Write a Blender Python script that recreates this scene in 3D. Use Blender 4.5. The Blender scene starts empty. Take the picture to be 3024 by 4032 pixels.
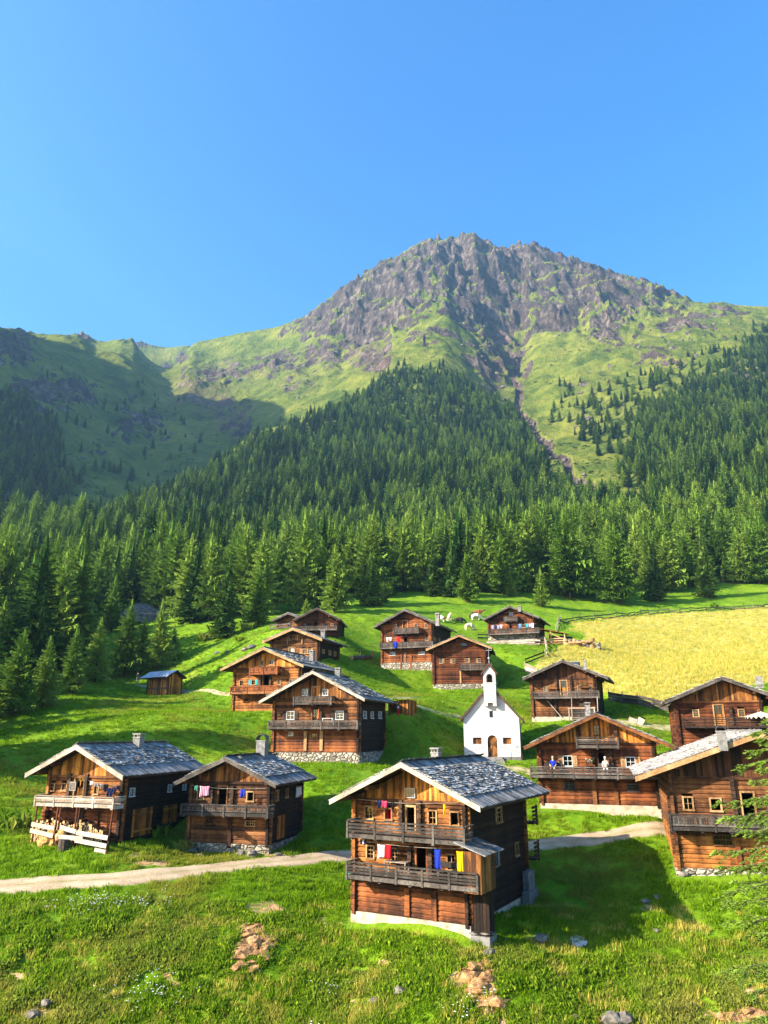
import bpy, math, random
import numpy as np
from mathutils import Vector, Matrix
random.seed(7)
RNG = np.random.default_rng(11)
SC = bpy.context.scene
COL = SC.collection
# ------------------------------------------------------------------ camera
IW, IH = 3024.0, 4032.0
FPX = 26.0 / 36.0 * IH
CX, CY = IW / 2, IH / 2
HOR = 2880.0
TH = math.atan((HOR - CY) / FPX)
CT, ST = math.cos(TH), math.sin(TH)
K = 3024.0 / 1659.0            # the coarse reading scale of the photograph
cam = bpy.data.cameras.new('camera')
camo = bpy.data.objects.new('camera', cam); COL.objects.link(camo)
cam.sensor_fit = 'VERTICAL'; cam.sensor_height = 36.0; cam.lens = 26.0
cam.clip_start = 0.3; cam.clip_end = 20000
camo.rotation_euler = (math.pi / 2 + TH, 0, 0)
SC.camera = camo

def us(px, py):                # bearing (x/y) and rise (z/y) of a picture point, source pixels
    xc = (np.asarray(px, float) - CX) / FPX; yc = (CY - np.asarray(py, float)) / FPX
    dy = CT - yc * ST
    return xc / dy, (ST + yc * CT) / dy
def proj(x, y, z):
    fw = y * CT + z * ST; up = -y * ST + z * CT
    return CX + FPX * x / fw, CY - FPX * up / fw
def at(px, py, D):
    u, s = us(px, py)
    return Vector((float(u) * D, D, float(s) * D))

# ------------------------------------------------------------------ noise
def _hash(i, j, seed):
    h = (i.astype(np.int64) * 374761393 + j.astype(np.int64) * 668265263 + seed * 974711) & 0xFFFFFFFF
    h = ((h ^ (h >> 13)) * 1274126177) & 0xFFFFFFFF
    return ((h ^ (h >> 16)) & 0xFFFF) / 65536.0
def pn(x, y, seed=0):
    x = np.asarray(x, float); y = np.asarray(y, float)
    i = np.floor(x); j = np.floor(y); fx = x - i; fy = y - j
    wx = fx * fx * fx * (fx * (fx * 6 - 15) + 10); wy = fy * fy * fy * (fy * (fy * 6 - 15) + 10)
    def g(a, b, dx, dy):
        t = _hash(a, b, seed) * 2 * np.pi
        return np.cos(t) * dx + np.sin(t) * dy
    n00 = g(i, j, fx, fy); n10 = g(i + 1, j, fx - 1, fy)
    n01 = g(i, j + 1, fx, fy - 1); n11 = g(i + 1, j + 1, fx - 1, fy - 1)
    return 1.45 * ((n00 * (1 - wx) + n10 * wx) * (1 - wy) + (n01 * (1 - wx) + n11 * wx) * wy)
def fbm(x, y, octv=4, seed=0, gain=0.5):
    a = 1.0; t = 0; s = 0
    for k in range(octv):
        t = t + a * pn(x, y, seed + k * 17); s += a; a *= gain; x = np.asarray(x) * 2.03 + 3.7; y = np.asarray(y) * 2.03 - 1.3
    return t / s
def ridged(x, y, octv=5, seed=0, gain=0.55):
    a = 1.0; t = 0; s = 0; w = 1.0
    for k in range(octv):
        n = (1 - np.abs(pn(x, y, seed + k * 31))) ** 2 * w
        w = np.clip(n * 1.6, 0, 1)
        t = t + a * n; s += a; a *= gain; x = np.asarray(x) * 2.1 + 5.1; y = np.asarray(y) * 2.1 + 2.3
    return t / s
def sstep(a, b, x):
    t = np.clip((np.asarray(x, float) - a) / (b - a), 0, 1)
    return t * t * (3 - 2 * t)
def inpoly(px, py, poly):
    px = np.asarray(px); py = np.asarray(py)
    r = np.zeros(px.shape, bool); n = len(poly)
    for k in range(n):
        x0, y0 = poly[k]; x1, y1 = poly[(k + 1) % n]
        if y0 == y1: continue
        c = (y0 > py) != (y1 > py)
        r ^= c & (px < (x1 - x0) * (py - y0) / (y1 - y0) + x0)
    return r

# ------------------------------------------------------------------ materials
MATS = {}
class NT:
    def __init__(s, name):
        s.m = bpy.data.materials.new(name); s.m.use_nodes = True
        s.t = s.m.node_tree; s.t.nodes.clear()
        s.out = s.n('ShaderNodeOutputMaterial')
    def n(s, ty, **kw):
        nd = s.t.nodes.new(ty)
        for k, v in kw.items(): setattr(nd, k, v)
        return nd
    def l(s, a, b): s.t.links.new(a, b)
    def set(s, sock, v):
        if isinstance(v, bpy.types.NodeSocket): s.l(v, sock)
        else: sock.default_value = v
    def noise(s, vec, scale, detail=4, rough=0.55, dist=0.0):
        nd = s.n('ShaderNodeTexNoise'); nd.inputs['Scale'].default_value = scale
        nd.inputs['Detail'].default_value = detail; nd.inputs['Roughness'].default_value = rough
        nd.inputs['Distortion'].default_value = dist
        if vec is not None: s.l(vec, nd.inputs['Vector'])
        return nd.outputs['Fac']
    def coord(s, kind='Object', scale=(1, 1, 1)):
        tc = s.n('ShaderNodeTexCoord'); mp = s.n('ShaderNodeMapping')
        mp.inputs['Scale'].default_value = scale
        s.l(tc.outputs[kind], mp.inputs['Vector']); return mp.outputs['Vector']
    def pos(s, scale=(1, 1, 1)):
        g = s.n('ShaderNodeNewGeometry'); mp = s.n('ShaderNodeMapping')
        mp.inputs['Scale'].default_value = scale
        s.l(g.outputs['Position'], mp.inputs['Vector']); return mp.outputs['Vector']
    def attr(s, name):
        a = s.n('ShaderNodeAttribute'); a.attribute_name = name; return a.outputs['Fac']
    def math(s, op, a, b=0.0, c=0.0, clamp=False):
        m = s.n('ShaderNodeMath', operation=op); m.use_clamp = clamp
        for k, v in enumerate((a, b, c)): s.set(m.inputs[k], v)
        return m.outputs[0]
    def mix(s, f, a, b, mode='MIX'):
        m = s.n('ShaderNodeMix', data_type='RGBA', blend_type=mode)
        s.set(m.inputs['Factor'], f)
        s.set(m.inputs['A'], a if isinstance(a, bpy.types.NodeSocket) else (*a, 1))
        s.set(m.inputs['B'], b if isinstance(b, bpy.types.NodeSocket) else (*b, 1))
        return m.outputs['Result']
    def ramp(s, f, stops):
        r = s.n('ShaderNodeValToRGB'); e = r.color_ramp.elements
        while len(e) > 1: e.remove(e[-1])
        for k, (p, c) in enumerate(stops):
            el = e[0] if k == 0 else e.new(p)
            el.position = p; el.color = (*c, 1) if len(c) == 3 else c
        s.set(r.inputs[0], f); return r.outputs[0]
    def range(s, f, a, b, c=0.0, d=1.0):
        r = s.n('ShaderNodeMapRange'); s.set(r.inputs[0], f)
        for k, v in enumerate((a, b, c, d)): r.inputs[k + 1].default_value = v
        return r.outputs[0]
    def bump(s, h, strength=0.4, dist=0.05):
        b = s.n('ShaderNodeBump'); b.inputs['Strength'].default_value = strength
        b.inputs['Distance'].default_value = dist; s.l(h, b.inputs['Height']); return b.outputs[0]
    def bsdf(s, color, rough=0.8, normal=None, spec=0.3, metal=0.0):
        p = s.n('ShaderNodeBsdfPrincipled'); s.set(p.inputs['Base Color'], color if isinstance(color, bpy.types.NodeSocket) else (*color, 1))
        s.set(p.inputs['Roughness'], rough); p.inputs['Specular IOR Level'].default_value = spec
        p.inputs['Metallic'].default_value = metal
        if normal is not None: s.l(normal, p.inputs['Normal'])
        s.l(p.outputs[0], s.out.inputs['Surface']); return p

def mat_wood(name, dark, mid, light, scale, rough=0.8, bstr=0.5, spec=0.2):
    n = NT(name); v = n.coord('Object', scale)
    a = n.noise(v, 2.2, 5, 0.6, 0.4); big = n.noise(n.coord('Object', (1.3, 1.3, .5)), 0.75, 5, .65)
    f = n.math('MULTIPLY_ADD', a, 0.75, n.math('MULTIPLY_ADD', n.attr('tone'), 0.55, n.math('MULTIPLY_ADD', big, 1.15, -0.66)))
    c = n.ramp(f, [(0.12, dark), (0.42, mid), (0.78, light)])
    knots = n.noise(n.coord('Object', (3, 3, 9)), 1.7, 2)
    c = n.mix(n.range(knots, 0.64, 0.72, 0, 0.6), c, dark)
    n.bsdf(c, rough, n.bump(a, bstr, 0.03), spec); MATS[name] = n.m; return n.m
H3 = (1, 1, 11); V3 = (11, 11, 1)
mat_wood('log_orange', (0.0439, 0.0160, 0.0052), (0.3161, 0.1134, 0.0237), (0.5621, 0.2603, 0.0703), H3)
mat_wood('log_red', (0.0301, 0.0105, 0.0045), (0.1948, 0.0585, 0.0163), (0.3896, 0.1462, 0.0460), H3)
mat_wood('log_brown', (0.0265, 0.0112, 0.0052), (0.1655, 0.0633, 0.0200), (0.3474, 0.1583, 0.0555), H3)
mat_wood('log_dark', (0.0184, 0.0065, 0.0030), (0.1058, 0.0294, 0.0091), (0.2484, 0.0816, 0.0258), H3)
mat_wood('log_shaded', (.007, .004, .0025), (.022, .010, .005), (.055, .026, .012), H3)  # blackened logs, with the shade of the right walls put into the colour
mat_wood('board_orange', (0.0927, 0.0337, 0.0078), (0.4736, 0.1732, 0.0250), (0.7619, 0.3463, 0.0741), V3)
mat_wood('board_brown', (0.0428, 0.0166, 0.0061), (0.2375, 0.0918, 0.0213), (0.4560, 0.2141, 0.0608), V3)
mat_wood('board_dark', (0.0160, 0.0072, 0.0040), (0.0760, 0.0272, 0.0088), (0.1600, 0.0656, 0.0216), V3)
mat_wood('wood_grey', (0.0231, 0.0191, 0.0158), (0.0891, 0.0739, 0.0607), (0.2112, 0.1848, 0.1551), (4, 4, 4))
mat_wood('wood_dark', (.020, .012, .008), (.060, .035, .020), (.13, .08, .045), (4, 4, 4))
mat_wood('wood_fresh', (0.1760, 0.0880, 0.0320), (0.3680, 0.2160, 0.0960), (0.5280, 0.3760, 0.2160), (4, 4, 4))
mat_wood('wood_pale', (0.1760, 0.1360, 0.0960), (0.3840, 0.3280, 0.2560), (0.5440, 0.4960, 0.4160), (4, 4, 4))
mat_wood('wood_carved', (0.0510, 0.0136, 0.0043), (0.2210, 0.0638, 0.0153), (0.3570, 0.1275, 0.0340), (4, 4, 4))
mat_wood('roof_board', (0.0723, 0.0680, 0.0638), (0.2210, 0.2125, 0.1997), (0.3910, 0.3782, 0.3570), (9, 2, 2), 0.9, 0.3, 0.08)
mat_wood('roof_light', (0.1275, 0.1173, 0.1062), (0.2465, 0.2295, 0.2125), (0.4080, 0.3867, 0.3655), (9, 2, 2), 0.8, 0.3, 0.15)

def mat_slate():
    n = NT('slate'); t = n.attr('tone'); a = n.noise(n.coord('Object'), 6, 4)
    c = n.ramp(n.math('MULTIPLY_ADD', a, 0.35, n.math('MULTIPLY', t, 0.8)), [(0.05, (.022, .023, .026)), (0.36, (.11, .106, .100)), (0.66, (.29, .28, .262)), (1.0, (.62, .60, .55))])
    n.bsdf(c, 0.72, n.bump(a, 0.4, 0.02), 0.25); MATS['slate'] = n.m
mat_slate()
def mat_stone():
    n = NT('stone_masonry'); v = n.coord('Object', (1.5, 1.5, 2.3))
    d = n.n('ShaderNodeVectorMath', operation='ADD'); n.l(v, d.inputs[0])
    nz = n.n('ShaderNodeTexNoise'); nz.inputs['Scale'].default_value = 2.0; n.l(v, nz.inputs['Vector'])
    sc = n.n('ShaderNodeVectorMath', operation='SCALE'); sc.inputs['Scale'].default_value = 0.35
    n.l(nz.outputs['Color'], sc.inputs[0]); n.l(sc.outputs[0], d.inputs[1])
    vo = n.n('ShaderNodeTexVoronoi', feature='DISTANCE_TO_EDGE'); vo.inputs['Scale'].default_value = 1.5; n.l(d.outputs[0], vo.inputs['Vector'])
    vc = n.n('ShaderNodeTexVoronoi'); vc.inputs['Scale'].default_value = 1.5; n.l(d.outputs[0], vc.inputs['Vector'])
    hs = n.n('ShaderNodeSeparateColor'); n.l(vc.outputs['Color'], hs.inputs[0])
    a = n.noise(v, 9, 4)
    c = n.ramp(n.math('MULTIPLY_ADD', hs.outputs[0], 0.7, n.math('MULTIPLY', a, 0.4)), [(0.1, (.13, .11, .085)), (0.5, (.30, .255, .19)), (0.95, (.52, .46, .36))])
    e = n.range(vo.outputs['Distance'], 0.0, 0.07)
    c = n.mix(e, (.045, .038, .03), c)
    h = n.math('ADD', n.range(vo.outputs['Distance'], 0, 0.16), n.math('MULTIPLY', a, 0.3))
    n.bsdf(c, 0.9, n.bump(h, 0.9, 0.12), 0.2); MATS['stone_masonry'] = n.m
mat_stone()
def mat_noise(name, stops, scale, rough=0.85, bstr=0.3, bd=0.03, spec=0.25, coord='Object', cs=(1, 1, 1)):
    n = NT(name); v = n.coord(coord, cs); a = n.noise(v, scale, 6, 0.6)
    f = n.math('MULTIPLY_ADD', n.attr('tone'), 0.25, a)
    n.bsdf(n.ramp(f, stops), rough, n.bump(a, bstr, bd), spec); MATS[name] = n.m
mat_noise('plaster_cream', [(.3, (.22, .165, .105)), (.5, (.38, .315, .22)), (.75, (.50, .43, .32))], 2.5)
mat_noise('plaster_grey', [(.3, (.08, .075, .068)), (.7, (.20, .19, .175))], 3)
mat_noise('plaster_white', [(.25, (.36, .33, .295)), (.45, (.45, .42, .385)), (.65, (.50, .468, .43))], 1.2, 0.9, 0.15, 0.02)
mat_noise('chimney_stone', [(.3, (.075, .07, .065)), (.5, (.165, .157, .145)), (.75, (.27, .255, .235))], 5)
mat_noise('rock', [(.3, (.055, .047, .038)), (.5, (.135, .118, .096)), (.75, (.27, .24, .20))], 3, 0.9, 0.6, 0.08)
mat_noise('metal_dark', [(.3, (.02, .02, .022)), (.7, (.05, .05, .055))], 4, 0.45, 0.1, 0.01, 0.5)
mat_noise('metal_grey', [(.3, (.18, .19, .20)), (.7, (.33, .34, .35))], 4, 0.4, 0.1, 0.01, 0.5)
mat_noise('tin_roof', [(.3, (.20, .215, .24)), (.5, (.34, .36, .40)), (.7, (.52, .54, .58))], 1.4, 0.42, 0.1, 0.01, 0.5, 'Object', (6, 1, 1))
mat_noise('slate_dark', [(.3, (.022, .026, .034)), (.7, (.055, .062, .075))], 5, 0.5, 0.3, 0.02, 0.5)
mat_noise('trim_brown', [(.3, (.06, .025, .015)), (.7, (.11, .05, .03))], 5)
mat_noise('solar_cell', [(.3, (.006, .008, .016)), (.7, (.014, .018, .035))], 30, 0.15, 0.0, 0.001, 0.6)
mat_noise('white_paint', [(.3, (.42, .42, .40)), (.7, (.55, .55, .53))], 4, 0.6, 0.1)
mat_noise('wood_chips', [(.3, (.14, .055, .015)), (.5, (.42, .20, .06)), (.72, (.62, .36, .14))], 9, 0.9, 0.9, 0.05)
mat_noise('log_end', [(.3, (.20, .10, .04)), (.5, (.45, .27, .11)), (.75, (.66, .46, .25))], 12, 0.9, 0.5, 0.03)
mat_noise('bark', [(.3, (.035, .024, .017)), (.5, (.09, .065, .048)), (.75, (.19, .15, .12))], 4, 0.95, 0.9, 0.06, 0.1, 'Object', (4, 4, 1))
mat_noise('skin', [(.3, (.50, .28, .20)), (.7, (.62, .38, .28))], 10, 0.6, 0.05)
mat_noise('hide_cream', [(.35, (.52, .40, .26)), (.65, (.72, .63, .48))], 1.5)
mat_noise('hide_white', [(.35, (.62, .58, .52)), (.65, (.80, .77, .72))], 1.5)
mat_noise('hide_brown', [(.42, (.14, .045, .018)), (.62, (.24, .085, .035))], 1.5)
mat_noise('hide_dark', [(.35, (.018, .012, .010)), (.65, (.055, .035, .025))], 1.5)
def cloth(name, c1, stripe=None):
    n = NT(name); v = n.coord('Object'); a = n.noise(v, 3, 3)
    d = tuple(x * 0.75 for x in c1)
    c = n.mix(a, d, c1)
    if stripe:
        w = n.n('ShaderNodeTexWave'); w.inputs['Scale'].default_value = 2.6; n.l(v, w.inputs['Vector'])
        c = n.mix(n.range(w.outputs['Fac'], .45, .55), c, stripe)
    p = n.n('ShaderNodeBsdfDiffuse'); n.set(p.inputs[0], c); t = n.n('ShaderNodeBsdfTranslucent'); n.set(t.inputs[0], c)
    m = n.n('ShaderNodeMixShader'); m.inputs[0].default_value = 0.25
    n.l(p.outputs[0], m.inputs[1]); n.l(t.outputs[0], m.inputs[2]); n.l(m.outputs[0], n.out.inputs[0]); MATS[name] = n.m
for nm, c, st in (('cloth_white', (.78, .76, .74), None), ('cloth_red', (.62, .02, .03), None), ('cloth_blue', (.02, .05, .45), None), ('cloth_yellow', (.80, .52, .01), None),
               ('cloth_pink', (.60, .05, .12), None), ('cloth_black', (.018, .018, .025), None), ('cloth_navy', (.02, .03, .09), None), ('cloth_teal', (.05, .42, .45), None),
               ('cloth_sky', (.16, .34, .68), None), ('cloth_green', (.08, .34, .24), None), ('cloth_grey', (.22, .23, .24), None), ('cloth_lilac', (.42, .40, .66), None),
               ('cloth_stripe', (.36, .05, .16), (.62, .45, .50)), ('cloth_bluestripe', (.04, .06, .22), (.50, .50, .58)), ('cloth_orange', (.60, .17, .05), None), ('cloth_beige', (.60, .55, .46), None),
               ('hair_light', (.50, .42, .34), None), ('hair_dark', (.04, .025, .018), None), ('petal_pink', (.70, .12, .22), None), ('petal_white', (.80, .80, .78), None)):
    cloth(nm, c, st)
def mat_glass():
    n = NT('window_glass'); g = n.n('ShaderNodeBsdfGlossy'); g.inputs['Roughness'].default_value = 0.06; g.inputs['Color'].default_value = (.9, .92, .95, 1)
    t = n.n('ShaderNodeBsdfTransparent'); t.inputs['Color'].default_value = (.35, .37, .37, 1)
    m = n.n('ShaderNodeMixShader'); m.inputs[0].default_value = 0.05
    n.l(t.outputs[0], m.inputs[1]); n.l(g.outputs[0], m.inputs[2]); n.l(m.outputs[0], n.out.inputs[0]); MATS['window_glass'] = n.m
mat_glass()
def mat_leaf(name, dark, light, var=0.35, trans=0.3, yellow=None):
    n = NT(name); oi = n.n('ShaderNodeObjectInfo'); r = oi.outputs['Random']
    a = n.noise(n.coord('Object'), 0.9, 3)
    f = n.math('MULTIPLY_ADD', a, 0.7, n.math('MULTIPLY_ADD', r, var * 2, -var + 0.15), clamp=True)
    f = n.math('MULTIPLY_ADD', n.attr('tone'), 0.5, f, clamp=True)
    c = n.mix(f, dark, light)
    if yellow: c = n.mix(n.range(n.noise(n.pos(), 0.13, 3), 0.48, 0.64), c, yellow)
    p = n.n('ShaderNodeBsdfDiffuse'); n.set(p.inputs[0], c); t = n.n('ShaderNodeBsdfTranslucent'); n.set(t.inputs[0], c)
    m = n.n('ShaderNodeMixShader'); m.inputs[0].default_value = trans
    n.l(p.outputs[0], m.inputs[1]); n.l(t.outputs[0], m.inputs[2]); n.l(m.outputs[0], n.out.inputs[0]); MATS[name] = n.m
mat_leaf('needles_spruce', (.018, .052, .012), (.110, .180, .030), .5, .12)
mat_leaf('needles_larch', (.085, .175, .020), (.265, .37, .055), .35, .16)
mat_leaf('grass_blades', (.075, .175, .004), (.25, .39, .014), 0.45, 0.5, (.27, .28, .035))
mat_leaf('weed_leaves', (.070, .170, .008), (.34, .45, .030), 0.45, 0.5, (.34, .31, .07))
mat_leaf('hay_blades', (.30, .33, .04), (.70, .53, .12), 0.4, 0.4)

# ------------------------------------------------------------------ mesh building
class MB:
    def __init__(s): s.v = []; s.f = []; s.m = []; s.t = []
    def add(s, vs, fs, mi=0, tone=None):
        o = len(s.v); s.v.extend(vs)
        t = random.uniform(-0.35, 0.35) if tone is None else tone
        for f in fs: s.f.append([o + i for i in f]); s.m.append(mi); s.t.append(t)
    def box(s, x0, x1, y0, y1, z0, z1, mi=0, tone=None):
        if x0 > x1: x0, x1 = x1, x0
        if y0 > y1: y0, y1 = y1, y0
        if z0 > z1: z0, z1 = z1, z0
        s.add([(x0, y0, z0), (x1, y0, z0), (x1, y1, z0), (x0, y1, z0), (x0, y0, z1), (x1, y0, z1), (x1, y1, z1), (x0, y1, z1)],
              [(0, 3, 2, 1), (4, 5, 6, 7), (0, 1, 5, 4), (1, 2, 6, 5), (2, 3, 7, 6), (3, 0, 4, 7)], mi, tone)
    def beam(s, p0, p1, w, h, mi=0, tone=None, up=(0, 0, 1), w1=None, h1=None):
        p0 = Vector(p0); p1 = Vector(p1); d = (p1 - p0).normalized(); up = Vector(up)
        r = d.cross(up)
        if r.length < 1e-4: r = d.cross(Vector((1, 0, 0)))
        r.normalize(); u = r.cross(d)
        w1 = w if w1 is None else w1; h1 = h if h1 is None else h1
        vs = []
        for p, a, b in ((p0, w, h), (p1, w1, h1)):
            for sx, sz in ((-1, -1), (1, -1), (1, 1), (-1, 1)): vs.append(tuple(p + r * sx * a / 2 + u * sz * b / 2))
        s.add(vs, [(0, 1, 2, 3), (7, 6, 5, 4), (0, 4, 5, 1), (1, 5, 6, 2), (2, 6, 7, 3), (3, 7, 4, 0)], mi, tone)
    def tube(s, p0, p1, r0, r1, n=8, mi=0, tone=None, mi_end=None):
        p0 = Vector(p0); p1 = Vector(p1); d = (p1 - p0).normalized()
        a = d.cross(Vector((0, 0, 1)))
        if a.length < 1e-3: a = d.cross(Vector((1, 0, 0)))
        a.normalize(); b = d.cross(a)
        vs = [tuple(p + (a * math.cos(2 * math.pi * k / n) + b * math.sin(2 * math.pi * k / n)) * r) for p, r in ((p0, r0), (p1, r1)) for k in range(n)]
        t = random.uniform(-.35, .35) if tone is None else tone
        s.add(vs, [(k, (k + 1) % n, n + (k + 1) % n, n + k) for k in range(n)], mi, t)
        o = len(s.v) - 2 * n
        for f in ([o + k for k in range(n - 1, -1, -1)], [o + n + k for k in range(n)]):
            s.f.append(f); s.m.append(mi if mi_end is None else mi_end); s.t.append(t)
    def prism(s, pts, vec, mi=0, tone=None):
        n = len(pts); vec = Vector(vec)
        vs = [tuple(p) for p in pts] + [tuple(Vector(p) + vec) for p in pts]
        s.add(vs, [tuple(range(n - 1, -1, -1)), tuple(range(n, 2 * n))] + [(k, (k + 1) % n, n + (k + 1) % n, n + k) for k in range(n)], mi, tone)
    def blob(s, c, r, mi=0, tone=None, seed=0, rough=0.25):
        t = (1 + 5 ** .5) / 2
        V = [Vector(q).normalized() for q in ((-1, t, 0), (1, t, 0), (-1, -t, 0), (1, -t, 0), (0, -1, t), (0, 1, t), (0, -1, -t), (0, 1, -t), (t, 0, -1), (t, 0, 1), (-t, 0, -1), (-t, 0, 1))]
        F = [(0, 11, 5), (0, 5, 1), (0, 1, 7), (0, 7, 10), (0, 10, 11), (1, 5, 9), (5, 11, 4), (11, 10, 2), (10, 7, 6), (7, 1, 8), (3, 9, 4), (3, 4, 2), (3, 2, 6), (3, 6, 8), (3, 8, 9), (4, 9, 5), (2, 4, 11), (6, 2, 10), (8, 6, 7), (9, 8, 1)]
        mid = {}; F2 = []
        def md(a, b):
            k = (min(a, b), max(a, b))
            if k not in mid: mid[k] = len(V); V.append(((V[a] + V[b]) / 2).normalized())
            return mid[k]
        for a, b, c2 in F:
            x, y, z = md(a, b), md(b, c2), md(c2, a); F2 += [(a, x, z), (b, y, x), (c2, z, y), (x, y, z)]
        rr = random.Random(seed)
        s.add([(c[0] + q.x * r[0] * (1 + rr.uniform(-rough, rough)), c[1] + q.y * r[1] * (1 + rr.uniform(-rough, rough)), c[2] + q.z * r[2] * (1 + rr.uniform(-rough, rough))) for q in V], F2, mi, tone)
    def mesh(s, name, mats, smooth=False):
        me = bpy.data.meshes.new(name); me.from_pydata(s.v, [], s.f)
        for m in mats: me.materials.append(MATS[m] if isinstance(m, str) else m)
        n = len(me.polygons)
        me.polygons.foreach_set('material_index', np.array(s.m, dtype=np.int32))
        a = me.attributes.new('tone', 'FLOAT', 'FACE'); a.data.foreach_set('value', np.array(s.t, dtype=np.float32))
        if smooth: me.polygons.foreach_set('use_smooth', np.ones(n, bool))
        me.update(); return me
    def build(s, name, mats, parent=None, smooth=False):
        if isinstance(mats, str): mats = [mats]
        o = bpy.data.objects.new(name, s.mesh(name, mats, smooth)); COL.objects.link(o)
        if parent is not None: o.parent = parent
        return o
def tag(o, label=None, cat=None, group=None, kind=None):
    if label: o['label'] = label
    if cat: o['category'] = cat
    if group: o['group'] = group
    if kind: o['kind'] = kind
    return o
def empty(name, loc, label, cat, rz=0.0, group=None):
    o = bpy.data.objects.new(name, None); COL.objects.link(o); o.location = loc; o.rotation_euler = (0, 0, rz); o.empty_display_size = 0.5
    return tag(o, label, cat, group)
# ------------------------------------------------------------------ log houses
class House:
    def __init__(s, C, D, yaw, xl, xr, base, apex, tipL, tipR=None, of=1.3, plinth=None, gable=None, back=None, L=None, ob=0.9, split=None):
        s.C = C; a = math.radians(yaw); s.yaw = a; s.of = of; s.ob = ob
        s.ux = Vector((math.cos(a), -math.sin(a), 0)); s.uy = Vector((math.sin(a), math.cos(a), 0))
        bx, by = s.S(base); O = at(bx, by, D); s.O = O
        sl = s._line(s.S((xl, 0))[0], O, s.ux); sr = s._line(s.S((xr, 0))[0], O, s.ux)
        s.W = sr - sl; s.O = O + s.ux * (sl + sr) / 2
        s.zp = s.loc(plinth)[1] if plinth else 0.0
        ax, az = s.loc(apex, of); s.xa = max(-0.5, min(0.5, ax)); s.zr = az
        tx, tz = s.loc(tipL, of); ml = (az - tz) / (ax - tx); s.Sl = s.xa - tx + (ax - s.xa); m = ml
        if tipR:
            qx, qz = s.loc(tipR, of); mr = (az - qz) / (qx - ax); m = (ml + mr) / 2; s.Sr = qx - ax
        else: s.Sr = s.Sl
        s.m = m; s.zu = s.zr - 0.24
        s.zg = s.loc(gable)[1] if gable else None
        s.zs = s.loc(split)[1] if split else None
        if back:
            X = s.xa + s.Sr; P = s.O + s.ux * X + Vector((0, 0, s.zr - m * s.Sr))
            s.L = s._line(s.S((back, 0))[0], P, s.uy) - ob
        else: s.L = L or 10.0
        s.L = max(4.0, s.L)
        s.front_win = []; s.right_win = []; s.left_win = []
    def S(s, p): return (s.C[0] + p[0] * s.C[2], s.C[1] + p[1] * s.C[2])
    def _line(s, px, P, d):      # distance along d from P where the picture column is px
        xc = (px - CX) / FPX
        return (xc * (P.y * CT + P.z * ST) - P.x) / (d.x - xc * (d.y * CT + d.z * ST))
    def ray(s, p):
        u, r = us(*s.S(p)); return Vector((float(u), 1, float(r)))
    def loc(s, p, n=0.0):
        d = s.ray(p); t = (s.O.dot(s.uy) - n) / d.dot(s.uy); q = d * t - s.O
        return q.dot(s.ux), q.z
    def locside(s, p, x):
        d = s.ray(p); t = (s.O.dot(s.ux) + x) / d.dot(s.ux); q = d * t - s.O
        return q.dot(s.uy), q.z
    def world(s, x, y, z): return s.O + s.ux * x + s.uy * y + Vector((0, 0, z))
    def hw(s, z):               # room under the roof at height z (left, right)
        r = (s.zu - z) / s.m
        return max(-s.W / 2, s.xa - r), min(s.W / 2, s.xa + r)
    def zunder(s, x): return s.zu - s.m * abs(x - s.xa)

def FR(h): return lambda a, n, z: (a, -n, z)
def RI(h): return lambda a, n, z: (h.W / 2 + n, a, z)
def LE(h): return lambda a, n, z: (-h.W / 2 - n, a, z)
def BA(h): return lambda a, n, z: (a, h.L + n, z)
def wbox(mb, F, a0, a1, n0, n1, z0, z1, mi=0, tone=None):
    p = F(a0, n0, z0); q = F(a1, n1, z1); mb.box(p[0], q[0], p[1], q[1], p[2], q[2], mi, tone)

def logs(mb, F, rng, z0, z1, opens, lh, mi, ext=0.18, slope=False):
    z = z0
    while z < z1 - 0.04:
        h = min(lh * random.uniform(0.92, 1.1), z1 - z)
        if z1 - z - h < 0.08: h = z1 - z
        zm = z + h / 2; a0, a1 = rng(z + h if slope else zm)
        if a1 - a0 < 0.2: break
        lo, hi = rng(zm); e0 = ext if not slope or lo <= a0 + 1e-6 else 0
        segs = [(a0 - ext, a1 + ext)]
        for (o0, o1, oz0, oz1) in opens:
            if oz0 - 0.02 < zm < oz1 + 0.02:
                ns = []
                for b0, b1 in segs:
                    if o1 <= b0 or o0 >= b1: ns.append((b0, b1)); continue
                    if o0 > b0: ns.append((b0, o0))
                    if o1 < b1: ns.append((o1, b1))
                segs = ns
        t = random.uniform(-.22, .22); j = random.uniform(-.012, .012)
        k = mi(zm) if callable(mi) else mi
        for b0, b1 in segs:
            if b1 - b0 < 0.05: continue
            prof = [(-.16, 0), (-.02, 0), (.03 + j, .25 * h), (.03 + j, .75 * h), (-.02, h), (-.16, h)]
            vs = [F(b, n, z + dz) for b in (b0, b1) for n, dz in prof]
            mb.add(vs, [(0, 1, 2, 3, 4, 5), (11, 10, 9, 8, 7, 6)] + [(i, (i + 1) % 6, 6 + (i + 1) % 6, 6 + i) for i in range(6)], k, t + random.uniform(-.08, .08))
        z += h

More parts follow.
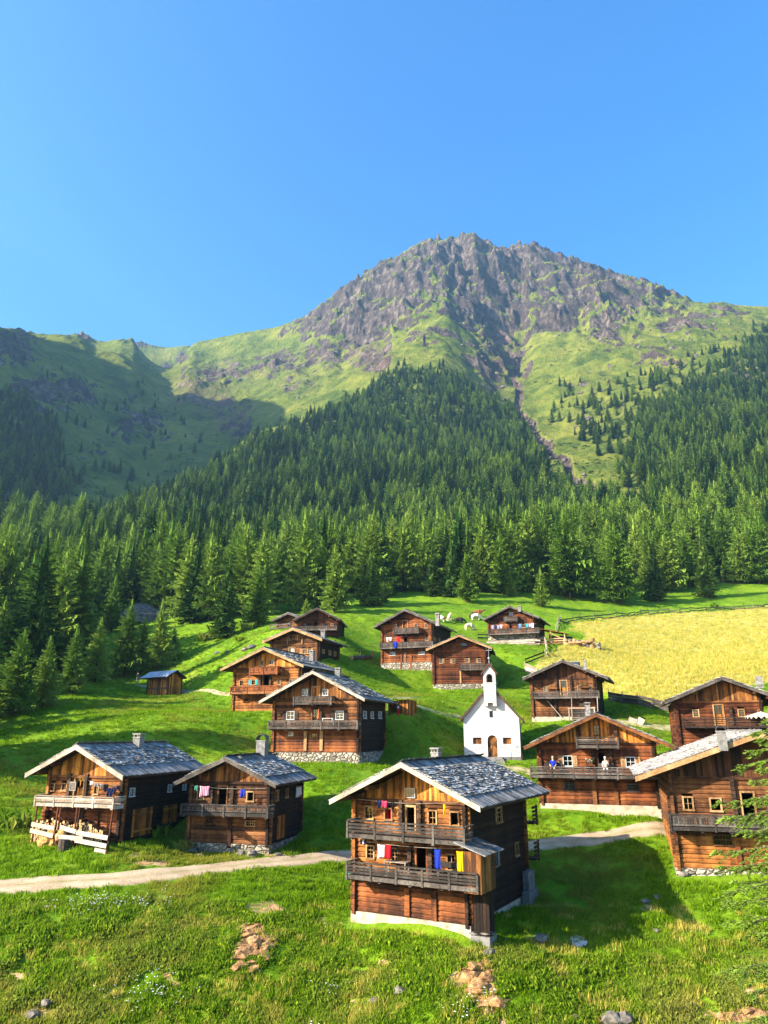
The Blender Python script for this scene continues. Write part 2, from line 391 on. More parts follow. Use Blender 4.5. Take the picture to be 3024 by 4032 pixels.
def window(h, par, F, a0, a1, z0, z1, frame='wood_fresh', mx=2, my=2, curtain=None, shut='', shutmat='wood_fresh', glass=True, fw=None, munt=None, label=None):
    if a0 > a1: a0, a1 = a1, a0
    w, ht = a1 - a0, z1 - z0
    fw = fw or (.045 if frame == 'white_paint' else max(0.05, min(0.09, w * 0.14))); mb = MB(); mm = MB()
    wbox(mb, F, a0, a0 + fw, -.10, .065, z0, z1); wbox(mb, F, a1 - fw, a1, -.10, .065, z0, z1)
    wbox(mb, F, a0 + fw, a1 - fw, -.10, .062, z1 - fw, z1); wbox(mb, F, a0 - .03, a1 + .03, -.10, .10, z0 - .03, z0 + fw * .8)
    fr = mb.build('window', frame, par)
    b0, b1, c0, c1 = a0 + fw, a1 - fw, z0 + fw * .8, z1 - fw
    mt = max(.022, min(.035, w * .04))
    for k in range(1, mx):
        x = b0 + (b1 - b0) * k / mx; wbox(mm, F, x - mt / 2, x + mt / 2, -.045, -.01, c0, c1)
    for k in range(1, my):
        z = c0 + (c1 - c0) * k / my; wbox(mm, F, b0, b1, -.043, -.012, z - mt / 2, z + mt / 2)
    if mx > 1 or my > 1: mm.build('glazing_bars', munt or frame, fr)
    if glass:
        g = MB(); wbox(g, F, b0, b1, -.06, -.052, c0, c1); g.build('pane', 'window_glass', fr)
    if curtain:
        for sd in (0, 1):
            g = MB(); n = 7; ww = (b1 - b0) * .36; x0 = b0 if sd == 0 else b1 - ww
            vs = [F(x0 + ww * k / n, -.10 - .02 * (k % 2), z) for z in (c0, c1) for k in range(n + 1)]
            g.add(vs, [(k, k + 1, n + 2 + k, n + 1 + k) for k in range(n)], 0, 0); g.build('curtain', curtain, fr)
    for sd in shut:
        g = MB(); sw = w * .48
        x0 = a0 - sw - .02 if sd == 'L' else a1 + .02
        wbox(g, F, x0, x0 + sw, .035, .07, z0, z1, 0, random.uniform(-.1, .2))
        for zz in (z0 + .12 * ht, z1 - .18 * ht): wbox(g, F, x0 + .03, x0 + sw - .03, .07, .088, zz, zz + .08)
        wbox(g, F, x0 + sw * .3, x0 + sw * .7, .07, .082, z0 + .3 * ht, z1 - .3 * ht, 0, -.2)
        g.build('shutter', shutmat, fr)
    return fr

def door(h, par, F, a0, a1, z0, z1, leaf='open', frame='wood_fresh', leafmat='board_orange'):
    fw = .09; mb = MB()
    wbox(mb, F, a0, a0 + fw, -.12, .07, z0, z1); wbox(mb, F, a1 - fw, a1, -.12, .07, z0, z1); wbox(mb, F, a0, a1, -.115, .075, z1 - fw, z1 + .02)
    fr = mb.build('door_frame', frame, par)
    if leaf != 'open':
        g = MB(); b0, b1 = a0 + fw, a1 - fw; n = max(3, int((b1 - b0) / .16)); top = z1 - fw
        zz = z0 + (top - z0) * (.55 if leaf == 'glass' else 1)
        for k in range(n): wbox(g, F, b0 + (b1 - b0) * k / n + .004, b0 + (b1 - b0) * (k + 1) / n - .004, -.10, -.06, z0, zz)
        wbox(g, F, b0, b1, -.06, -.045, z0 + .25, z0 + .37)
        if leaf == 'glass':
            wbox(g, F, b0, b0 + .07, -.10, -.06, zz, top); wbox(g, F, b1 - .07, b1, -.10, -.06, zz, top); wbox(g, F, (b0 + b1) / 2 - .03, (b0 + b1) / 2 + .03, -.10, -.06, zz, top)
        lf = g.build('door', leafmat, fr)
        if leaf == 'glass':
            g = MB(); wbox(g, F, b0 + .07, b1 - .07, -.085, -.078, zz, top); g.build('pane', 'window_glass', lf)
        g = MB(); wbox(g, F, b1 - .12, b1 - .09, -.06, .0, z0 + .95, z0 + .99); g.build('handle', 'metal_dark', lf)
    return fr

def balcony(h, par, x0, x1, zb, zt, n, style='rails', mat='wood_grey', deckmat=None, post=1.6, joist=True, n0=0.0):
    F = FR(h); deckmat = deckmat or mat; dk = zb + .17; mb = MB()
    k = int((n - n0) / .2)
    for i in range(k): wbox(mb, F, x0, x1, n0 + .05 + (n - .1 - n0) * i / k, n0 + .05 + (n - .1 - n0) * (i + 1) / k - .01, dk - .05, dk)
    wbox(mb, F, x0 - .04, x1 + .04, n - .05, n + .03, zb - .02, dk + .012)
    if joist:
        q = max(2, int((x1 - x0) / 1.5))
        for i in range(q + 1):
            x = x0 + .15 + (x1 - x0 - .3) * i / q; wbox(mb, F, x - .08, x + .08, -.1, n - .055, zb - .12, dk - .055)
    b = mb.build('balcony', deckmat, par)
    rl = MB(); q = max(1, round((x1 - x0) / post)); hgt = zt - dk
    runs = [((x0, n), (x1, n)), ((x0, n0 + .05), (x0, n)), ((x1, n0 + .05), (x1, n))]
    def bar(p, q2, z0, z1, th, off=0.0, tone=None):
        if abs(p[0] - q2[0]) > 1e-6: wbox(rl, F, p[0], q2[0], p[1] - th / 2 + off, p[1] + th / 2 + off, z0, z1, 0, tone)
        else: wbox(rl, F, p[0] - th / 2, p[0] + th / 2, p[1], q2[1] - .06, z0, z1, 0, tone)
    for p, r in runs:
        bar(p, r, zt - .055, zt + .012, .15)
        if style == 'rails':
            m = 3
            for i in range(m):
                z = dk + .10 + (hgt - .2) * i / m; bar(p, r, z, z + min(.13, hgt / m * .46), .035, .03)
        elif style == 'thin':
            for i in range(3):
                z = dk + .14 + (hgt - .2) * i / 3; bar(p, r, z, z + .07, .04, .02)
        else:
            bar(p, r, dk + .07, dk + .16, .05); bar(p, r, zt - .17, zt - .09, .05)
            ln = abs(r[0] - p[0]) + abs(r[1] - p[1]); st = {'balusters': .15, 'boards': .13, 'carved': .2}[style]; c = max(2, int(ln / st))
            for i in range(c):
                f = (i + .5) / c; a = p[0] + (r[0] - p[0]) * f; nn = p[1] + (r[1] - p[1]) * f
                zz0, zz1 = dk + .15, zt - .16
                if style == 'balusters':
                    prof = [(0, .055), (.18, .03), (.42, .062), (.62, .03), (.82, .03), (1, .055)]
                elif style == 'carved':
                    prof = [(0, .10), (.3, .09), (.5, .055), (.7, .09), (1, .10)]
                else: prof = [(0, .058), (.5, .05), (1, .058)]
                t = random.uniform(-.3, .3)
                vs = []
                for g, w in prof:
                    z = zz0 + (zz1 - zz0) * g
                    if abs(r[0] - p[0]) > 1e-6: vs += [F(a - w, nn - .012, z), F(a + w, nn - .012, z), F(a + w, nn + .012, z), F(a - w, nn + .012, z)]
                    else: vs += [F(a - .012, nn - w, z), F(a + .012, nn - w, z), F(a + .012, nn + w, z), F(a - .012, nn + w, z)]
                fs = []
                for g in range(len(prof) - 1):
                    for e in range(4): fs.append((g * 4 + e, g * 4 + (e + 1) % 4, g * 4 + 4 + (e + 1) % 4, g * 4 + 4 + e))
                rl.add(vs, fs, 0, t)
    r = rl.build('railing', mat, b)
    for i in range(q + 1):
        x = x0 + (x1 - x0) * i / q; pm = MB(); wbox(pm, F, x - .055, x + .055, n - .02, n + .065, zb - .06, zt - .056); pm.build('railing_post', mat, b)
    return b

def roof(h, par, style=(.16, .80), bmat='roof_board', smat='slate', sc=1.0, under='wood_dark', fascia='wood_pale', ridge=True, fh=.26, purlins=True):
    mb = MB(); y0, y1 = -h.of, h.L + h.ob; m = h.m
    tr, te = style
    for sg, S in ((-1, h.Sl), (1, h.Sr)):
        Ls = S * math.sqrt(1 + m * m)
        def T(t, y, d): return (h.xa + sg * S * t, y, h.zr - m * S * t + d)
        vs = [T(0, y0 + .03, -.02), T(1, y0 + .03, -.02), T(1, y0 + .03, -.16), T(0, y0 + .03, -.16), T(0, y1, -.02), T(1, y1, -.02), T(1, y1, -.16), T(0, y1, -.16)]
        mb.add(vs, [(0, 1, 2, 3), (7, 6, 5, 4), (0, 4, 5, 1), (1, 5, 6, 2), (2, 6, 7, 3), (3, 7, 4, 0)], 0, 0)
        def strip(t0, t1):
            y = y0; w = .24 * sc
            while y < y1:
                ww = min(w * random.uniform(.8, 1.2), y1 - y + .02); j = random.uniform(-.02, .02) / Ls * 3; k = random.uniform(.0, .02)
                a, b = t0 - (0 if t0 > 0 else 0), t1 + abs(j)
                q = [T(a, y + .006, .004), T(b, y + .006, .004), T(b, y + ww, .004), T(a, y + ww, .004), T(a, y + .006, .03 + k), T(b, y + .006, .03 + k), T(b, y + ww, .03 + k), T(a, y + ww, .03 + k)]
                mb.add(q, [(0, 3, 2, 1), (4, 5, 6, 7), (0, 1, 5, 4), (1, 2, 6, 5), (2, 3, 7, 6), (3, 0, 4, 7)], 1, random.uniform(-.4, .4)); y += ww
        if tr > 0: strip(0.0, tr + .03)
        if te < 1: strip(te - .02, 1.0 + .06 / Ls)
        e = .23 * sc; n = max(1, int((te - tr) * Ls / e)) if te - tr > .02 else 0; th = .028 * (1 + (sc - 1) * .6)
        for i in range(n):
            tl = te - (te - tr) * i / n + (.05 / Ls if te < 1 else .04 / Ls)
            y = y0 + random.uniform(-.1, 0)
            while y < y1:
                w = random.uniform(.24, .52) * sc; ln = e * random.uniform(1.5, 1.9); jj = random.uniform(-.35, .35) * e * .35
                lift = random.uniform(.05, .115) * (.7 + .3 * sc); sk = random.uniform(-.02, .035); yy0 = max(y, y0 - .03); yy1 = min(y + w - .012, y1 + .03)
                if yy1 > yy0 + .04:
                    t1 = tl + jj / Ls; t0 = max(0, t1 - ln / Ls)
                    q = [T(t0, yy0, .03), T(t1, yy0, lift + sk), T(t1 + random.uniform(-.03, .03) / Ls, yy1, lift), T(t0, yy1, .03)]
                    vs = q + [(x, yv, z + th) for x, yv, z in q]
                    mb.add(vs, [(4, 5, 6, 7), (0, 1, 5, 4), (1, 2, 6, 5), (2, 3, 7, 6)], 2, random.betavariate(1.6, 2.2))
                y += w
    if ridge:
        y = y0
        while y < y1:
            w = random.uniform(.18, .3) * sc; k = random.uniform(0, .05)
            a = h.xa - .28; q = [(a, y, h.zr - m * .28 + .06), (h.xa + .12, y, h.zr + m * .12 + .07 + k), (h.xa + .12, y + w - .01, h.zr + m * .12 + .07 + k), (a, y + w - .01, h.zr - m * .28 + .06)]
            mb.add(q + [(x, yy, z + .03) for x, yy, z in q], [(0, 3, 2, 1), (4, 5, 6, 7), (0, 1, 5, 4), (1, 2, 6, 5), (2, 3, 7, 6), (3, 0, 4, 7)], 1, random.uniform(-.45, 0)); y += w
    rf = mb.build('roof', [under, bmat, smat], par)
    for sg, S in ((-1, h.Sl), (1, h.Sr)):
        g = MB(); f0 = .0 if sg > 0 else .0
        A = (h.xa, y0, h.zr + .015); B = (h.xa + sg * S, y0, h.zr - m * S + .015)
        vs = [(A[0], y0 - .035, A[2]), (B[0], y0 - .035, B[2]), (B[0], y0 - .035, B[2] - fh), (A[0], y0 - .035, A[2] - fh)]
        vs += [(x, y0 + .028, z) for x, _, z in vs]
        g.add(vs, [(0, 1, 2, 3), (7, 6, 5, 4), (0, 4, 5, 1), (1, 5, 6, 2), (2, 6, 7, 3), (3, 7, 4, 0)], 0, .1); g.build('barge_board', fascia, rf)
    for f in (-.92, -.5, 0, .5, .92) if purlins else ():
        S = h.Sl if f < 0 else h.Sr; x = h.xa + f * S * (.86 if abs(f) > .9 else 1)
        if abs(f) > .9: x = h.xa + (h.W / 2 if f > 0 else -h.W / 2) - h.xa * (1 if f > 0 else 1) * 0
        z = h.zr - .165 - m * abs(x - h.xa); g = MB()
        wd = .11; g.box(x - wd, x + wd, y0 + .18, y1 - .1, z - .26, z - m * wd - .004, 0, -.1); g.build('purlin', 'log_brown', rf)
    return rf

def chimney(h, par, base, top, w, side=1, cx=None, cap='slab', mat='chimney_stone'):
    if cx is None:
        d = h.ray(base); d0 = Vector((d.dot(h.ux), d.dot(h.uy), d.z)); o = Vector((-h.O.dot(h.ux), -h.O.dot(h.uy), -h.O.z))
        # z = zr - m*side*(x-xa)
        t = (h.zr - h.m * side * (o.x - h.xa) - o.z) / (d0.z + h.m * side * d0.x); q = o + d0 * t
    else:
        y, z = h.locside(base, cx); q = Vector((cx, y, h.zr - h.m * abs(cx - h.xa)))
    P = h.world(*q); fw = P.y * CT + P.z * ST
    hw = w * h.C[2] * fw / FPX / 2 * .92; ht = (base[1] - top[1]) * h.C[2] * fw / FPX / max(.8, CT)
    z0, z1 = q.z - h.m * hw - .2, q.z + ht
    if cx is not None:
        _, z1 = h.locside(top, cx)
    mb = MB(); mb.box(q.x - hw, q.x + hw, q.y - hw, q.y + hw, z0, z1 - .22, 0, 0)
    c = mb.build('chimney', mat, par)
    g = MB()
    g.box(q.x - hw * 1.1, q.x + hw * 1.1, q.y - hw * 1.1, q.y + hw * 1.1, z1 - .3, z1 - .215, 0, .3)
    if cap == 'slab':
        for sx in (-1, 1):
            for sy in (-1, 1): g.box(q.x + sx * hw * .95, q.x + sx * hw * .6, q.y + sy * hw * .95, q.y + sy * hw * .6, z1 - .215, z1 - .06, 0, 0)
        g.box(q.x - hw * 1.2, q.x + hw * 1.2, q.y - hw * 1.2, q.y + hw * 1.2, z1 - .06, z1 + .03, 0, .3)
        g.build('chimney_cap', mat, c)
    else:
        g.build('chimney_rim', mat, c); g = MB(); R = hw * 1.15; n = 10
        for k in range(n):
            a0, a1 = math.pi * k / n, math.pi * (k + 1) / n
            vs = [(q.x + R * math.cos(a), yy, z1 - .2 + (R + d) * math.sin(a) * .95) for yy in (q.y - hw, q.y + hw) for d in (0, .04) for a in (a0, a1)]
            g.add(vs, [(0, 1, 3, 2), (4, 6, 7, 5), (2, 3, 7, 6), (0, 4, 5, 1)], 0, 0)
        g.build('chimney_hood', 'metal_dark', c)
    return c

def build_house(name, h, label, cat, low='log_red', up='log_orange', board='board_orange', plinth=None, lh=.25, win=(), rwin=(), lwin=(), doors=(), bal=(), posts=(), roofkw=None, chim=None, group=None, ends='wood_dark', side='log_shaded', deep=1.2):
    root = empty(name, h.O, label, cat, -h.yaw, group)
    h.root = root
    fo, ro, lo = [], [], []
    fw, rw, lw = [], [], []
    for w in win:
        (x0, y0, x1, y1), kw = w[0], (w[1] if len(w) > 1 else {})
        a, zt = h.loc((x0, (y0)), 0); b, zb = h.loc((x1, y1), 0); zt2 = h.loc((x1, y0), 0)[1]; zb2 = h.loc((x0, y1), 0)[1]
        zt, zb = (zt + zt2) / 2, (zb + zb2) / 2; fo.append((a, b, zb, zt)); fw.append((a, b, zb, zt, kw))
    dl = []
    for d in doors:
        (x0, y0, x1, y1), kw = d[0], (d[1] if len(d) > 1 else {})
        a, zt = h.loc((x0, y0), 0); b, zb = h.loc((x1, y1), 0); zb = kw.get('z0', zb)
        fo.append((a, b, zb, zt)); dl.append((a, b, zb, zt, kw.get('leaf', 'open'), kw.get('frame', 'wood_fresh'), kw.get('mat', 'board_orange')))
    for lst, src, sx, op in ((rw, rwin, h.W / 2, ro), (lw, lwin, -h.W / 2, lo)):
        for w in src:
            (x0, y0, x1, y1), kw = w[0], (w[1] if len(w) > 1 else {})
            a, zt = h.locside((x0, y0), sx); b, zb = h.locside((x1, y1), sx)
            if a > b: a, b = b, a
            a = max(.3, a); b = min(h.L - .3, b)
            if b - a < .15 or zt - zb < .15: continue
            op.append((a, b, zb, zt)); lst.append((a, b, zb, zt, kw))
    zs = h.zs if h.zs is not None else -9
    mi = lambda z: 0 if z < zs else 1
    mb = MB(); ztop = h.zg if h.zg is not None else h.zu - .15
    logs(mb, FR(h), h.hw, h.zp, ztop, fo, lh, mi, slope=True)
    zside = h.zu - h.m * (h.W / 2 - abs(h.xa)) - .02
    zside_l = h.zunder(-h.W / 2); zside_r = h.zunder(h.W / 2)
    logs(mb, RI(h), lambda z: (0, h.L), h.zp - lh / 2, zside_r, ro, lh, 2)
    logs(mb, LE(h), lambda z: (0, h.L), h.zp - lh / 2, zside_l, lo, lh, mi)
    logs(mb, BA(h), h.hw, h.zp, h.zu - .1, [], lh, mi, slope=True)
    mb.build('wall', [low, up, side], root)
    if h.zg is not None:
        for F, nm in ((FR(h), 'gable_boarding'),):
            g = MB(); x = -h.W / 2 - .05
            lim0, lim1 = h.hw(h.zg); x = lim0; gops = [o for o in fo]
            while x < lim1 - .03:
                w = min(random.uniform(.13, .22), lim1 - x); zt = (h.zunder(x), h.zunder(x + w)); n1 = .05 + random.uniform(0, .02)
                ivs = [(h.zg - .06 - random.uniform(0, .03), None)]
                zlo = ivs[0][0]; parts = [(zlo, min(zt), True)]
                for (o0, o1, oz0, oz1) in gops:
                    if o0 < x + w / 2 < o1:
                        np_ = []
                        for p0, p1, tp in parts:
                            if oz1 <= p0 or oz0 >= p1: np_.append((p0, p1, tp)); continue
                            if oz0 > p0: np_.append((p0, oz0, False))
                            if oz1 < p1: np_.append((oz1, p1, tp))
                        parts = np_
                t = random.uniform(-.45, .45)
                for p0, p1, tp in parts:
                    za, zb = (zt if tp else (p1, p1))
                    vs = [F(x + .004, .0, p0), F(x + w - .004, .0, p0), F(x + w - .004, .0, zb), F(x + .004, .0, za), F(x + .004, n1, p0), F(x + w - .004, n1, p0), F(x + w - .004, n1, zb), F(x + .004, n1, za)]
                    g.add(vs, [(0, 1, 2, 3), (7, 6, 5, 4), (0, 4, 5, 1), (1, 5, 6, 2), (2, 6, 7, 3), (3, 7, 4, 0)], 0, t)
                x += w
            g.build(nm, board, root)
            g = MB(); wbox(g, F, lim0 - .1, lim1 + .1, .0, .13, h.zg - .2, h.zg - .055); g.build('gable_beam', 'log_brown', root)
    if plinth:
        g = MB(); e = .10
        g.box(-h.W / 2 - e, h.W / 2 + e, -e, .28, -deep, h.zp, 0, 0); g.box(-h.W / 2 - e, h.W / 2 + e, h.L - .28, h.L + e, -deep, h.zp - .002, 0, 0)
        g.box(-h.W / 2 - e, -h.W / 2 + .28, .285, h.L - .285, -deep, h.zp - .001, 0, 0); g.box(h.W / 2 - .28, h.W / 2 + e, .285, h.L - .285, -deep, h.zp - .001, 0, 0)
        g.build('plinth', plinth, root)
    for lst, F in ((fw, FR(h)), (rw, RI(h)), (lw, LE(h))):
        for a, b, zb, zt, kw in lst: window(h, root, F, a, b, zb, zt, **kw)
    for a, b, zb, zt, leaf, fr, lm in dl: door(h, root, FR(h), a, b, zb, zt, leaf, fr, lm)
    h.bals = []
    for bkw in bal:
        bkw = dict(bkw); n = bkw.pop('n', 1.1); xa, xb, yt0, yt1 = bkw.pop('rail'); _, _, yb0, yb1 = bkw.pop('bot')
        x0, z1a = h.loc((xa, yt0), n); x1, z1b = h.loc((xb, yt1), n); zb = (h.loc((xa, yb0), n)[1] + h.loc((xb, yb1), n)[1]) / 2; zt = (z1a + z1b) / 2
        h.bals.append((x0, x1, zb, zt, n)); balcony(h, root, x0, x1, zb, zt, n, **bkw)
    for p in posts:
        px, y0, y1 = p[:3]; mat = p[3] if len(p) > 3 else 'log_red'; wd = p[4] if len(p) > 4 else .14
        x, z1 = h.loc((px, y0)); _, z0 = h.loc((px, y1)); g = MB()
        if mat == 'ends':
            z = z0
            while z < z1: wbox(g, FR(h), x - .11, x + .11, .0, .2 + random.uniform(0, .05), z + .01, z + .2); z += .22
            g.build('wall_end', ends, root)
        else: wbox(g, FR(h), x - wd, x + wd, .0, .12, z0, z1); g.build('wall_post', mat, root)
    h.roof = roof(h, root, **(roofkw or {}))
    if chim: chimney(h, h.roof, **chim)
    return root
# ------------------------------------------------------------------ where the houses stand (measured from the photograph)
cA = (1300, 2900, .54249); cB = (80, 2880, .40989); cC = (660, 2880, .38577); cD = (850, 2350, .48222)
cE = (860, 2380, .33333); cF = (1460, 2360, .33333); cG = (1880, 2360, .33333); cI = (2040, 2750, .39783)
cJ = (2600, 2620, .25558); cK = (2400, 2600, .45217); cL = (1750, 2550, .27125); cM = (480, 2550, .19289)
HS = {}
HS['main'] = House(cA, 42, 29, 168, 1015, (595, 1412), (515, 190), (-4, 453), (1090, 520), of=1.5, plinth=(595, 1318), gable=(595, 450), back=1590, split=(595, 1090))
HS['left'] = House(cB, 51, 17, 210, 945, (570, 1050), (535, 130), (50, 390), (985, 440), of=1.15, gable=(560, 412), back=1806, split=(570, 715))
HS['second'] = House(cC, 52.5, 15, 200, 1025, (610, 1225), (590, 265), (60, 510), (1105, 555), of=1.1, plinth=(615, 1145), gable=(600, 500), back=1520, split=(610, 860))
HS['plinthed'] = House(cD, 69, 16, 458, 1165, (830, 1352), (790, 605), (350, 845), (1215, 840), of=1.3, plinth=(820, 1270), gable=(800, 822), L=8, split=(820, 1078))
HS['carved'] = House(cE, 84, 20, 165, 952, (560, 1264), (530, 510), (22, 750), (1005, 735), of=1.3, gable=(560, 735), back=1450, split=(560, 1055))
HS['shuttered'] = House(cE, 98, 16, 615, 1175, (890, 690), (878, 275), (520, 430), (1225, 405), of=1.2, L=8)
HS['topdark'] = House(cE, 114, 4, 930, 1405, (1170, 392), (1165, 45), (880, 185), (1440, 180), of=1.0, gable=(1165, 172), L=7)
HS['tophut'] = House(cE, 120, 20, 690, 940, (790, 285), (822, 98), (635, 185), None, of=.9, L=6)
HS['laundry'] = House(cF, 110, 21, 130, 735, (430, 832), (400, 118), (25, 325), (775, 285), of=1.2, plinth=(430, 745), L=9, split=(430, 575))
HS['darklog'] = House(cF, 103, 11, 745, 1375, (1040, 1065), (1040, 420), (650, 580), (1430, 580), of=1.2, plinth=(1040, 1000), L=8)
HS['topright'] = House(cG, 128, 22, 140, 682, (430, 550), (375, 80), (65, 240), (730, 215), of=1.2, plinth=(430, 412), L=9)
HS['poles'] = House(cG, 85, 20, 660, 1422, (1040, 1440), (1000, 720), (530, 940), (1545, 920), of=1.3, plinth=(1040, 1386), gable=(1050, 925), L=9, split=(1040, 1168))
HS['people'] = House(cI, 58.5, 17, 238, 1405, (830, 1098), (770, 150), (55, 455), (1555, 500), of=1.3, plinth=(830, 1052), gable=(800, 428), L=11, split=(830, 795))
HS['parasol'] = House(cJ, 67, 18, 325, 1670, (1000, 1440), (975, 180), (95, 555), None, of=1.2, gable=(990, 535), plinth=(1000, 1330), L=11, split=(990, 960))
HS['corner'] = House(cK, 46, 16, 600, 2180, (1380, 1915), (1420, 625), (325, 1015), None, of=1.3, plinth=(1380, 1840), gable=(1300, 1010), L=11, split=(1380, 1530))
HS['chapel'] = House(cL, 74, 11, 292, 1113, (700, 1628), (655, 535), (230, 1045), (1140, 1060), of=.28, L=7, ob=.4)
HS['shed'] = House(cM, 105, -52, 925, 1215, (1070, 985), (1135, 462), (925, 570), (1325, 630), of=.7, L=4.6)
HS['lean'] = House(cD, 78, 14, 1405, 1575, (1490, 965), (1490, 815), (1385, 850), None, of=.4, L=4)
if 0:
    for k, h in HS.items():
        print('HOUSE %-10s W %.1f L %.1f base z %.2f ridge %.1f eave %.1f pitch %.0f Sl %.1f Sr %.1f zp %.2f zg %s at (%.1f,%.1f)' % (k, h.W, h.L, h.O.z, h.zr, h.zunder(h.W / 2), math.degrees(math.atan(h.m)), h.Sl, h.Sr, h.zp, h.zg and round(h.zg, 2), h.O.x, h.O.y))
# ------------------------------------------------------------------ the lie of the land
# readings (px, py on the coarse 1659 x 2212 picture, metres ahead of the camera)
CT_PTS = [
 (-250,2212,38),(0,2212,38),(400,2212,38),(830,2212,37.5),(1250,2212,37),(1659,2212,37),(1950,2212,37),
 (0,2080,40),(250,2080,40.2),(500,2060,41),(830,2085,40.3),(1250,2090,40),(1659,2110,39.5),
 (0,1965,43),(300,1950,43.6),(520,1962,43.8),(-250,1960,43),
 (1250,2000,43),(1579,1990,43),(1800,2000,43),(1350,1900,48),(1200,1870,51),
 (-250,1932,44.3),(-250,1905,45.8),(0,1928,44.4),(0,1904,45.8),(120,1918,44.9),(120,1896,46.2),(235,1912,45.2),(235,1892,46.6),(400,1893,47),(400,1874,48.4),(600,1870,49.8),(600,1856,51),(740,1856,52.2),(740,1844,53.4),(1145,1834,53.3),(1145,1822,54.6),(1300,1818,54),(1300,1806,55.2),(1450,1802,54.6),(1450,1791,55.8),(1800,1770,56),(1300,1760,57.8),(1150,1760,59),
 (0,1800,52),(-250,1800,51),(0,1700,60),(-250,1700,60),(200,1580,74),(0,1580,77),(-250,1580,78),(400,1560,77),(0,1500,95),(-250,1490,95),
 (200,1460,110),(-100,1430,115),(380,1530,92),(420,1450,112),(296,1474,125),(480,1420,118),(560,1370,128),(450,1370,140),(250,1400,140),
 (520,1600,75),(700,1700,62),(870,1640,73),(900,1560,81),(820,1480,98),(760,1400,122),(800,1330,150),(900,1300,172),(700,1320,158),(1000,1320,165),(1100,1300,178),
 (1000,1390,124),(1090,1440,112),(1090,1520,92),(1110,1580,84),(1250,1600,77),(1400,1570,82),(1440,1640,70),(1400,1500,94),(1340,1470,102),(1250,1420,116),(1290,1390,130),
 (1205,1345,160),(1330,1328,178),(1500,1318,186),(1659,1310,190),(1900,1300,195),(1400,1420,124),(1500,1400,136),(1659,1400,132),(1900,1400,130),(1659,1465,98),(1900,1470,95),(1900,1600,75),
 (400,1360,150),(-100,1380,150),(200,1340,175),(-100,1300,220),(300,1300,190),
 # forest foot and the spur behind the village
 (1200,1292,195),(1500,1285,215),(1750,1260,230),(600,1300,185),(1000,1220,280),(1200,1190,300),(1480,1180,300),(1659,1190,285),(1900,1190,280),
 (450,1260,250),(450,1150,390),(600,1100,460),(830,1110,470),(830,1000,640),(900,950,720),(700,960,690),(950,870,850),(930,800,950),(1000,1060,500),(1020,870,860),(1080,930,790),(1100,1000,640),
 # spur crest falling to the left, and what lies hidden behind it
 (860,800,950),(770,860,900),(650,905,830),(540,950,760),(480,990,690),(400,1050,600),(280,1110,490),(120,1150,390),(0,1150,350),(-150,1150,330),
 (600,955,860),(500,1010,780),(400,1085,690),(280,1140,580),(130,1175,480),(0,1190,430),
 # left valley and its far side
 (400,1000,900),(440,960,980),(300,1060,720),(330,1020,860),(160,1090,600),(0,1110,500),(-150,1100,450),(150,960,800),(0,980,640),(-150,950,600),(150,870,920),(0,850,780),(-150,830,700),(300,900,1050),(330,800,1250),(200,800,1120),
 (0,722,1000),(60,730,1050),(100,738,1120),(170,735,1230),(240,760,1300),(330,765,1400),(430,748,1550),(-150,660,950),
 (60,728,1350),(180,722,1500),(270,735,1500),(350,758,1520),(230,742,1470),(180,765,1900),(40,770,1600),(300,772,1900),(420,790,1950),(480,738,1650),(520,718,1600),(600,705,1560),(640,690,1520),(480,830,1280),(450,900,1110),(520,860,1180),(600,800,1300),(560,880,1060),(700,760,1330),(640,830,1150),(620,740,1450),
 # the massif
 (800,745,1290),(760,800,1120),(900,735,1160),(975,690,1150),(960,745,1050),(1050,720,1290),(1080,780,1150),(1100,850,1010),(1130,800,1110),(1125,900,880),
 (700,663,1500),(760,618,1510),(820,588,1520),(860,566,1520),(920,516,1520),(970,513,1530),(985,514,1530),(1015,503,1500),(1060,526,1540),(1090,548,1600),(1150,525,1540),(1200,545,1560),(1250,560,1570),(1330,588,1560),(1400,608,1520),(1450,628,1460),(1500,652,1380),(1560,655,1350),(1659,658,1250),(1800,640,1200),(2000,640,1150),
 (860,640,1380),(1000,590,1400),(1000,640,1290),(1120,600,1440),(1140,680,1330),(1230,640,1330),(1300,690,1200),(1280,650,1310),(1380,680,1200),(1200,720,1190),(1160,760,1130),
 # stream gully and the slope to its right
 (1150,900,840),(1180,960,720),(1230,1000,620),(1290,1050,520),(1330,1085,470),(1200,830,950),(1260,870,840),(1300,780,1000),(1280,960,690),(1350,1020,560),(1450,760,1000),(1400,900,720),(1500,950,600),(1400,1060,470),
 (1659,740,1000),(1580,800,860),(1659,880,700),(1659,1000,500),(1550,1080,420),(1659,1100,380),(1900,1000,480),(1900,800,800),(1480,1120,390),(2050,700,1000)]
EXTRA = [  # (x, y, z): near side of the valley, ridge off to the left that shades the bowl, ground behind the skylines
 (0,22,-17.5),(-20,22,-17),(20,22,-17),(0,8,-5.5),(-9,8,-5.5),(9,8,-5.5),(0,5,-2.6),(-45,30,-17),(45,30,-16),
 (-150,90,25),(-190,120,48),(-330,200,110),(150,75,8),(210,120,40),(280,180,85),
 (-650,600,560),(-850,760,830),(-950,1000,900),(-800,460,330),(-560,420,300),(-1300,900,800),(-1500,700,500),(-900,300,200),
 (900,900,800),(900,1300,900),(1000,600,560),(700,450,330),
 (-500,1900,600),(0,2000,700),(600,2000,650),(1300,1900,600),(-1300,1800,500),(-600,2700,300),(0,2900,300),(900,2800,300),(-1600,1500,500),(1700,1400,600),(-1000,2600,300)]
_u, _v, _s = [], [], []
for px, py, D in CT_PTS:
    u, s = us(px * K, py * K); _u.append(float(u)); _v.append(math.log(D)); _s.append(float(s))
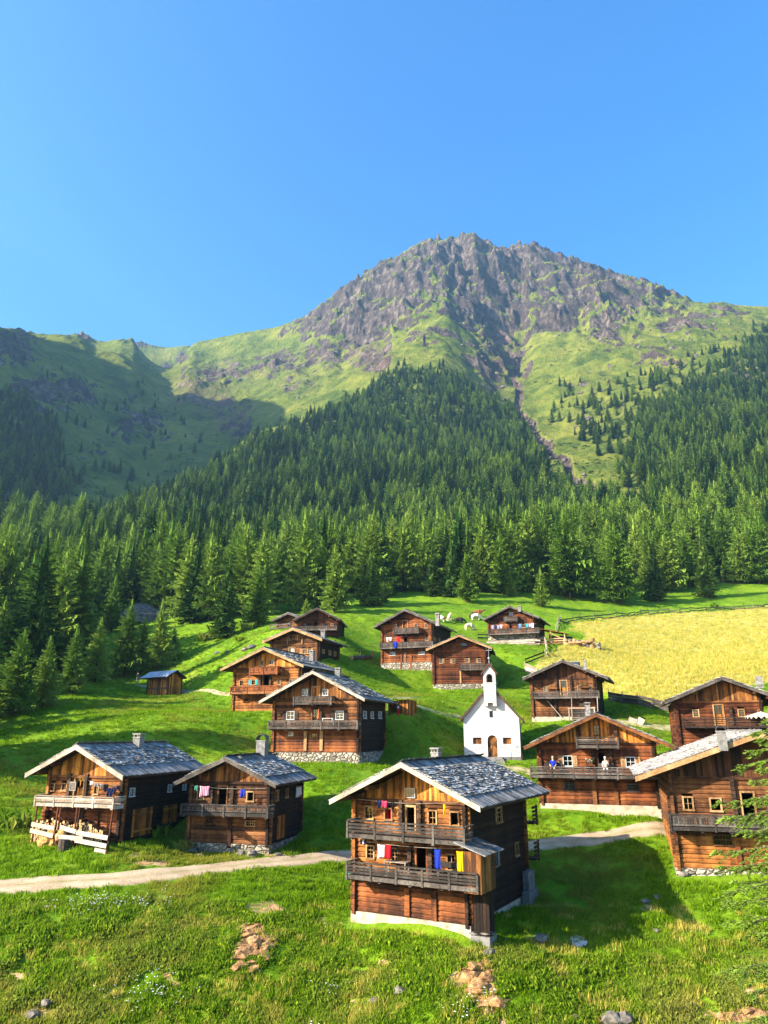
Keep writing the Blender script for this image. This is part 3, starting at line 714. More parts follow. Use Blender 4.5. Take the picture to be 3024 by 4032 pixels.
for x, y, z in EXTRA:
    _u.append(x / y); _v.append(math.log(y)); _s.append(z / y)
for k, h in HS.items():
    back = {'main': .3, 'left': .9, 'second': .6, 'shed': .2}.get(k, 1.0)
    for a, b, dz in ((-.5, 0, 0), (0, -.1, -.05), (.5, 0, 0), (.5, 1, back), (-.5, 1, back)):
        P = h.world(a * h.W, b * h.L, dz); _u.append(P.x / P.y); _v.append(math.log(P.y)); _s.append(P.z / P.y)
_u, _v, _s = map(np.array, (_u, _v, _s))
def _ker(r2): return 0.5 * r2 * np.log(r2 + 1e-12)
def _fit():
    n = len(_u); A = _ker((_u[:, None] - _u[None]) ** 2 + (_v[:, None] - _v[None]) ** 2) + np.eye(n) * 2e-4
    Pm = np.stack([np.ones(n), _u, _v], 1)
    M = np.block([[A, Pm], [Pm.T, np.zeros((3, 3))]])
    w = np.linalg.solve(M, np.concatenate([_s, np.zeros(3)])); return w[:n], w[n:]
_W, _A = _fit()
GU = np.linspace(-2.4, 1.9, 620); GV = np.linspace(math.log(4.0), math.log(3600), 420)
_G = np.empty((len(GV), len(GU)))
for i, vv in enumerate(GV):
    r2 = (GU[:, None] - _u[None]) ** 2 + (vv - _v[None]) ** 2
    _G[i] = _ker(r2) @ _W + _A[0] + _A[1] * GU + _A[2] * vv
def base_s(u, v):
    fu = np.clip((u - GU[0]) / (GU[1] - GU[0]), 0, len(GU) - 1.001); fv = np.clip((v - GV[0]) / (GV[1] - GV[0]), 0, len(GV) - 1.001)
    i = fu.astype(int); j = fv.astype(int); a = fu - i; b = fv - j
    return (_G[j, i] * (1 - a) + _G[j, i + 1] * a) * (1 - b) + (_G[j + 1, i] * (1 - a) + _G[j + 1, i + 1] * a) * b

ROCKPOLY = [(560,735),(640,682),(700,640),(760,590),(860,540),(1015,490),(1150,512),(1330,578),(1520,650),(1490,672),(1420,672),(1390,705),(1310,735),(1240,715),(1190,715),(1160,700),(1120,740),(1140,800),(1110,850),(1060,800),(1010,700),(960,672),(900,690),(830,735),(770,760),(730,740),(700,700),(620,712)]
BLOBS = [ # rocky or bare places: px, py, rx, ry, rockness, redness
 (1075,770,65,110,.75,.75),(480,810,120,45,.5,.6),(430,850,70,50,.45,1.0),(500,900,60,50,.65,.75),(590,790,90,45,.55,.4),(700,770,70,45,.6,.5),
 (20,755,80,50,.8,.2),(110,850,120,45,.85,.2),(300,910,130,65,.55,.2),(200,960,80,40,.4,.2),(800,770,60,35,.65,.8),(640,830,80,30,.4,.4),
 (1480,700,90,45,.62,.3),(1370,740,90,40,.5,.3),(1420,770,120,35,.42,.3),(1600,800,70,45,.45,.2),(1290,820,100,45,.38,.3),(1560,670,90,25,.5,.3),
 (1350,880,60,40,.35,.3),(1250,905,45,30,.35,.4),(1340,1095,60,25,.55,.4),(1440,1095,70,30,.35,.2),(920,730,90,25,.5,.2),(770,960,60,30,.2,.2),(660,1010,50,30,.2,.1),
 (215,718,70,20,.95,.2),(300,738,50,14,.7,.2),(160,760,100,25,.25,.1)]
GULLY = [(1120,770,7),(1104,815,6),(1124,850,8),(1116,885,8),(1150,908,9),(1158,938,7),(1190,955,11),(1187,985,8),(1226,998,11),(1232,1030,9),(1268,1036,11),(1290,1062,10)]
def seg_mask(px, py, pts):
    m = np.zeros(np.shape(px)); 
    for (x0, y0, r0), (x1, y1, r1) in zip(pts[:-1], pts[1:]):
        dx, dy = x1 - x0, y1 - y0; t = np.clip(((px - x0) * dx + (py - y0) * dy) / (dx * dx + dy * dy), 0, 1)
        d = np.hypot(px - x0 - t * dx, py - y0 - t * dy); r = r0 + (r1 - r0) * t
        m = np.maximum(m, 1 - sstep(.55, 1.15, d / r))
    return m
def soft_poly(px, py, poly, r):
    m = np.zeros(np.shape(px)); k = 0
    for a in range(8):
        for rr in (.5, 1.0):
            m = m + inpoly(px + math.cos(a * .785) * r * rr, py + math.sin(a * .785) * r * rr, poly); k += 1
    return m / k
def far_masks(px, py):
    rock = soft_poly(px, py, ROCKPOLY, 28); red = np.zeros(np.shape(px)) + .12 * rock
    for bx, by, rx, ry, w, rd in BLOBS:
        g = np.exp(-(((px - bx) / rx) ** 2 + ((py - by) / ry) ** 2)); rock = np.maximum(rock, w * g); red = np.maximum(red, rd * g)
    g = seg_mask(px, py, GULLY); return rock, red, g
CORR_U = np.linspace(-.75, .75, 400); CORR_S = np.zeros(400)
def height(x, y, want=False):
    x = np.asarray(x, float); y = np.asarray(y, float); yy = np.maximum(y, 4.2)
    s = base_s(x / yy, np.log(yy)) + np.interp(x / yy, CORR_U, CORR_S) * sstep(900, 1350, yy); z = s * yy
    near = 1 - sstep(200, 330, y)
    hum = .10 * fbm(x / 2.6, y / 2.6, 3, 5) + .22 * fbm(x / 9, y / 7, 3, 9) + .13 * ridged(x / 7, y / 1.5, 2, 15)
    amp = .35 + 1.3 * sstep(45, 41, y) + 1.5 * sstep(95, 150, y)
    z = z + near * hum * amp * np.where(y < 20, .3, 1)
    far = 1 - near; rock = red = gul = None
    if np.any(far > 0):
        px, py = proj(x, yy, s * yy); rock, red, gul = far_masks(px / K, py / K)
        m1 = .5 * fbm(x / 230, y / 230, 3, 21) + .5 * fbm(x / 60, y / 60, 3, 23)
        wx, wy = .5 * fbm(x / 150, y / 150, 3, 3), .5 * fbm(x / 150, y / 150, 3, 13)
        dx_, dy_ = x - 170, y - 1640; th_ = np.arctan2(dx_, -dy_); rr_ = np.hypot(dx_, dy_)
        rg = .26 * ridged(th_ * 4.2 + wx * 1.1, rr_ / 420 + wy, 4, 41, .5) + .50 * ridged(x / 105 + wx * 1.5, y / 125 + wy * 1.5, 5, 47, .55) + .26 * ridged((x + .6 * y) / 48 + wx, (y - .5 * x) / 60 + wy, 3, 53, .55) - .53
        fine = ridged(x / 30 + wx * 2, y / 34 + wy * 2, 3, 61, .5) - .5
        sm = rock * rock * (3 - 2 * rock)
        z = z + far * ((9 + 14 * sstep(400, 900, y)) * m1 * (1 - .6 * sm) + sm * (82 * rg + 12 * fine + 26 * (ridged(x / 210 + wx, (s * yy + .42 * x) / 62 + wx * 1.3 + wy, 3, 67, .5) - .5)) + (1 - sm) * 3.0 * fbm(x / 16, y / 16, 3, 77) - gul * 7)
    if want: return z, rock, red, gul
    return z
SKY = [(-260,670),(-120,690),(0,708),(60,716),(90,722),(140,722),(170,720),(182,714),(196,718),(225,733),(240,729),(262,733),(300,733),(335,744),(352,750),(385,746),(400,745),(440,736),(520,719),(600,706),(640,690),(655,684),(700,652),(740,618),(790,585),(830,562),(860,552),(890,532),(920,516),(950,512),(985,513),(1000,505),(1015,501),(1030,508),(1060,523),(1088,537),(1110,527),(1150,523),(1175,531),(1200,545),(1250,559),(1290,573),(1330,588),(1380,600),(1420,612),(1460,630),(1500,651),(1530,655),(1560,651),(1590,659),(1659,662),(1800,650),(1950,640)]
def calibrate():
    global CORR_S
    su, ss = us([a * K for a, b in SKY], [b * K for a, b in SKY]); yy = np.exp(np.linspace(math.log(900), math.log(2600), 260))
    for it in range(3):
        U2, Y2 = np.meshgrid(CORR_U, yy); z = height((U2 * Y2).ravel(), Y2.ravel()).reshape(U2.shape); top = (z / Y2).max(0)
        e = np.interp(CORR_U, su, ss) - top; k = np.exp(-.5 * (np.arange(-9, 10) / (3.0 if it < 2 else 1.6)) ** 2); k /= k.sum(); e = np.convolve(np.pad(e, 9, 'edge'), k, 'valid'); CORR_S = CORR_S + e
    print('SKYLINE residual', float(np.abs(e).mean()))
calibrate()
def hz(x, y): return float(height(np.array([x]), np.array([y]))[0])
_YS = np.exp(np.linspace(math.log(20), math.log(2600), 6000))
def hit(px, py, coarse=True):          # where a picture point meets the ground
    if coarse: px, py = px * K, py * K
    u, s = us(px, py); x = float(u) * _YS; z = float(s) * _YS; g = height(x, _YS)
    k = np.argmax(g > z)
    if k == 0: k = len(_YS) - 1
    y = float(_YS[k]); return Vector((float(u) * y, y, float(g[k])))

HAYPOLY = [(1208,1350),(1330,1334),(1400,1329),(1659,1313),(1950,1303),(1950,1480),(1659,1472),(1560,1500),(1450,1530),(1330,1505),(1180,1462),(1150,1448),(1190,1402),(1230,1396),(1290,1395),(1250,1365)]
DIRT = [(543,2040,36,38,1),(552,2012,26,22,1),(520,2058,22,22,.9),(575,1965,80,24,.62),(700,2000,60,18,.5),(690,1985,30,10,.5),(440,1880,60,16,.5),(1040,2125,40,42,1),(1050,2165,26,35,1),(990,2110,24,26,.8),(930,2065,70,16,.5),(1620,2195,60,30,.7),(1520,2190,40,14,.6),(830,2080,25,12,.6),(870,2105,40,20,.5),
        (1310,2205,50,14,.7),(1100,1940,30,10,.3),(1400,1960,25,14,.6),(930,2040,60,12,.45),(100,2190,120,26,.5),(640,2150,90,30,.35),(1290,2140,40,12,.35),(330,1865,60,12,.6),(300,1850,60,14,.5),(290,1830,40,16,.3),(570,1845,160,7,.45),(760,2130,60,30,.4),(250,2150,50,25,.4)]
def near_masks(x, y, z):
    px, py = proj(x, y, z); px = px / K; py = py / K
    hay = soft_poly(px + 26 * fbm(x / 9, y / 9, 3, 617), py + 9 * fbm(x / 8, y / 8, 3, 619), HAYPOLY, 12) * (y > 70); dirt = np.zeros(np.shape(x))
    for bx, by, rx, ry, w in DIRT:
        dirt = np.maximum(dirt, w * np.exp(-((((px - bx) / rx) ** 2 + ((py - by) / ry) ** 2)) ** 1.5))
    dirt = np.maximum(dirt, .62 * sstep(.16, .42, fbm(x / 2.2, y / 1.3, 3, 611)) * sstep(2030, 2120, py) * (y > 30))
    return px, py, hay, dirt

def grid_mesh(name, U, V):
    uu, vv = np.meshgrid(U, V); y = np.exp(vv); x = uu * y
    z, rock, red, gul = height(x.ravel(), y.ravel(), True); z = z.reshape(x.shape)
    nr, nc = x.shape; n = nr * nc
    co = np.stack([x.ravel(), y.ravel(), z.ravel()], 1).astype(np.float32)
    idx = np.arange(n).reshape(nr, nc); q = np.stack([idx[:-1, :-1], idx[:-1, 1:], idx[1:, 1:], idx[1:, :-1]], -1).reshape(-1, 4)
    me = bpy.data.meshes.new(name); me.vertices.add(n); me.vertices.foreach_set('co', co.ravel())
    me.loops.add(q.size); me.loops.foreach_set('vertex_index', q.ravel().astype(np.int32))
    me.polygons.add(len(q)); me.polygons.foreach_set('loop_start', np.arange(0, q.size, 4, dtype=np.int32))
    me.polygons.foreach_set('use_smooth', np.ones(len(q), bool)); me.update(calc_edges=True)
    def at_(nm, a):
        t = me.attributes.new(nm, 'FLOAT', 'POINT'); t.data.foreach_set('value', np.asarray(a, np.float32).ravel())
    o = bpy.data.objects.new(name, me); COL.objects.link(o); o['kind'] = 'structure'
    return o, co, rock, red, gul, at_
YB = math.log(232)
UN = np.concatenate([np.linspace(-2.3, -.66, 60, endpoint=False), np.linspace(-.66, .66, 800, endpoint=False), np.linspace(.66, 1.8, 50)])
VN = np.concatenate([np.linspace(math.log(4.3), math.log(35), 40, endpoint=False), np.linspace(math.log(35), YB, 430)])
meadow, _co, _, _, _, _at = grid_mesh('meadow_ground', UN, VN)
_px, _py, _hay, _dirt = near_masks(_co[:, 0], np.maximum(_co[:, 1], 4.3), _co[:, 2])
_at('hay', _hay); _at('dirt', np.where(_co[:, 1] > 30, _dirt, 0))
VF = np.concatenate([np.linspace(YB, math.log(1750), 600, endpoint=False), np.linspace(math.log(1750), math.log(3300), 40)])
UF = np.concatenate([np.linspace(-2.3, -.72, 120, endpoint=False), np.linspace(-.72, .72, 900, endpoint=False), np.linspace(.72, 1.8, 80)])
mountain, _co2, rock, red, gul, _at2 = grid_mesh('mountain', UF, VF)
_nz = np.empty(len(_co2) * 3, np.float32); mountain.data.vertices.foreach_get('normal', _nz); _nz = _nz.reshape(-1, 3)[:, 2]
_n1 = fbm(_co2[:, 0] / 45, _co2[:, 1] / 45, 4, 91); _n2 = fbm(_co2[:, 0] / 14, _co2[:, 1] / 14, 3, 95)
_pxf, _pyf = proj(_co2[:, 0], _co2[:, 1], _co2[:, 2]); _pxf = _pxf / K; _pyf = _pyf / K
_rk = rock * 1.15 - .52 + .62 * _n1 + .40 * _n2 - .55 * sstep(.70, .86, _nz) * np.clip(rock * 1.5, 0, 1) + 1.1 * sstep(.62, .38, _nz) * sstep(300, 500, _co2[:, 1]) * np.clip(rock * 2 + .25, 0, 1)
_gp = fbm(_co2[:, 0] / 70, _co2[:, 1] / 70, 4, 191); _rk = _rk - (1.25 * sstep(-.15, .10, _gp - .0 + .12 * sstep(1150, 1400, _pxf)) * soft_poly(_pxf, _pyf, ROCKPOLY, 10) + .25 * sstep(.0, .25, _gp)) * sstep(1620, 1300, _co2[:, 1]) * sstep(.22, .5, _nz)
_at2('rock', np.clip(sstep(-.12, .22, _rk) + gul, 0, 1)); _at2('red', np.clip(red * (0.75 + .6 * _n1) + gul * .5, 0, 1))

# ground materials
def mat_meadow():
    n = NT('meadow_grass'); p = n.pos()
    a = n.noise(p, 1.6, 6, .65); b = n.noise(p, .16, 4, .55); c0 = n.noise(p, 7.0, 4, .7)
    f = n.math('ADD', n.math('MULTIPLY', a, .55), n.math('MULTIPLY', b, .55))
    g = n.ramp(f, [(.34, (.032, .088, .003)), (.50, (.085, .178, .004)), (.68, (.175, .262, .009))])
    dry = n.range(n.noise(n.pos(), .33, 5, .65), .56, .70)
    g = n.mix(n.math('MULTIPLY', dry, .45), g, (.20, .19, .045))
    hcol = n.ramp(n.noise(n.pos((1, 1, 3)), .5, 6, .7), [(.32, (.17, .21, .03)), (.5, (.34, .30, .06)), (.68, (.50, .39, .12))])
    hm = n.math('ADD', n.attr('hay'), n.math('MULTIPLY_ADD', n.noise(n.pos(), .2, 4), 1.0, -.5))
    g = n.mix(n.math('MULTIPLY', n.range(hm, .35, .65), n.range(n.attr('hay'), .02, .2)), g, hcol)
    dn = n.math('ADD', n.attr('dirt'), n.math('MULTIPLY_ADD', n.noise(n.pos(), 1.1, 6, .7), 1.1, -.55))
    dm = n.math('MULTIPLY', n.range(dn, .42, .58), n.range(n.attr('dirt'), .05, .25))
    dcol = n.ramp(n.noise(n.pos(), 2.4, 6, .7), [(.3, (.20, .10, .04)), (.5, (.42, .25, .11)), (.7, (.60, .43, .24))])
    g = n.mix(dm, g, dcol)
    h = n.math('ADD', n.math('MULTIPLY', a, .6), n.math('MULTIPLY', c0, .4))
    n.bsdf(g, .95, n.bump(h, .8, .22), .1); MATS['meadow_grass'] = n.m
def mat_mountain():
    n = NT('mountain_slope'); p = n.pos()
    a = n.noise(p, .035, 7, .65); b = n.noise(n.pos((1, 1, .4)), .11, 6, .7); cc = n.noise(p, .012, 4, .5)
    g = n.ramp(n.math('ADD', n.math('MULTIPLY', a, .6), n.math('MULTIPLY', cc, .45)), [(.36, (.038, .066, .009)), (.50, (.100, .130, .015)), (.66, (.195, .200, .030))])
    g = n.mix(n.math('MULTIPLY', n.range(n.attr('red'), .12, .8), .75), g, (.105, .078, .042)); g = n.mix(n.range(n.noise(p, .16, 4, .7), .60, .72, 0, .55), g, (.022, .048, .010))
    r = n.ramp(b, [(.34, (.016, .012, .011)), (.5, (.066, .050, .043)), (.68, (.225, .18, .145))])
    rr = n.ramp(b, [(.30, (.060, .038, .030)), (.5, (.145, .095, .075)), (.7, (.28, .20, .155))])
    r = n.mix(n.range(n.attr('red'), .15, .9), r, rr); r = n.mix(n.range(n.noise(p, .011, 4, .6), .42, .62, 0, .75), r, (.044, .034, .030))
    f = n.math('ADD', n.attr('rock'), n.math('MULTIPLY_ADD', n.noise(p, .07, 6, .7), 1.2, -.6))
    c = n.mix(n.range(f, .38, .56), g, r)
    n.bsdf(c, .95, n.bump(n.math('ADD', b, n.math('MULTIPLY', a, .7)), .9, 7.0), .1); MATS['mountain_slope'] = n.m
mat_meadow(); mat_mountain()
meadow.data.materials.append(MATS['meadow_grass']); mountain.data.materials.append(MATS['mountain_slope'])

# ------------------------------------------------------------------ light
SUN_AZ, SUN_EL = math.radians(69), math.radians(26)
SD = Vector((-math.sin(SUN_AZ) * math.cos(SUN_EL), -math.cos(SUN_AZ) * math.cos(SUN_EL), math.sin(SUN_EL)))
sl = bpy.data.lights.new('sun', 'SUN'); sl.energy = 5.0; sl.angle = math.radians(.5); sl.color = (1.0, .90, .74)
so = bpy.data.objects.new('sun', sl); COL.objects.link(so); so.rotation_euler = SD.to_track_quat('Z', 'Y').to_euler()
W = bpy.data.worlds.new('World'); SC.world = W; W.use_nodes = True
nt = W.node_tree; bg = nt.nodes['Background']; sk = nt.nodes.new('ShaderNodeTexSky'); sk.sky_type = 'NISHITA'; sk.sun_disc = False
sk.sun_elevation = SUN_EL; sk.sun_rotation = math.atan2(SD.x, SD.y); sk.altitude = 1400; sk.air_density = 1.0; sk.dust_density = 2.2; sk.ozone_density = 1.0
hs = nt.nodes.new('ShaderNodeHueSaturation'); hs.inputs['Saturation'].default_value = 1.4; hs.inputs['Hue'].default_value = .503; nt.links.new(sk.outputs[0], hs.inputs['Color']); nt.links.new(hs.outputs[0], bg.inputs[0]); bg.inputs[1].default_value = .142
SC.view_settings.view_transform = 'Standard'; SC.view_settings.look = 'None'; SC.view_settings.exposure = 1.72; SC.view_settings.gamma = 1
SC.cycles.use_denoising = True; SC.cycles.denoiser = 'OPENIMAGEDENOISE'; SC.cycles.denoising_input_passes = 'RGB_ALBEDO_NORMAL'; SC.cycles.denoising_prefilter = 'NONE'; SC.cycles.use_adaptive_sampling = False; SC.cycles.max_bounces = 5; SC.cycles.diffuse_bounces = 1; SC.cycles.glossy_bounces = 2; SC.cycles.transmission_bounces = 3; SC.cycles.transparent_max_bounces = 8; SC.cycles.volume_bounces = 0
# ------------------------------------------------------------------ building the houses
G = 'old log houses of the alpine hamlet'
WF, WB, WD, WW = dict(frame='wood_fresh'), dict(frame='log_brown'), dict(frame='wood_dark'), dict(frame='white_paint')
h = HS['main']
build_house('log_house', h, 'large three storey log house in front with two long balconies and a cream plaster base', 'house', plinth='plaster_cream', group=G, lh=.24,
  win=[((250, 500, 318, 600), dict(mx=2, my=3, curtain='cloth_pink')), ((392, 515, 455, 607), dict(mx=1, my=1, glass=False, curtain='cloth_red')), ((708, 532, 780, 645), dict(mx=2, my=2, curtain='cloth_red')), ((865, 540, 942, 655), dict(mx=1, my=1, glass=False)),
       ((262, 785, 325, 890), dict(mx=2, my=3)), ((440, 805, 498, 912), dict(mx=2, my=3)), ((845, 850, 917, 975), dict(mx=2, my=2, curtain='cloth_white'))],
  rwin=[((1195, 515, 1245, 620), dict(mx=2, my=3)), ((1335, 770, 1367, 862), dict(mx=2, my=2)), ((1188, 810, 1226, 930), dict(mx=2, my=2))],
  doors=[((545, 497, 628, 690), {}), ((618, 780, 712, 985), dict(frame='log_red'))],
  bal=[dict(rail=(128, 972, 592, 668), bot=(125, 962, 716, 806), n=1.15, style='rails'), dict(rail=(122, 1068, 897, 1003), bot=(122, 1066, 1020, 1138), n=1.2, style='rails')],
  posts=[(522, 455, 680, 'ends'), (655, 462, 690, 'ends'), (585, 790, 985, 'ends'), (735, 800, 1000, 'ends'), (563, 1100, 1300), (757, 1120, 1335)], roofkw=dict(sc=.78),
  chim=dict(base=(770, 155), top=(772, 84), w=64, cx=-.55))
h = HS['left']
build_house('log_house', h, 'long log house with firewood stacked under its sunlit balcony and a wide slate roof', 'house', group=G, low='log_red',
  win=[((285, 495, 332, 572), dict(mx=2, my=2)), ((402, 495, 448, 572), dict(mx=2, my=2)), ((712, 525, 752, 605), dict(mx=2, my=3))],
  rwin=[((1048, 545, 1092, 622), dict(mx=2, my=3, frame='white_paint')), ((1415, 510, 1447, 580), dict(mx=2, my=3, frame='white_paint')), ((1558, 495, 1586, 560), dict(mx=2, my=3, frame='white_paint'))],
  doors=[((528, 432, 607, 660), dict(leaf='glass'))],
  bal=[dict(rail=(152, 897, 590, 655), bot=(140, 890, 692, 756), n=1.2, mat='wood_pale')],
  posts=[(490, 430, 640, 'ends'), (652, 440, 650, 'ends'), (605, 750, 930, 'log_brown'), (745, 770, 950)],
  roofkw=dict(style=(.13, .72), bmat='roof_light', fh=.3, sc=.85), chim=dict(base=(1130, 155), top=(1132, 33), w=82))
h = HS['second']
build_house('log_house', h, 'weathered log house with baluster balcony, stones lying on its grey board roof', 'house', group=G, low='log_brown', up='log_brown', board='board_brown', plinth='stone_masonry',
  win=[((308, 560, 376, 697), dict(mx=2, my=3)), ((808, 608, 884, 717), dict(mx=1, my=1, glass=False)), ((378, 888, 480, 947), dict(mx=3, my=2, frame='log_brown')), ((793, 905, 897, 970), dict(mx=4, my=2))],
  rwin=[((1090, 600, 1126, 705), dict(mx=2, my=3)), ((1198, 578, 1226, 672), dict(mx=2, my=3)), ((1310, 560, 1345, 660), dict(mx=2, my=3))],
  doors=[((518, 550, 610, 770), dict(frame='log_brown'))],
  bal=[dict(rail=(145, 1025, 735, 762), bot=(140, 1012, 846, 880), n=1.1, style='balusters')],
  posts=[(465, 560, 760, 'ends'), (672, 570, 770, 'ends'), (645, 880, 1190, 'log_dark')],
  roofkw=dict(style=(.22, .76), fascia='wood_grey'), chim=dict(base=(962, 255), top=(950, 75), w=104, cap='hood'))
h = HS['plinthed']
build_house('log_house', h, 'broad log house on a high fieldstone base with two baluster balconies and white windows', 'house', group=G, up='log_brown', board='board_brown', plinth='stone_masonry', lh=.27,
  win=[((706, 752, 754, 806), dict(frame='white_paint')), ((873, 752, 917, 806), dict(frame='white_paint')), ((580, 933, 641, 1002), dict(frame='white_paint', shut='LR', shutmat='wood_dark')), ((980, 930, 1044, 1002), dict(frame='white_paint', shut='LR', shutmat='wood_dark', my=3)), ((596, 1102, 632, 1135), dict(frame='white_paint')), ((770, 1110, 836, 1158), dict(frame='log_brown', mx=3))],
  rwin=[((1200, 930, 1226, 995), dict(frame='white_paint')), ((1262, 935, 1285, 995), dict(frame='white_paint')), ((1325, 935, 1350, 995), dict(frame='white_paint'))],
  doors=[((783, 732, 851, 842), dict(leaf='leaf', mat='board_orange')), ((783, 913, 838, 1062), dict(leaf='glass', frame='log_brown', mat='log_red'))],
  bal=[dict(rail=(637, 942, 812, 812), bot=(635, 942, 876, 880), n=.9, style='balusters'), dict(rail=(430, 1156, 1012, 1006), bot=(430, 1156, 1080, 1076), n=1.1, style='balusters', post=1.8)],
  posts=[(735, 1095, 1258, 'wood_fresh'), (865, 1095, 1258, 'wood_fresh'), (862, 890, 1010, 'ends')],
  roofkw=dict(style=(.1, .86), sc=1.2), chim=dict(base=(998, 664), top=(998, 588), w=46))
h = HS['carved']
build_house('log_house', h, 'bright brown log house with carved orange balconies and pale blue shutters', 'house', group=G, up='log_orange', low='log_orange', lh=.28,
  win=[((490, 663, 542, 724), WF), ((603, 648, 664, 716), WF), ((250, 895, 298, 962), WF), ((390, 888, 440, 952), dict(shut='LR', shutmat='cloth_teal')), ((697, 882, 742, 947), WF), ((838, 880, 886, 925), WF), ((298, 1100, 366, 1152), dict(frame='log_red'))],
  rwin=[], doors=[((527, 838, 606, 1000), dict(frame='log_brown'))],
  bal=[dict(rail=(372, 697, 736, 733), bot=(372, 697, 826, 824), n=.9, style='carved', mat='wood_carved'), dict(rail=(146, 958, 966, 955), bot=(135, 955, 1056, 1046), n=1.1, style='carved', mat='wood_carved', deckmat='log_brown', post=2.0)],
  posts=[(505, 845, 1010, 'ends'), (625, 840, 1000, 'ends')],
  roofkw=dict(style=(.05, .82), sc=1.25, bmat='roof_light', fascia='wood_fresh'), chim=dict(base=(1105, 682), top=(1105, 556), w=56))
h = HS['shuttered']
build_house('log_house', h, 'log house with light new barge boards and pale window shutters, behind the carved balcony house', 'house', group=G, up='log_brown', low='log_brown', lh=.3, deep=0,
  win=[((822, 393, 848, 432), dict(mx=1)), ((990, 523, 1042, 582), dict(frame='wood_fresh', shut='L')), ((1055, 523, 1097, 582), dict(shut='R'))],
  rwin=[((1228, 525, 1244, 585), dict(shut='LR')), ((1305, 540, 1320, 600), dict(shut='LR')), ((1366, 552, 1380, 612), dict(shut='LR'))],
  doors=[((878, 360, 938, 424), dict(leaf='leaf', mat='board_brown')), ((832, 502, 908, 600), dict(leaf='leaf', mat='wood_pale'))],
  posts=[(820, 400, 470, 'wood_fresh', .07), (992, 395, 470, 'wood_fresh', .07)],
  roofkw=dict(style=(0, .95), sc=1.3, fascia='wood_fresh', fh=.34), chim=dict(base=(1240, 390), top=(1240, 312), w=56))
h = HS['topdark']
build_house('log_house', h, 'dark log house at the forest edge with boarded gable and one plank balcony', 'house', group=G, up='log_dark', low='log_dark', board='board_dark', lh=.3,
  win=[((1006, 222, 1038, 250), WD), ((1235, 222, 1262, 250), WD), ((1328, 220, 1360, 250), WF)], doors=[((1128, 198, 1172, 290), dict(frame='log_brown'))],
  bal=[dict(rail=(925, 1397, 258, 252), bot=(925, 1397, 306, 302), n=1.0, style='rails', mat='wood_grey')], roofkw=dict(style=(0, 1), sc=1.4, fascia='wood_dark'))
h = HS['tophut']
build_house('log_hut', h, 'small brown log hut half hidden behind the dark log house at the forest edge', 'hut', up='log_brown', low='log_brown', lh=.3,
  win=[((822, 208, 856, 252), WD)], roofkw=dict(style=(0, 1), sc=1.3, fascia='wood_grey'))
h = HS['laundry']
build_house('log_house', h, 'tall reddish log house with white stone base, small gable balcony and red washing', 'house', group=G, up='log_red', low='log_red', plinth='stone_masonry', lh=.28,
  win=[((278, 292, 312, 337), WF), ((513, 283, 557, 337), WF), ((638, 278, 677, 342), WF), ((643, 443, 682, 492), WF), ((225, 620, 291, 662), WW), ((568, 618, 637, 652), WW)],
  rwin=[((748, 450, 772, 505), WF), ((798, 460, 818, 505), WF)], doors=[((373, 248, 442, 360), dict(leaf='leaf', mat='log_red')), ((385, 440, 442, 540), dict(frame='log_red'))],
  bal=[dict(rail=(275, 562, 337, 333), bot=(275, 562, 407, 402), n=1.0, style='boards'), dict(rail=(105, 732, 515, 494), bot=(108, 735, 581, 566), n=1.1, style='boards', post=2.0)],
  posts=[(362, 650, 822), (475, 650, 822), (408, 620, 810, 'wood_pale', .05)], roofkw=dict(style=(.04, .96), sc=1.35, fascia='wood_grey'), chim=dict(base=(793, 277), top=(793, 172), w=50))
h = HS['darklog']
build_house('log_house', h, 'plain dark log house on a boulder base right behind the chapel tower', 'house', group=G, up='log_dark', low='log_dark', plinth='stone_masonry', lh=.27,
  win=[((808, 700, 850, 757), dict(shut='R')), ((957, 700, 1000, 757), dict(shut='L')), ((1110, 697, 1152, 750), dict(shut='R')), ((1260, 697, 1302, 750), dict(shut='L')), ((1060, 510, 1140, 555), dict(frame='wood_dark'))],
  bal=[dict(rail=(1050, 1425, 755, 752), bot=(1050, 1425, 836, 834), n=.9, style='rails')], posts=[(1058, 840, 990, 'wood_fresh', .1)], roofkw=dict(style=(0, 1), sc=1.35, fascia='wood_fresh'))
h = HS['topright']
build_house('log_house', h, 'uppermost log house by the hay meadow, washing hung out, planks stacked below', 'house', group=G, up='log_red', low='log_red', plinth='stone_masonry', lh=.3,
  win=[((373, 150, 421, 187), WW), ((524, 288, 582, 337), WF)], doors=[((374, 283, 416, 385), dict(frame='log_red'))],
  bal=[dict(rail=(310, 466, 206, 202), bot=(310, 466, 263, 260), n=.9, style='boards'), dict(rail=(130, 728, 356, 334), bot=(134, 730, 415, 402), n=1.2, style='balusters', post=2.2)],
  roofkw=dict(style=(0, .98), sc=1.4, fascia='wood_grey'), chim=dict(base=(500, 127), top=(500, 82), w=38))
h = HS['poles']
build_house('log_house', h, 'log house with pink flower boxes, its balcony propped by thin pale poles', 'house', group=G, up='log_brown', low='log_brown', board='board_dark', plinth='plaster_cream', lh=.27,
  win=[((778, 1030, 827, 1090), WF), ((1178, 1018, 1217, 1085), WF), ((1318, 1018, 1362, 1082), WF), ((1198, 1218, 1268, 1264), dict(frame='log_brown', mx=3))], doors=[((968, 952, 1073, 1140), dict(leaf='glass', frame='wood_fresh'))],
  bal=[dict(rail=(656, 1432, 1086, 1086), bot=(656, 1440, 1170, 1166), n=1.1, style='balusters', post=2.1)], posts=[(925, 905, 1085, 'ends'), (1100, 910, 1085, 'ends'), (918, 1180, 1385, 'ends')],
  roofkw=dict(style=(0, 1), sc=1.3, fascia='wood_grey'), chim=dict(base=(1270, 802), top=(1268, 705), w=40, cap='hood'))
h = HS['people']
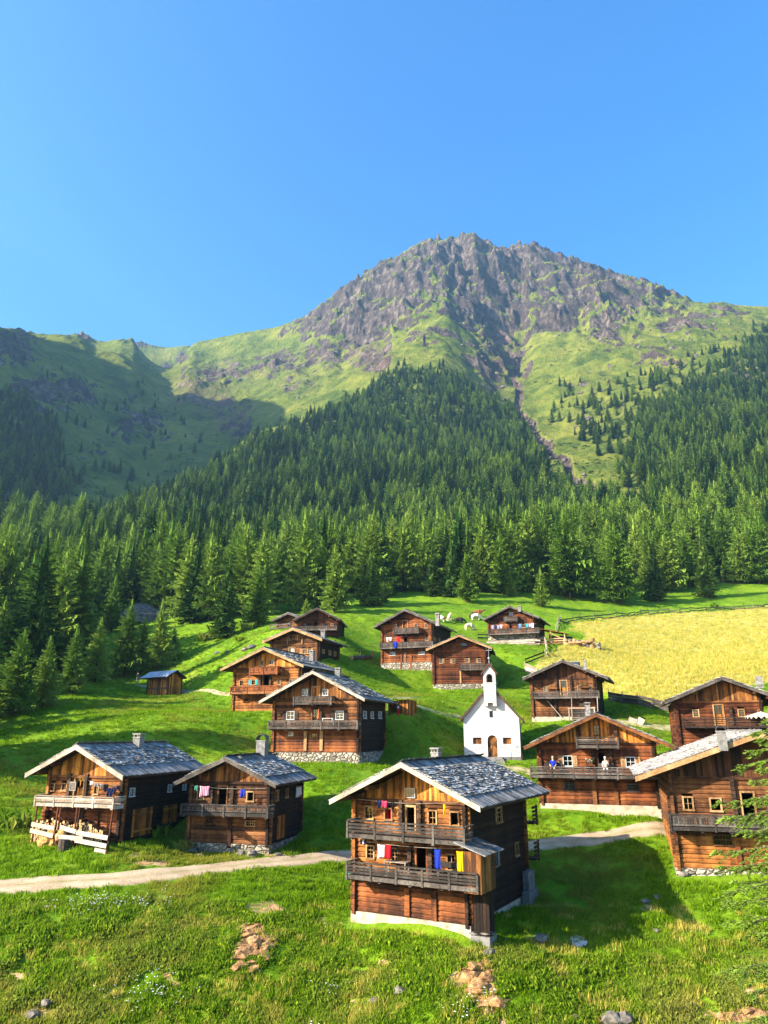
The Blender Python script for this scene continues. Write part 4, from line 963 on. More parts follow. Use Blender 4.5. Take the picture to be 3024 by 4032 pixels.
build_house('log_house', h, 'wide red brown log house with two people on its long grey balcony', 'house', group=G, up='log_red', low='log_red', board='board_orange', plinth='plaster_cream', lh=.26,
  win=[((738, 263, 814, 367), dict(mx=2, my=3, frame='log_red', curtain='cloth_white')), ((441, 566, 542, 670), dict(frame='white_paint', shut='LR', mx=2, my=2)), ((1060, 578, 1166, 680), dict(frame='white_paint', shut='LR', curtain='cloth_pink')), ((450, 828, 563, 907), dict(frame='wood_grey', mx=5, my=4)), ((1072, 842, 1197, 922), dict(frame='wood_grey', mx=5, my=4))],
  doors=[((778, 523, 884, 720), dict(frame='log_red'))],
  bal=[dict(rail=(575, 985, 382, 384), bot=(560, 1000, 490, 490), n=1.0, style='rails'), dict(rail=(120, 1432, 671, 690), bot=(120, 1425, 777, 806), n=1.25, style='rails', post=1.7)],
  posts=[(735, 520, 690, 'ends'), (910, 525, 690, 'ends'), (748, 800, 1050, 'log_brown'), (960, 800, 1052, 'log_brown'), (600, 258, 370, 'ends'), (955, 270, 375, 'ends')],
  roofkw=dict(style=(.06, .9), sc=1.2, fascia='log_brown', bmat='roof_light'), chim=dict(base=(692, 158), top=(692, 50), w=56, cx=-.7))
h = HS['parasol']
build_house('log_house', h, 'dark log house with a beige parasol on its thin railed balcony', 'house', group=G, up='log_dark', low='log_dark', board='board_brown', plinth='stone_masonry', lh=.26,
  win=[((488, 675, 607, 797), dict(mx=2, my=3)), ((1183, 668, 1312, 792), dict(mx=2, my=3)), ((1490, 680, 1605, 800), dict(mx=2, my=3))], doors=[((798, 598, 1012, 925), dict(leaf='glass'))],
  bal=[dict(rail=(345, 1720, 800, 797), bot=(350, 1720, 965, 955), n=1.1, style='thin', mat='wood_dark', post=1.6)], posts=[(1075, 650, 920, 'ends')],
  roofkw=dict(style=(0, 1), sc=1.3, fascia='wood_grey'), chim=dict(base=(1540, 375), top=(1540, 282), w=98, cap='slab', cx=1.6))
h = HS['corner']
build_house('log_house', h, 'log house cut by the right picture edge, pale shingle roof seen along its slope', 'house', group=G, up='log_brown', low='log_orange', board='board_dark', plinth='stone_masonry', lh=.25,
  win=[((628, 1183, 740, 1307), dict(mx=2, my=2)), ((863, 1193, 987, 1317), dict(mx=1, my=1, glass=False)), ((893, 1513, 1082, 1612), dict(mx=6, my=2, frame='log_brown')), ((1600, 1190, 1720, 1320), WF)],
  doors=[((1128, 1138, 1305, 1480), {})],
  bal=[dict(rail=(522, 2150, 1328, 1390), bot=(522, 2150, 1462, 1545), n=1.1, style='boards', post=2.6)], posts=[(1060, 1050, 1340, 'ends'), (1115, 1620, 1830, 'log_red')],
  roofkw=dict(style=(0, 1), sc=1.15, smat='roof_light', bmat='roof_light', fascia='wood_fresh', fh=.3), chim=dict(base=(985, 742), top=(983, 592), w=78, side=-1, cap='hood'))
# ------------------------------------------------------------------ conifers
def conifer(seed, kind, R, nb, detail=1):
    rr = random.Random(seed); mb = MB(); tk = MB()
    lean = rr.uniform(-.02, .02); n = 9
    for k in range(n):
        z0, z1 = k / n, (k + 1) / n; r = lambda z: .0145 * (1 - z) ** .8 + .001
        tk.tube((lean * z0 * z0, 0, z0 - (.04 if k == 0 else 0)), (lean * z1 * z1, 0, z1), r(z0), r(z1), 6, 0, 0)
    lo = .04 if kind == 'spruce' else .08
    i = 0
    gap = rr.uniform(0, 6.28)
    for i in range(nb):
        f = (i + rr.random()) / nb; z = lo + (1 - lo) * f ** (.92 if kind == 'spruce' else .95)
        ph = i * 2.399 + rr.uniform(-.5, .5); q = 1 - z
        if kind == 'spruce':
            L = R * (q ** .80 * .97 + .035) * rr.uniform(.55, 1.2) * (1 + .12 * math.sin(ph + gap)); rise = .10 - .62 * q; tw = .5
        else:
            L = R * (min(1, (q * 1.25)) ** .85 + .03) * rr.uniform(.5, 1.15) * (1 + .18 * math.sin(ph * 1 + gap)); rise = .22 - .50 * q; tw = .40
        if z < .16: L *= .55 + 2.8 * z
        dx, dy = math.cos(ph), math.sin(ph)
        def sp(t):
            zz = z + L * (rise * t + .22 * t * t * (1 if kind == 'spruce' else .7)); xx = L * t
            return Vector((lean * z * z + dx * xx, dy * xx, zz))
        ts = (.22, .42, .60, .76, .90) if kind == 'spruce' else (.2, .36, .52, .68, .82, .94)
        ts = ts[::1] if L > R * .25 else ts[1::2]
        for t in ts:
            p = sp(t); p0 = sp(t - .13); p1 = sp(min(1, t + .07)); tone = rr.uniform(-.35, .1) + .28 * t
            wl = L * tw * (1.05 - .7 * t) * rr.uniform(.65, 1.2)
            for sd in (-1, 1):
                tip = p + Vector((-dy * sd * wl + dx * wl * .75, dx * sd * wl + dy * wl * .75, -wl * rr.uniform(.12, .55)))
                if kind == 'spruce':
                    mid = (p1 + tip) / 2 + Vector((0, 0, -wl * .12))
                    mb.add([tuple(p0), tuple(p1), tuple(mid), tuple(tip)], [(0, 1, 2), (0, 2, 3)], 0, tone)
                else:
                    w = wl * .34; e = Vector((dx, dy, 0)) * w
                    mb.add([tuple(p - e), tuple(p + e), tuple(tip)], [(0, 1, 2)], 0, tone)
                    t2 = p + (tip - p) * .55 + Vector((dx, dy, 0)) * wl * .35 + Vector((0, 0, -wl * .3))
                    mb.add([tuple(p + (tip - p) * .15), tuple(p + (tip - p) * .5), tuple(t2)], [(0, 1, 2)], 0, tone + .1)
            hang = Vector((rr.uniform(-.1, .1) * L, rr.uniform(-.1, .1) * L, -L * rr.uniform(.10, .26)))
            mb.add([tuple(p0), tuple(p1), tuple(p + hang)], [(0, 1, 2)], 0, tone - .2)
        a, b = sp(.88), sp(1.06); w = L * .06
        mb.add([tuple(a + Vector((-dy * w, dx * w, 0))), tuple(a + Vector((dy * w, -dx * w, 0))), tuple(b)], [(0, 1, 2)], 0, .25)
    NA, NZ = 11, 16
    rad = lambda z, a: R * (.40 if kind == 'spruce' else .30) * (1 - z) ** .9 * min(1, .35 + z * 5) * (1 + .75 * math.sin(a * 3 + z * 37 + gap) * math.sin(z * 61 + a)) + .004
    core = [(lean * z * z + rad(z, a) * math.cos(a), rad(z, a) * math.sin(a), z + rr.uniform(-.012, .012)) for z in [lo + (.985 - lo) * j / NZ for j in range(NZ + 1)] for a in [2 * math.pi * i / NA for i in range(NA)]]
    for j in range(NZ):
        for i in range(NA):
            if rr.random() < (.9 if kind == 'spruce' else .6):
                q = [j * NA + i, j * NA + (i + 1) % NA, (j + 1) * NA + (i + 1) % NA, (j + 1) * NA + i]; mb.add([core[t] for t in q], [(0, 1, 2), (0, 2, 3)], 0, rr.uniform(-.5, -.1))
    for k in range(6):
        ph = k * 1.05; mb.add([(lean + .004 * math.cos(ph), .004 * math.sin(ph), .955), (lean + .004 * math.cos(ph + 1), .004 * math.sin(ph + 1), .955), (lean, 0, 1.012)], [(0, 1, 2)], 0, .2)
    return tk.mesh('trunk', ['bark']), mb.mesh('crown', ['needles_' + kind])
SPR = [conifer(100 + k, 'spruce', r, nb) for k, (r, nb) in enumerate(((.21, 260), (.24, 250), (.185, 260), (.25, 250), (.20, 240), (.225, 270)))]
LAR = [conifer(200 + k, 'larch', r, nb) for k, (r, nb) in enumerate(((.25, 230), (.29, 220), (.22, 220), (.30, 240), (.26, 210)))]
PROTO = SPR + LAR
FOREST = {
 'core': [(955,800),(870,800),(780,850),(700,900),(600,935),(540,960),(480,1010),(400,1060),(270,1115),(150,1150),(0,1140),(-700,1150),(-700,1690),(-30,1690),(-14,1572),(20,1556),(90,1500),(150,1462),(215,1420),(245,1370),(300,1325),(400,1345),(440,1365),(520,1345),(560,1335),(640,1325),(680,1318),(760,1302),(900,1292),(1000,1285),(1150,1278),(1300,1288),(1480,1280),(1659,1250),(1950,1240),(1950,1120),(1659,1120),(1500,1120),(1400,1112),(1330,1100),(1275,1090),(1220,1075),(1175,1010),(1150,950),(1110,890),(1050,850),(985,812)],
 'right': [(1950,690),(1640,720),(1580,775),(1490,810),(1430,855),(1385,900),(1350,960),(1352,1010),(1380,1075),(1400,1115),(1950,1130)],
 'rsparse': [(1560,740),(1440,800),(1300,845),(1210,835),(1190,900),(1260,960),(1350,1010),(1420,880),(1500,810)],
 'left': [(-250,820),(0,850),(60,875),(125,930),(150,1050),(160,1105),(0,1140),(-250,1130)],
 'bowl': [(30,760),(200,800),(330,830),(440,880),(420,980),(330,1040),(170,1090),(140,930),(40,850)],
 'spurtop': [(955,800),(870,790),(760,855),(640,915),(560,940),(520,975),(600,930),(700,890),(800,835),(900,790)]}
def forest_density(px, py):
    d = np.zeros(px.shape)
    d = np.maximum(d, .95 * soft_poly(px, py, FOREST['core'], 7)); d = np.maximum(d, .85 * soft_poly(px, py, FOREST['right'], 22))
    d = np.maximum(d, .26 * soft_poly(px, py, FOREST['rsparse'], 20)); d = np.maximum(d, .9 * soft_poly(px, py, FOREST['left'], 14))
    d = np.maximum(d, .045 * soft_poly(px, py, FOREST['bowl'], 20)); d = np.maximum(d, .25 * soft_poly(px, py, FOREST['spurtop'], 10))
    return d
cell = 7.0; gx, gy = np.meshgrid(np.arange(-900, 900, cell), np.arange(58, 1250, cell)); gx = gx.ravel() + RNG.uniform(-.48, .48, gx.size) * cell; gy = gy.ravel() + RNG.uniform(-.48, .48, gy.size) * cell
k_ = np.abs(gx / gy) < 1.25; gx, gy = gx[k_], gy[k_]
gz = height(gx, gy); gpx, gpy = proj(gx, gy, gz); gpx, gpy = gpx / K, gpy / K
den = forest_density(gpx, gpy); patch = fbm(gx / 70, gy / 70, 3, 301)
den = np.where(den > .5, np.clip(den * (1.0 + .9 * patch), 0, 1), den) * (1 - .8 * seg_mask(gpx, gpy, [(a, b, r * 1.3) for a, b, r in GULLY]))
den = np.where((gy < 92) & (gpx > -110), 0, den); k_ = RNG.uniform(0, 1, gx.size) < den; gx, gy, gz, gpx, gpy = gx[k_], gy[k_], gz[k_], gpx[k_], gpy[k_]
ht = RNG.normal(20.5, 4.6, gx.size) * (1 - .34 * sstep(350, 1000, gy)); ht = np.clip(ht, 7, 26) * (.82 + .22 * fbm(gx / 60, gy / 60, 2, 55) + .12)
larch_p = np.clip(.30 + 1.0 * fbm(gx / 55, gy / 55, 3, 401) + .22 * sstep(260, 180, gy) + .28 * sstep(900, 1400, gpx) * sstep(420, 250, gy) + .42 * sstep(700, 900, gpx) * sstep(380, 310, gy) + .22 * sstep(500, 100, gpx) * sstep(480, 380, gy), .04, .9)
islar = RNG.uniform(0, 1, gx.size) < larch_p
ht = np.where(islar, ht * .95, ht)
# trees one can single out along the forest edge: px, py of the foot, py of the top, kind, label
EDGE = [
 (722,1324,1172,'larch','tall pale green larch standing free at the forest edge above the dark log house'),
 (556,1352,1222,'larch','airy larch left of the small log hut at the forest edge'),
 (486,1378,1198,'spruce','dense dark spruce right of the bushes, the lowest big one on the village slope'),
 (415,1345,1165,'spruce','brownish tall spruce beside the rubble mound, left of the dense dark spruce'),
 (1172,1312,1222,'larch','young bright larch standing alone above the uppermost log house'),
 (1008,1302,1190,'larch','full larch at the forest edge straight above the grazing cows'),
 (1105,1288,1238,'larch','very small young larch in the grass right above the cows'),
 (830,1302,1252,'spruce','very small dark spruce at the forest edge left of the cows'),
 (935,1288,1176,'spruce','slim dark spruce at the forest edge up left of the cows'),
 (1340,1305,1128,'larch','broad drooping larch overhanging the upper end of the hay meadow fence'),
 (1232,1292,1098,'larch','high light green larch behind the young free standing larch'),
 (1420,1300,1138,'spruce','broad dark spruce right of the drooping larch above the meadow fence'),
 (1530,1292,1140,'spruce','wide dark spruce over the shaded grass at the right end of the meadow'),
 (660,1330,1290,'larch','tiny larch sapling left of the tall pale larch'),
 (268,1462,1290,'larch','light larch of the clump behind the plank shed, leftmost and tallest'),
 (340,1448,1288,'larch','light larch of the clump behind the plank shed, its right one'),
 (302,1455,1330,'larch','low larch between the two taller larches behind the plank shed'),
 (372,1425,1345,'larch','small bushy larch at the right rim of the clump behind the plank shed'),
 (28,1545,1352,'larch','bushy larch at the left picture edge where the meadow begins'),
 (92,1530,1370,'larch','ragged larch beside the bushy one at the left edge of the meadow'),
 (150,1500,1345,'larch','slender larch with a long bare tip left of the plank shed path'),
 (205,1475,1330,'larch','dark green larch nearest the stream bed left of the plank shed'),
 (-40,1530,1330,'larch','larch cut off by the left picture edge, deepest in shadow'),
 (60,1480,1150,'spruce','tall spruce with a pale crown towering over the left meadow larches'),
 (1640,1262,1120,'larch','last larch at the right picture edge above the fence'),
 (1085,1285,1140,'larch','soft light larch behind the smallest young larch'),
 (800,1310,1190,'spruce','narrow spruce right of the tall pale larch'),
]
def plant(kind, loc, hgt, label, group, idx=None, rz=None, sx=1.0):
    P = LAR if kind == 'larch' else SPR; tk, cr = P[random.randrange(len(P)) if idx is None else idx]
    r = empty(kind + '_tree', loc, label, 'tree', random.uniform(0, 6.28) if rz is None else rz, group); r.scale = (hgt * sx, hgt * sx, hgt)
    for nm, me in (('trunk', tk), ('crown', cr)):
        o = bpy.data.objects.new(nm, me); COL.objects.link(o); o.parent = r
    return r
ep = []
for px, py, pt, kd, lb in EDGE:
    P = hit(px, py); _, s1 = us(px * K, pt * K); hg = float(s1) * P.y - P.z
    plant(kd, (P.x, P.y, P.z - .1), max(2.0, hg), lb, None, sx=random.uniform(.95, 1.15)); ep.append((P.x, P.y))
ep = np.array(ep)
k_ = np.min(np.hypot(gx[:, None] - ep[None, :, 0], gy[:, None] - ep[None, :, 1]), 1) > 2.6
gx, gy, gz, gpx, gpy, ht, islar = [a[k_] for a in (gx, gy, gz, gpx, gpy, ht, islar)]
sx_ = RNG.uniform(.85, 1.15, gx.size); rz_ = RNG.uniform(0, 6.28, gx.size); ix_ = RNG.integers(0, 1000, gx.size)
tpx, tpy = proj(gx, gy, gz + ht); tpx, tpy = tpx / K, tpy / K
order = np.argsort(gy); skyl = np.full(1800, 3000.0); vis = np.zeros(gx.size, bool)
for i in order:
    if not (0 < tpx[i] < 1659 and tpy[i] > 0): continue
    c = int(tpx[i]); w = max(2, int(.10 * (gpy[i] - tpy[i])))
    if tpy[i] < np.median(skyl[max(0, c - w):c + w + 1]) - 6: vis[i] = True
    ww = max(1, int(.06 * (gpy[i] - tpy[i]))); a, b = max(0, c - ww), c + ww + 1
    skyl[a:b] = np.minimum(skyl[a:b], tpy[i] + .25 * (gpy[i] - tpy[i]))
size = np.where(vis, gpy - tpy, 0); big = np.argsort(-size)[:300 - len(EDGE)]
solo = np.zeros(gx.size, bool); solo[big] = size[big] > 0
def where(px):
    for lim, nm in ((330, 'left of the larch clump'), (620, 'above the plank shed'), (880, 'above the dark log house'), (1130, 'above the cows'), (1400, 'above the hay meadow'), (9999, 'at the right end of the hay meadow')):
        if px < lim: return nm
for i in np.nonzero(solo)[0]:
    kd = 'larch' if islar[i] else 'spruce'; wh = where(gpx[i])
    row = 'front' if gy[i] < (230 if gpx[i] > 500 else 190) else 'back'
    lb = ('light green larch' if islar[i] else 'dark pointed spruce') + ' of the %s forest rows ' % row + wh
    plant(kd, (gx[i], gy[i], gz[i] - .15), ht[i], lb, lb.replace('larch', 'larches').replace('spruce', 'spruces'), int(ix_[i]) % (len(LAR) if islar[i] else len(SPR)), float(rz_[i]), float(sx_[i]))

# instances for what nobody could count
def scatter(name, pts, rot, scl, idx, protos, label, parent=None):
    me = bpy.data.meshes.new(name); n = len(pts); me.vertices.add(n); me.vertices.foreach_set('co', np.asarray(pts, np.float32).ravel())
    for nm, ty, a in (('inst_rot', 'FLOAT_VECTOR', rot), ('inst_scale', 'FLOAT_VECTOR', scl), ('inst_index', 'INT', idx)):
        t = me.attributes.new(nm, ty, 'POINT'); t.data.foreach_set('vector' if ty == 'FLOAT_VECTOR' else 'value', np.asarray(a, np.float32 if ty != 'INT' else np.int32).ravel())
    o = bpy.data.objects.new(name, me); COL.objects.link(o); o['kind'] = 'stuff'; o['label'] = label; o['category'] = name.replace('_', ' ')
    cl = bpy.data.collections.new(name + '_kinds')
    for k, m in enumerate(protos):
        cl.objects.link(bpy.data.objects.new('%s_kind_%02d' % (name, k), m))
    g = bpy.data.node_groups.new(name, 'GeometryNodeTree'); g.interface.new_socket('Geometry', in_out='INPUT', socket_type='NodeSocketGeometry'); g.interface.new_socket('Geometry', in_out='OUTPUT', socket_type='NodeSocketGeometry')
    N = g.nodes.new; gi, go = N('NodeGroupInput'), N('NodeGroupOutput'); ip = N('GeometryNodeInstanceOnPoints'); ci = N('GeometryNodeCollectionInfo')
    ci.inputs['Collection'].default_value = cl; ci.inputs['Separate Children'].default_value = True; ci.inputs['Reset Children'].default_value = True
    def na(nm, ty):
        a = N('GeometryNodeInputNamedAttribute'); a.data_type = ty; a.inputs['Name'].default_value = nm; return a.outputs['Attribute']
    L = g.links.new; L(gi.outputs[0], ip.inputs['Points']); L(ci.outputs[0], ip.inputs['Instance']); ip.inputs['Pick Instance'].default_value = True
    L(na('inst_index', 'INT'), ip.inputs['Instance Index']); L(na('inst_scale', 'FLOAT_VECTOR'), ip.inputs['Scale'])
    e2 = N('FunctionNodeEulerToRotation'); L(na('inst_rot', 'FLOAT_VECTOR'), e2.inputs[0]); L(e2.outputs[0], ip.inputs['Rotation'])
    L(ip.outputs[0], go.inputs[0]); md = o.modifiers.new('scatter', 'NODES'); md.node_group = g
    return o
def joined(tk, cr, name):
    mb = MB()
    for k, m in enumerate((tk, cr)):
        tn = [d.value for d in m.attributes['tone'].data]
        o = len(mb.v); mb.v += [tuple(v.co) for v in m.vertices]
        for p, t in zip(m.polygons, tn): mb.f.append([o + i for i in p.vertices]); mb.m.append(k); mb.t.append(t)
    return mb.mesh(name, [tk.materials[0], cr.materials[0]])
r_ = ~solo
P_ = np.stack([gx[r_], gy[r_], gz[r_] - .2], 1); n_ = len(P_)
scatter('forest', P_, np.stack([RNG.normal(0, .02, n_), RNG.normal(0, .02, n_), rz_[r_]], 1), np.stack([ht[r_] * sx_[r_], ht[r_] * sx_[r_], ht[r_]], 1),
        np.where(islar[r_], len(SPR) + ix_[r_] % len(LAR), ix_[r_] % len(SPR)), [joined(a, b, 'forest_tree') for a, b in PROTO], 'dense spruce and larch forest covering the mountain slopes')
print('FOREST', n_, 'solo', int(solo.sum()) + len(EDGE))

# ------------------------------------------------------------------ road and paths
def polyline(pts, step=.7):
    P = [hit(px, py) for px, py in pts]; out = []
    for k in range(len(P) - 1):
        p0 = P[max(0, k - 1)]; p1, p2 = P[k], P[k + 1]; p3 = P[min(len(P) - 1, k + 2)]; n = max(2, int((p2 - p1).length / step))
        for i in range(n):
            t = i / n; q = .5 * ((2 * p1) + (p2 - p0) * t + (2 * p0 - 5 * p1 + 4 * p2 - p3) * t * t + (3 * p1 - p0 - 3 * p2 + p3) * t ** 3); out.append((q.x, q.y))
    return np.array(out)
WAYS = []
def way(name, pts, width, mat, label, seed):
    L = polyline(pts); WAYS.append((L, width)); T = np.gradient(L, axis=0); T /= np.linalg.norm(T, axis=1)[:, None] + 1e-9; Nn = np.stack([T[:, 1], -T[:, 0]], 1)
    nc = 11; q = np.linspace(-1, 1, nc); s_ = np.arange(len(L)) * .7
    wl = width / 2 * (1 + .22 * fbm(s_ / 3.1, s_ * 0 + seed, 3, seed)); wr = width / 2 * (1 + .22 * fbm(s_ / 2.7, s_ * 0 + 9, 3, seed + 5))
    off = np.where(q[None] < 0, q[None] * wl[:, None], q[None] * wr[:, None])
    X = L[:, 0:1] + Nn[:, 0:1] * off; Y = L[:, 1:2] + Nn[:, 1:2] * off; Z = height(X.ravel(), Y.ravel()).reshape(X.shape) + np.where(np.abs(q) > .95, -.04, .055)[None]
    v = np.stack([X, Y, Z], -1).reshape(-1, 3); idx = np.arange(len(v)).reshape(X.shape); f = np.stack([idx[:-1, :-1], idx[:-1, 1:], idx[1:, 1:], idx[1:, :-1]], -1).reshape(-1, 4)
    me = bpy.data.meshes.new(name); me.from_pydata(v.tolist(), [], f.tolist()); me.materials.append(MATS[mat]); me.polygons.foreach_set('use_smooth', np.ones(len(f), bool)); t = me.attributes.new('across', 'FLOAT', 'POINT'); t.data.foreach_set('value', np.tile(np.abs(q), len(L)).astype(np.float32))
    o = bpy.data.objects.new(name, me); COL.objects.link(o); o['kind'] = 'structure'; o['label'] = label
def mat_gravel():
    n = NT('gravel'); p = n.pos(); a = n.noise(p, 9, 6, .75); b = n.noise(p, .7, 4)
    c = n.ramp(n.math('ADD', n.math('MULTIPLY', a, .6), n.math('MULTIPLY', b, .5)), [(.35, (.19, .132, .078)), (.52, (.36, .268, .168)), (.72, (.52, .415, .285))])
    ac = n.attr('across'); nn = n.math('MULTIPLY_ADD', n.noise(n.pos(), 1.3, 5, .7), .9, -.45)
    rut = n.math('ABSOLUTE', n.math('SUBTRACT', ac, .5)); c = n.mix(n.range(n.math('ADD', rut, n.math('MULTIPLY', nn, .35)), .12, .34, 0, .38), c, (.25, .20, .10))
    c = n.mix(n.range(n.math('ADD', ac, nn), .80, 1.0), c, (.13, .175, .02))
    c = n.mix(n.range(n.math('SUBTRACT', nn, n.math('MULTIPLY', ac, 1.5)), -.12, .12, 0, .8), c, (.15, .17, .03))
    n.bsdf(c, .95, n.bump(a, .6, .06), .1); MATS['gravel'] = n.m
    n = NT('trodden_grass'); a = n.noise(n.pos(), 1.6, 6, .7)
    n.bsdf(n.ramp(a, [(.35, (.13, .16, .03)), (.55, (.34, .29, .14)), (.7, (.46, .40, .25))]), .95, n.bump(a, .5, .06), .1); MATS['trodden_grass'] = n.m
mat_gravel()
way('gravel_road', [(-330,1928),(-150,1922),(0,1916),(120,1907),(235,1902),(320,1893),(400,1884),(500,1873),(600,1863),(740,1850),(940,1838),(1145,1828),(1300,1812),(1450,1796),(1600,1778)], 2.1, 'gravel', 'pale gravel road crossing the village', 3)
way('footpath', [(190,1452),(230,1465),(280,1478),(330,1482)], 1.2, 'gravel', 'grey gravel path behind the plank shed', 7)
way('footpath', [(385,1490),(420,1494),(470,1497),(505,1499)], .8, 'gravel', 'pale path from the shed to the carved balcony house', 9)
way('footpath', [(880,1525),(930,1535),(1000,1545)], .8, 'trodden_grass', 'narrow path left of the chapel', 11)
way('footpath', [(1330,1558),(1390,1567),(1450,1573),(1500,1570)], 1.6, 'trodden_grass', 'sandy path behind the two people house', 13)
way('footpath', [(1000,1660),(1060,1655),(1130,1665),(1160,1672)], 1.2, 'trodden_grass', 'yellowed path in front of the chapel', 15)

# ------------------------------------------------------------------ grass
def way_free(x, y, pad):
    ok = np.ones(x.shape, bool)
    for L, w in WAYS:
        M = L[::2]
        d = np.full(x.shape, 1e9)
        for a, b in M: d = np.minimum(d, (x - a) ** 2 + (y - b) ** 2)
        ok &= np.sqrt(d) > w / 2 * pad
    for h in HS.values():
        lx = (x - h.O.x) * h.ux.x + (y - h.O.y) * h.ux.y; ly = (x - h.O.x) * h.uy.x + (y - h.O.y) * h.uy.y
        ok &= ~((np.abs(lx) < h.W / 2 + .35) & (ly > -.8) & (ly < h.L + .15))
    return ok
def tuft(seed, n, hgt, spread, mat, wid=.012, leaf=False, flower=None):
    rr = random.Random(seed); mb = MB()
    for k in range(n):
        a = rr.uniform(0, 6.28); r = spread * math.sqrt(rr.random()); x, y = r * math.cos(a), r * math.sin(a); b = rr.uniform(0, 6.28); hh = hgt * rr.uniform(.5, 1.15); bend = hh * rr.uniform(.15, .75)
        dx, dy = math.cos(b), math.sin(b); w = wid * rr.uniform(.7, 1.4) * (3.5 if leaf else 1); t = rr.uniform(-.3, .3)
        mx, my, mz = x + dx * bend * .35, y + dy * bend * .35, hh * .6; tx, ty, tz = x + dx * bend, y + dy * bend, hh
        if leaf: mb.add([(x, y, 0), (mx - dy * w, my + dx * w, mz), (tx, ty, tz * .92), (mx + dy * w, my - dx * w, mz)], [(0, 1, 2, 3)], 0, t)
        else: mb.add([(x - dy * w, y + dx * w, 0), (x + dy * w, y - dx * w, 0), (mx + dy * w * .7, my - dx * w * .7, mz), (mx - dy * w * .7, my + dx * w * .7, mz), (tx, ty, tz)], [(0, 1, 2, 3), (3, 2, 4)], 0, t)
        if flower and k % 3 == 0:
            s = .035; mb.add([(tx - s, ty - s, tz + .03), (tx + s, ty - s, tz + .05), (tx + s, ty + s, tz + .03), (tx - s, ty + s, tz + .05)], [(0, 1, 2, 3)], 1, 0)
    return mb.mesh('tuft', [mat] + ([flower] if flower else []))
def spread_pts(n, y0, y1, umax, power=2.0):
    v = RNG.uniform(0, 1, n); y = y0 * (y1 / y0) ** (v ** power) if power != 1 else y0 * (y1 / y0) ** v
    u = RNG.uniform(-umax, umax, n); return u * y, y
def lay(name, n, y0, y1, umax, keep, protos, smin, smax, label, power=1, pad=1.0, vary=0.0):
    x, y = spread_pts(n, y0, y1, umax, power); z = height(x, y); px, py, hay, dirt = near_masks(x, y, z)
    k = keep(x, y, z, px, py, hay, dirt) & way_free(x, y, pad); x, y, z, px, py = x[k], y[k], z[k], px[k], py[k]; m = len(x)
    s = RNG.uniform(smin, smax, m) * (1 + vary * np.clip(fbm(x / 1.9, y / 1.3, 3, 655) * 2.2, -.75, 1.3)); idx = RNG.integers(0, len(protos), m)
    scatter(name, np.stack([x, y, z - .015], 1), np.stack([RNG.normal(0, .12, m), RNG.normal(0, .12, m), RNG.uniform(0, 6.28, m)], 1), np.stack([s, s, s * RNG.uniform(.8, 1.2, m)], 1), idx, protos, label)
    print('SCATTER', name, m)
GT = [tuft(k, 16, .16, .22, 'grass_blades', .014) for k in range(4)]
WT = [tuft(20 + k, (26, 20, 24, 14)[k], (.20, .26, .16, .36)[k], (.24, .20, .30, .2)[k], 'weed_leaves', (.013, .012, .016, .012)[k], k != 3) for k in range(4)]
HT = [tuft(40 + k, 15, .50, .30, 'hay_blades', .013) for k in range(4)]
FT = [tuft(60 + k, 9, .40, .22, 'weed_leaves', .014, False, 'petal_white') for k in range(2)]
lay('meadow_grass', 120000, 37, 150, .64, lambda x, y, z, px, py, hay, dirt: (dirt < .35 + .25 * RNG.random(x.size)) & (hay < .3) & (fbm(x / 3, y / 3, 2, 71) > -.35), GT, .7, 1.4, 'short meadow grass between the houses', vary=.5)
lay('bank_weeds', 80000, 36.5, 46.5, .64, lambda x, y, z, px, py, hay, dirt: (dirt < .25 + .3 * RNG.random(x.size)) & (py > 1945 + 60 * sstep(500, 760, px) + 60 * sstep(1000, 1200, px) - 0 * px) & (fbm(x / 2.2, y / 1.6, 3, 73) > -.12 + .0 * x), WT, .5, 1.0, 'leafy weeds on the bank below the road', vary=.5)
lay('hay_grass', 60000, 80, 195, .66, lambda x, y, z, px, py, hay, dirt: hay > .35 + .3 * RNG.random(x.size), HT, .7, 1.3, 'tall yellowing grass of the hay meadow', pad=.5)
_FL = [(330,2150,70,30),(1280,2170,0,0),(700,2145,40,12),(690,2240,30,10),(1170,2170,0,0),(720,2020,0,0),(1000,2190,30,18),(250,1960,90,16),(1030,2160,25,12)]
def near_fl(x, y, z, px, py, hay, dirt):
    k = np.zeros(x.size)
    for a, b, c, d in _FL:
        if c: k = np.maximum(k, np.exp(-(((px - a) / c) ** 2 + ((py - b) / d) ** 2)))
    return k * .9 > RNG.random(x.size)
DT = [tuft(80 + k, 14, .30, .22, 'hay_blades', .011) for k in range(3)]
lay('dry_grass', 14000, 36.5, 48, .64, lambda x, y, z, px, py, hay, dirt: (fbm(x / 2.4, y / 1.6, 3, 83) > .16 - .22 * sstep(2040, 2160, py)) & (py > 1960), DT, .6, 1.2, 'dry yellow grass between the weeds on the bank')
lay('white_flowers', 9000, 36.8, 45, .64, near_fl, FT, .7, 1.2, 'white wild flowers in loose patches on the bank')
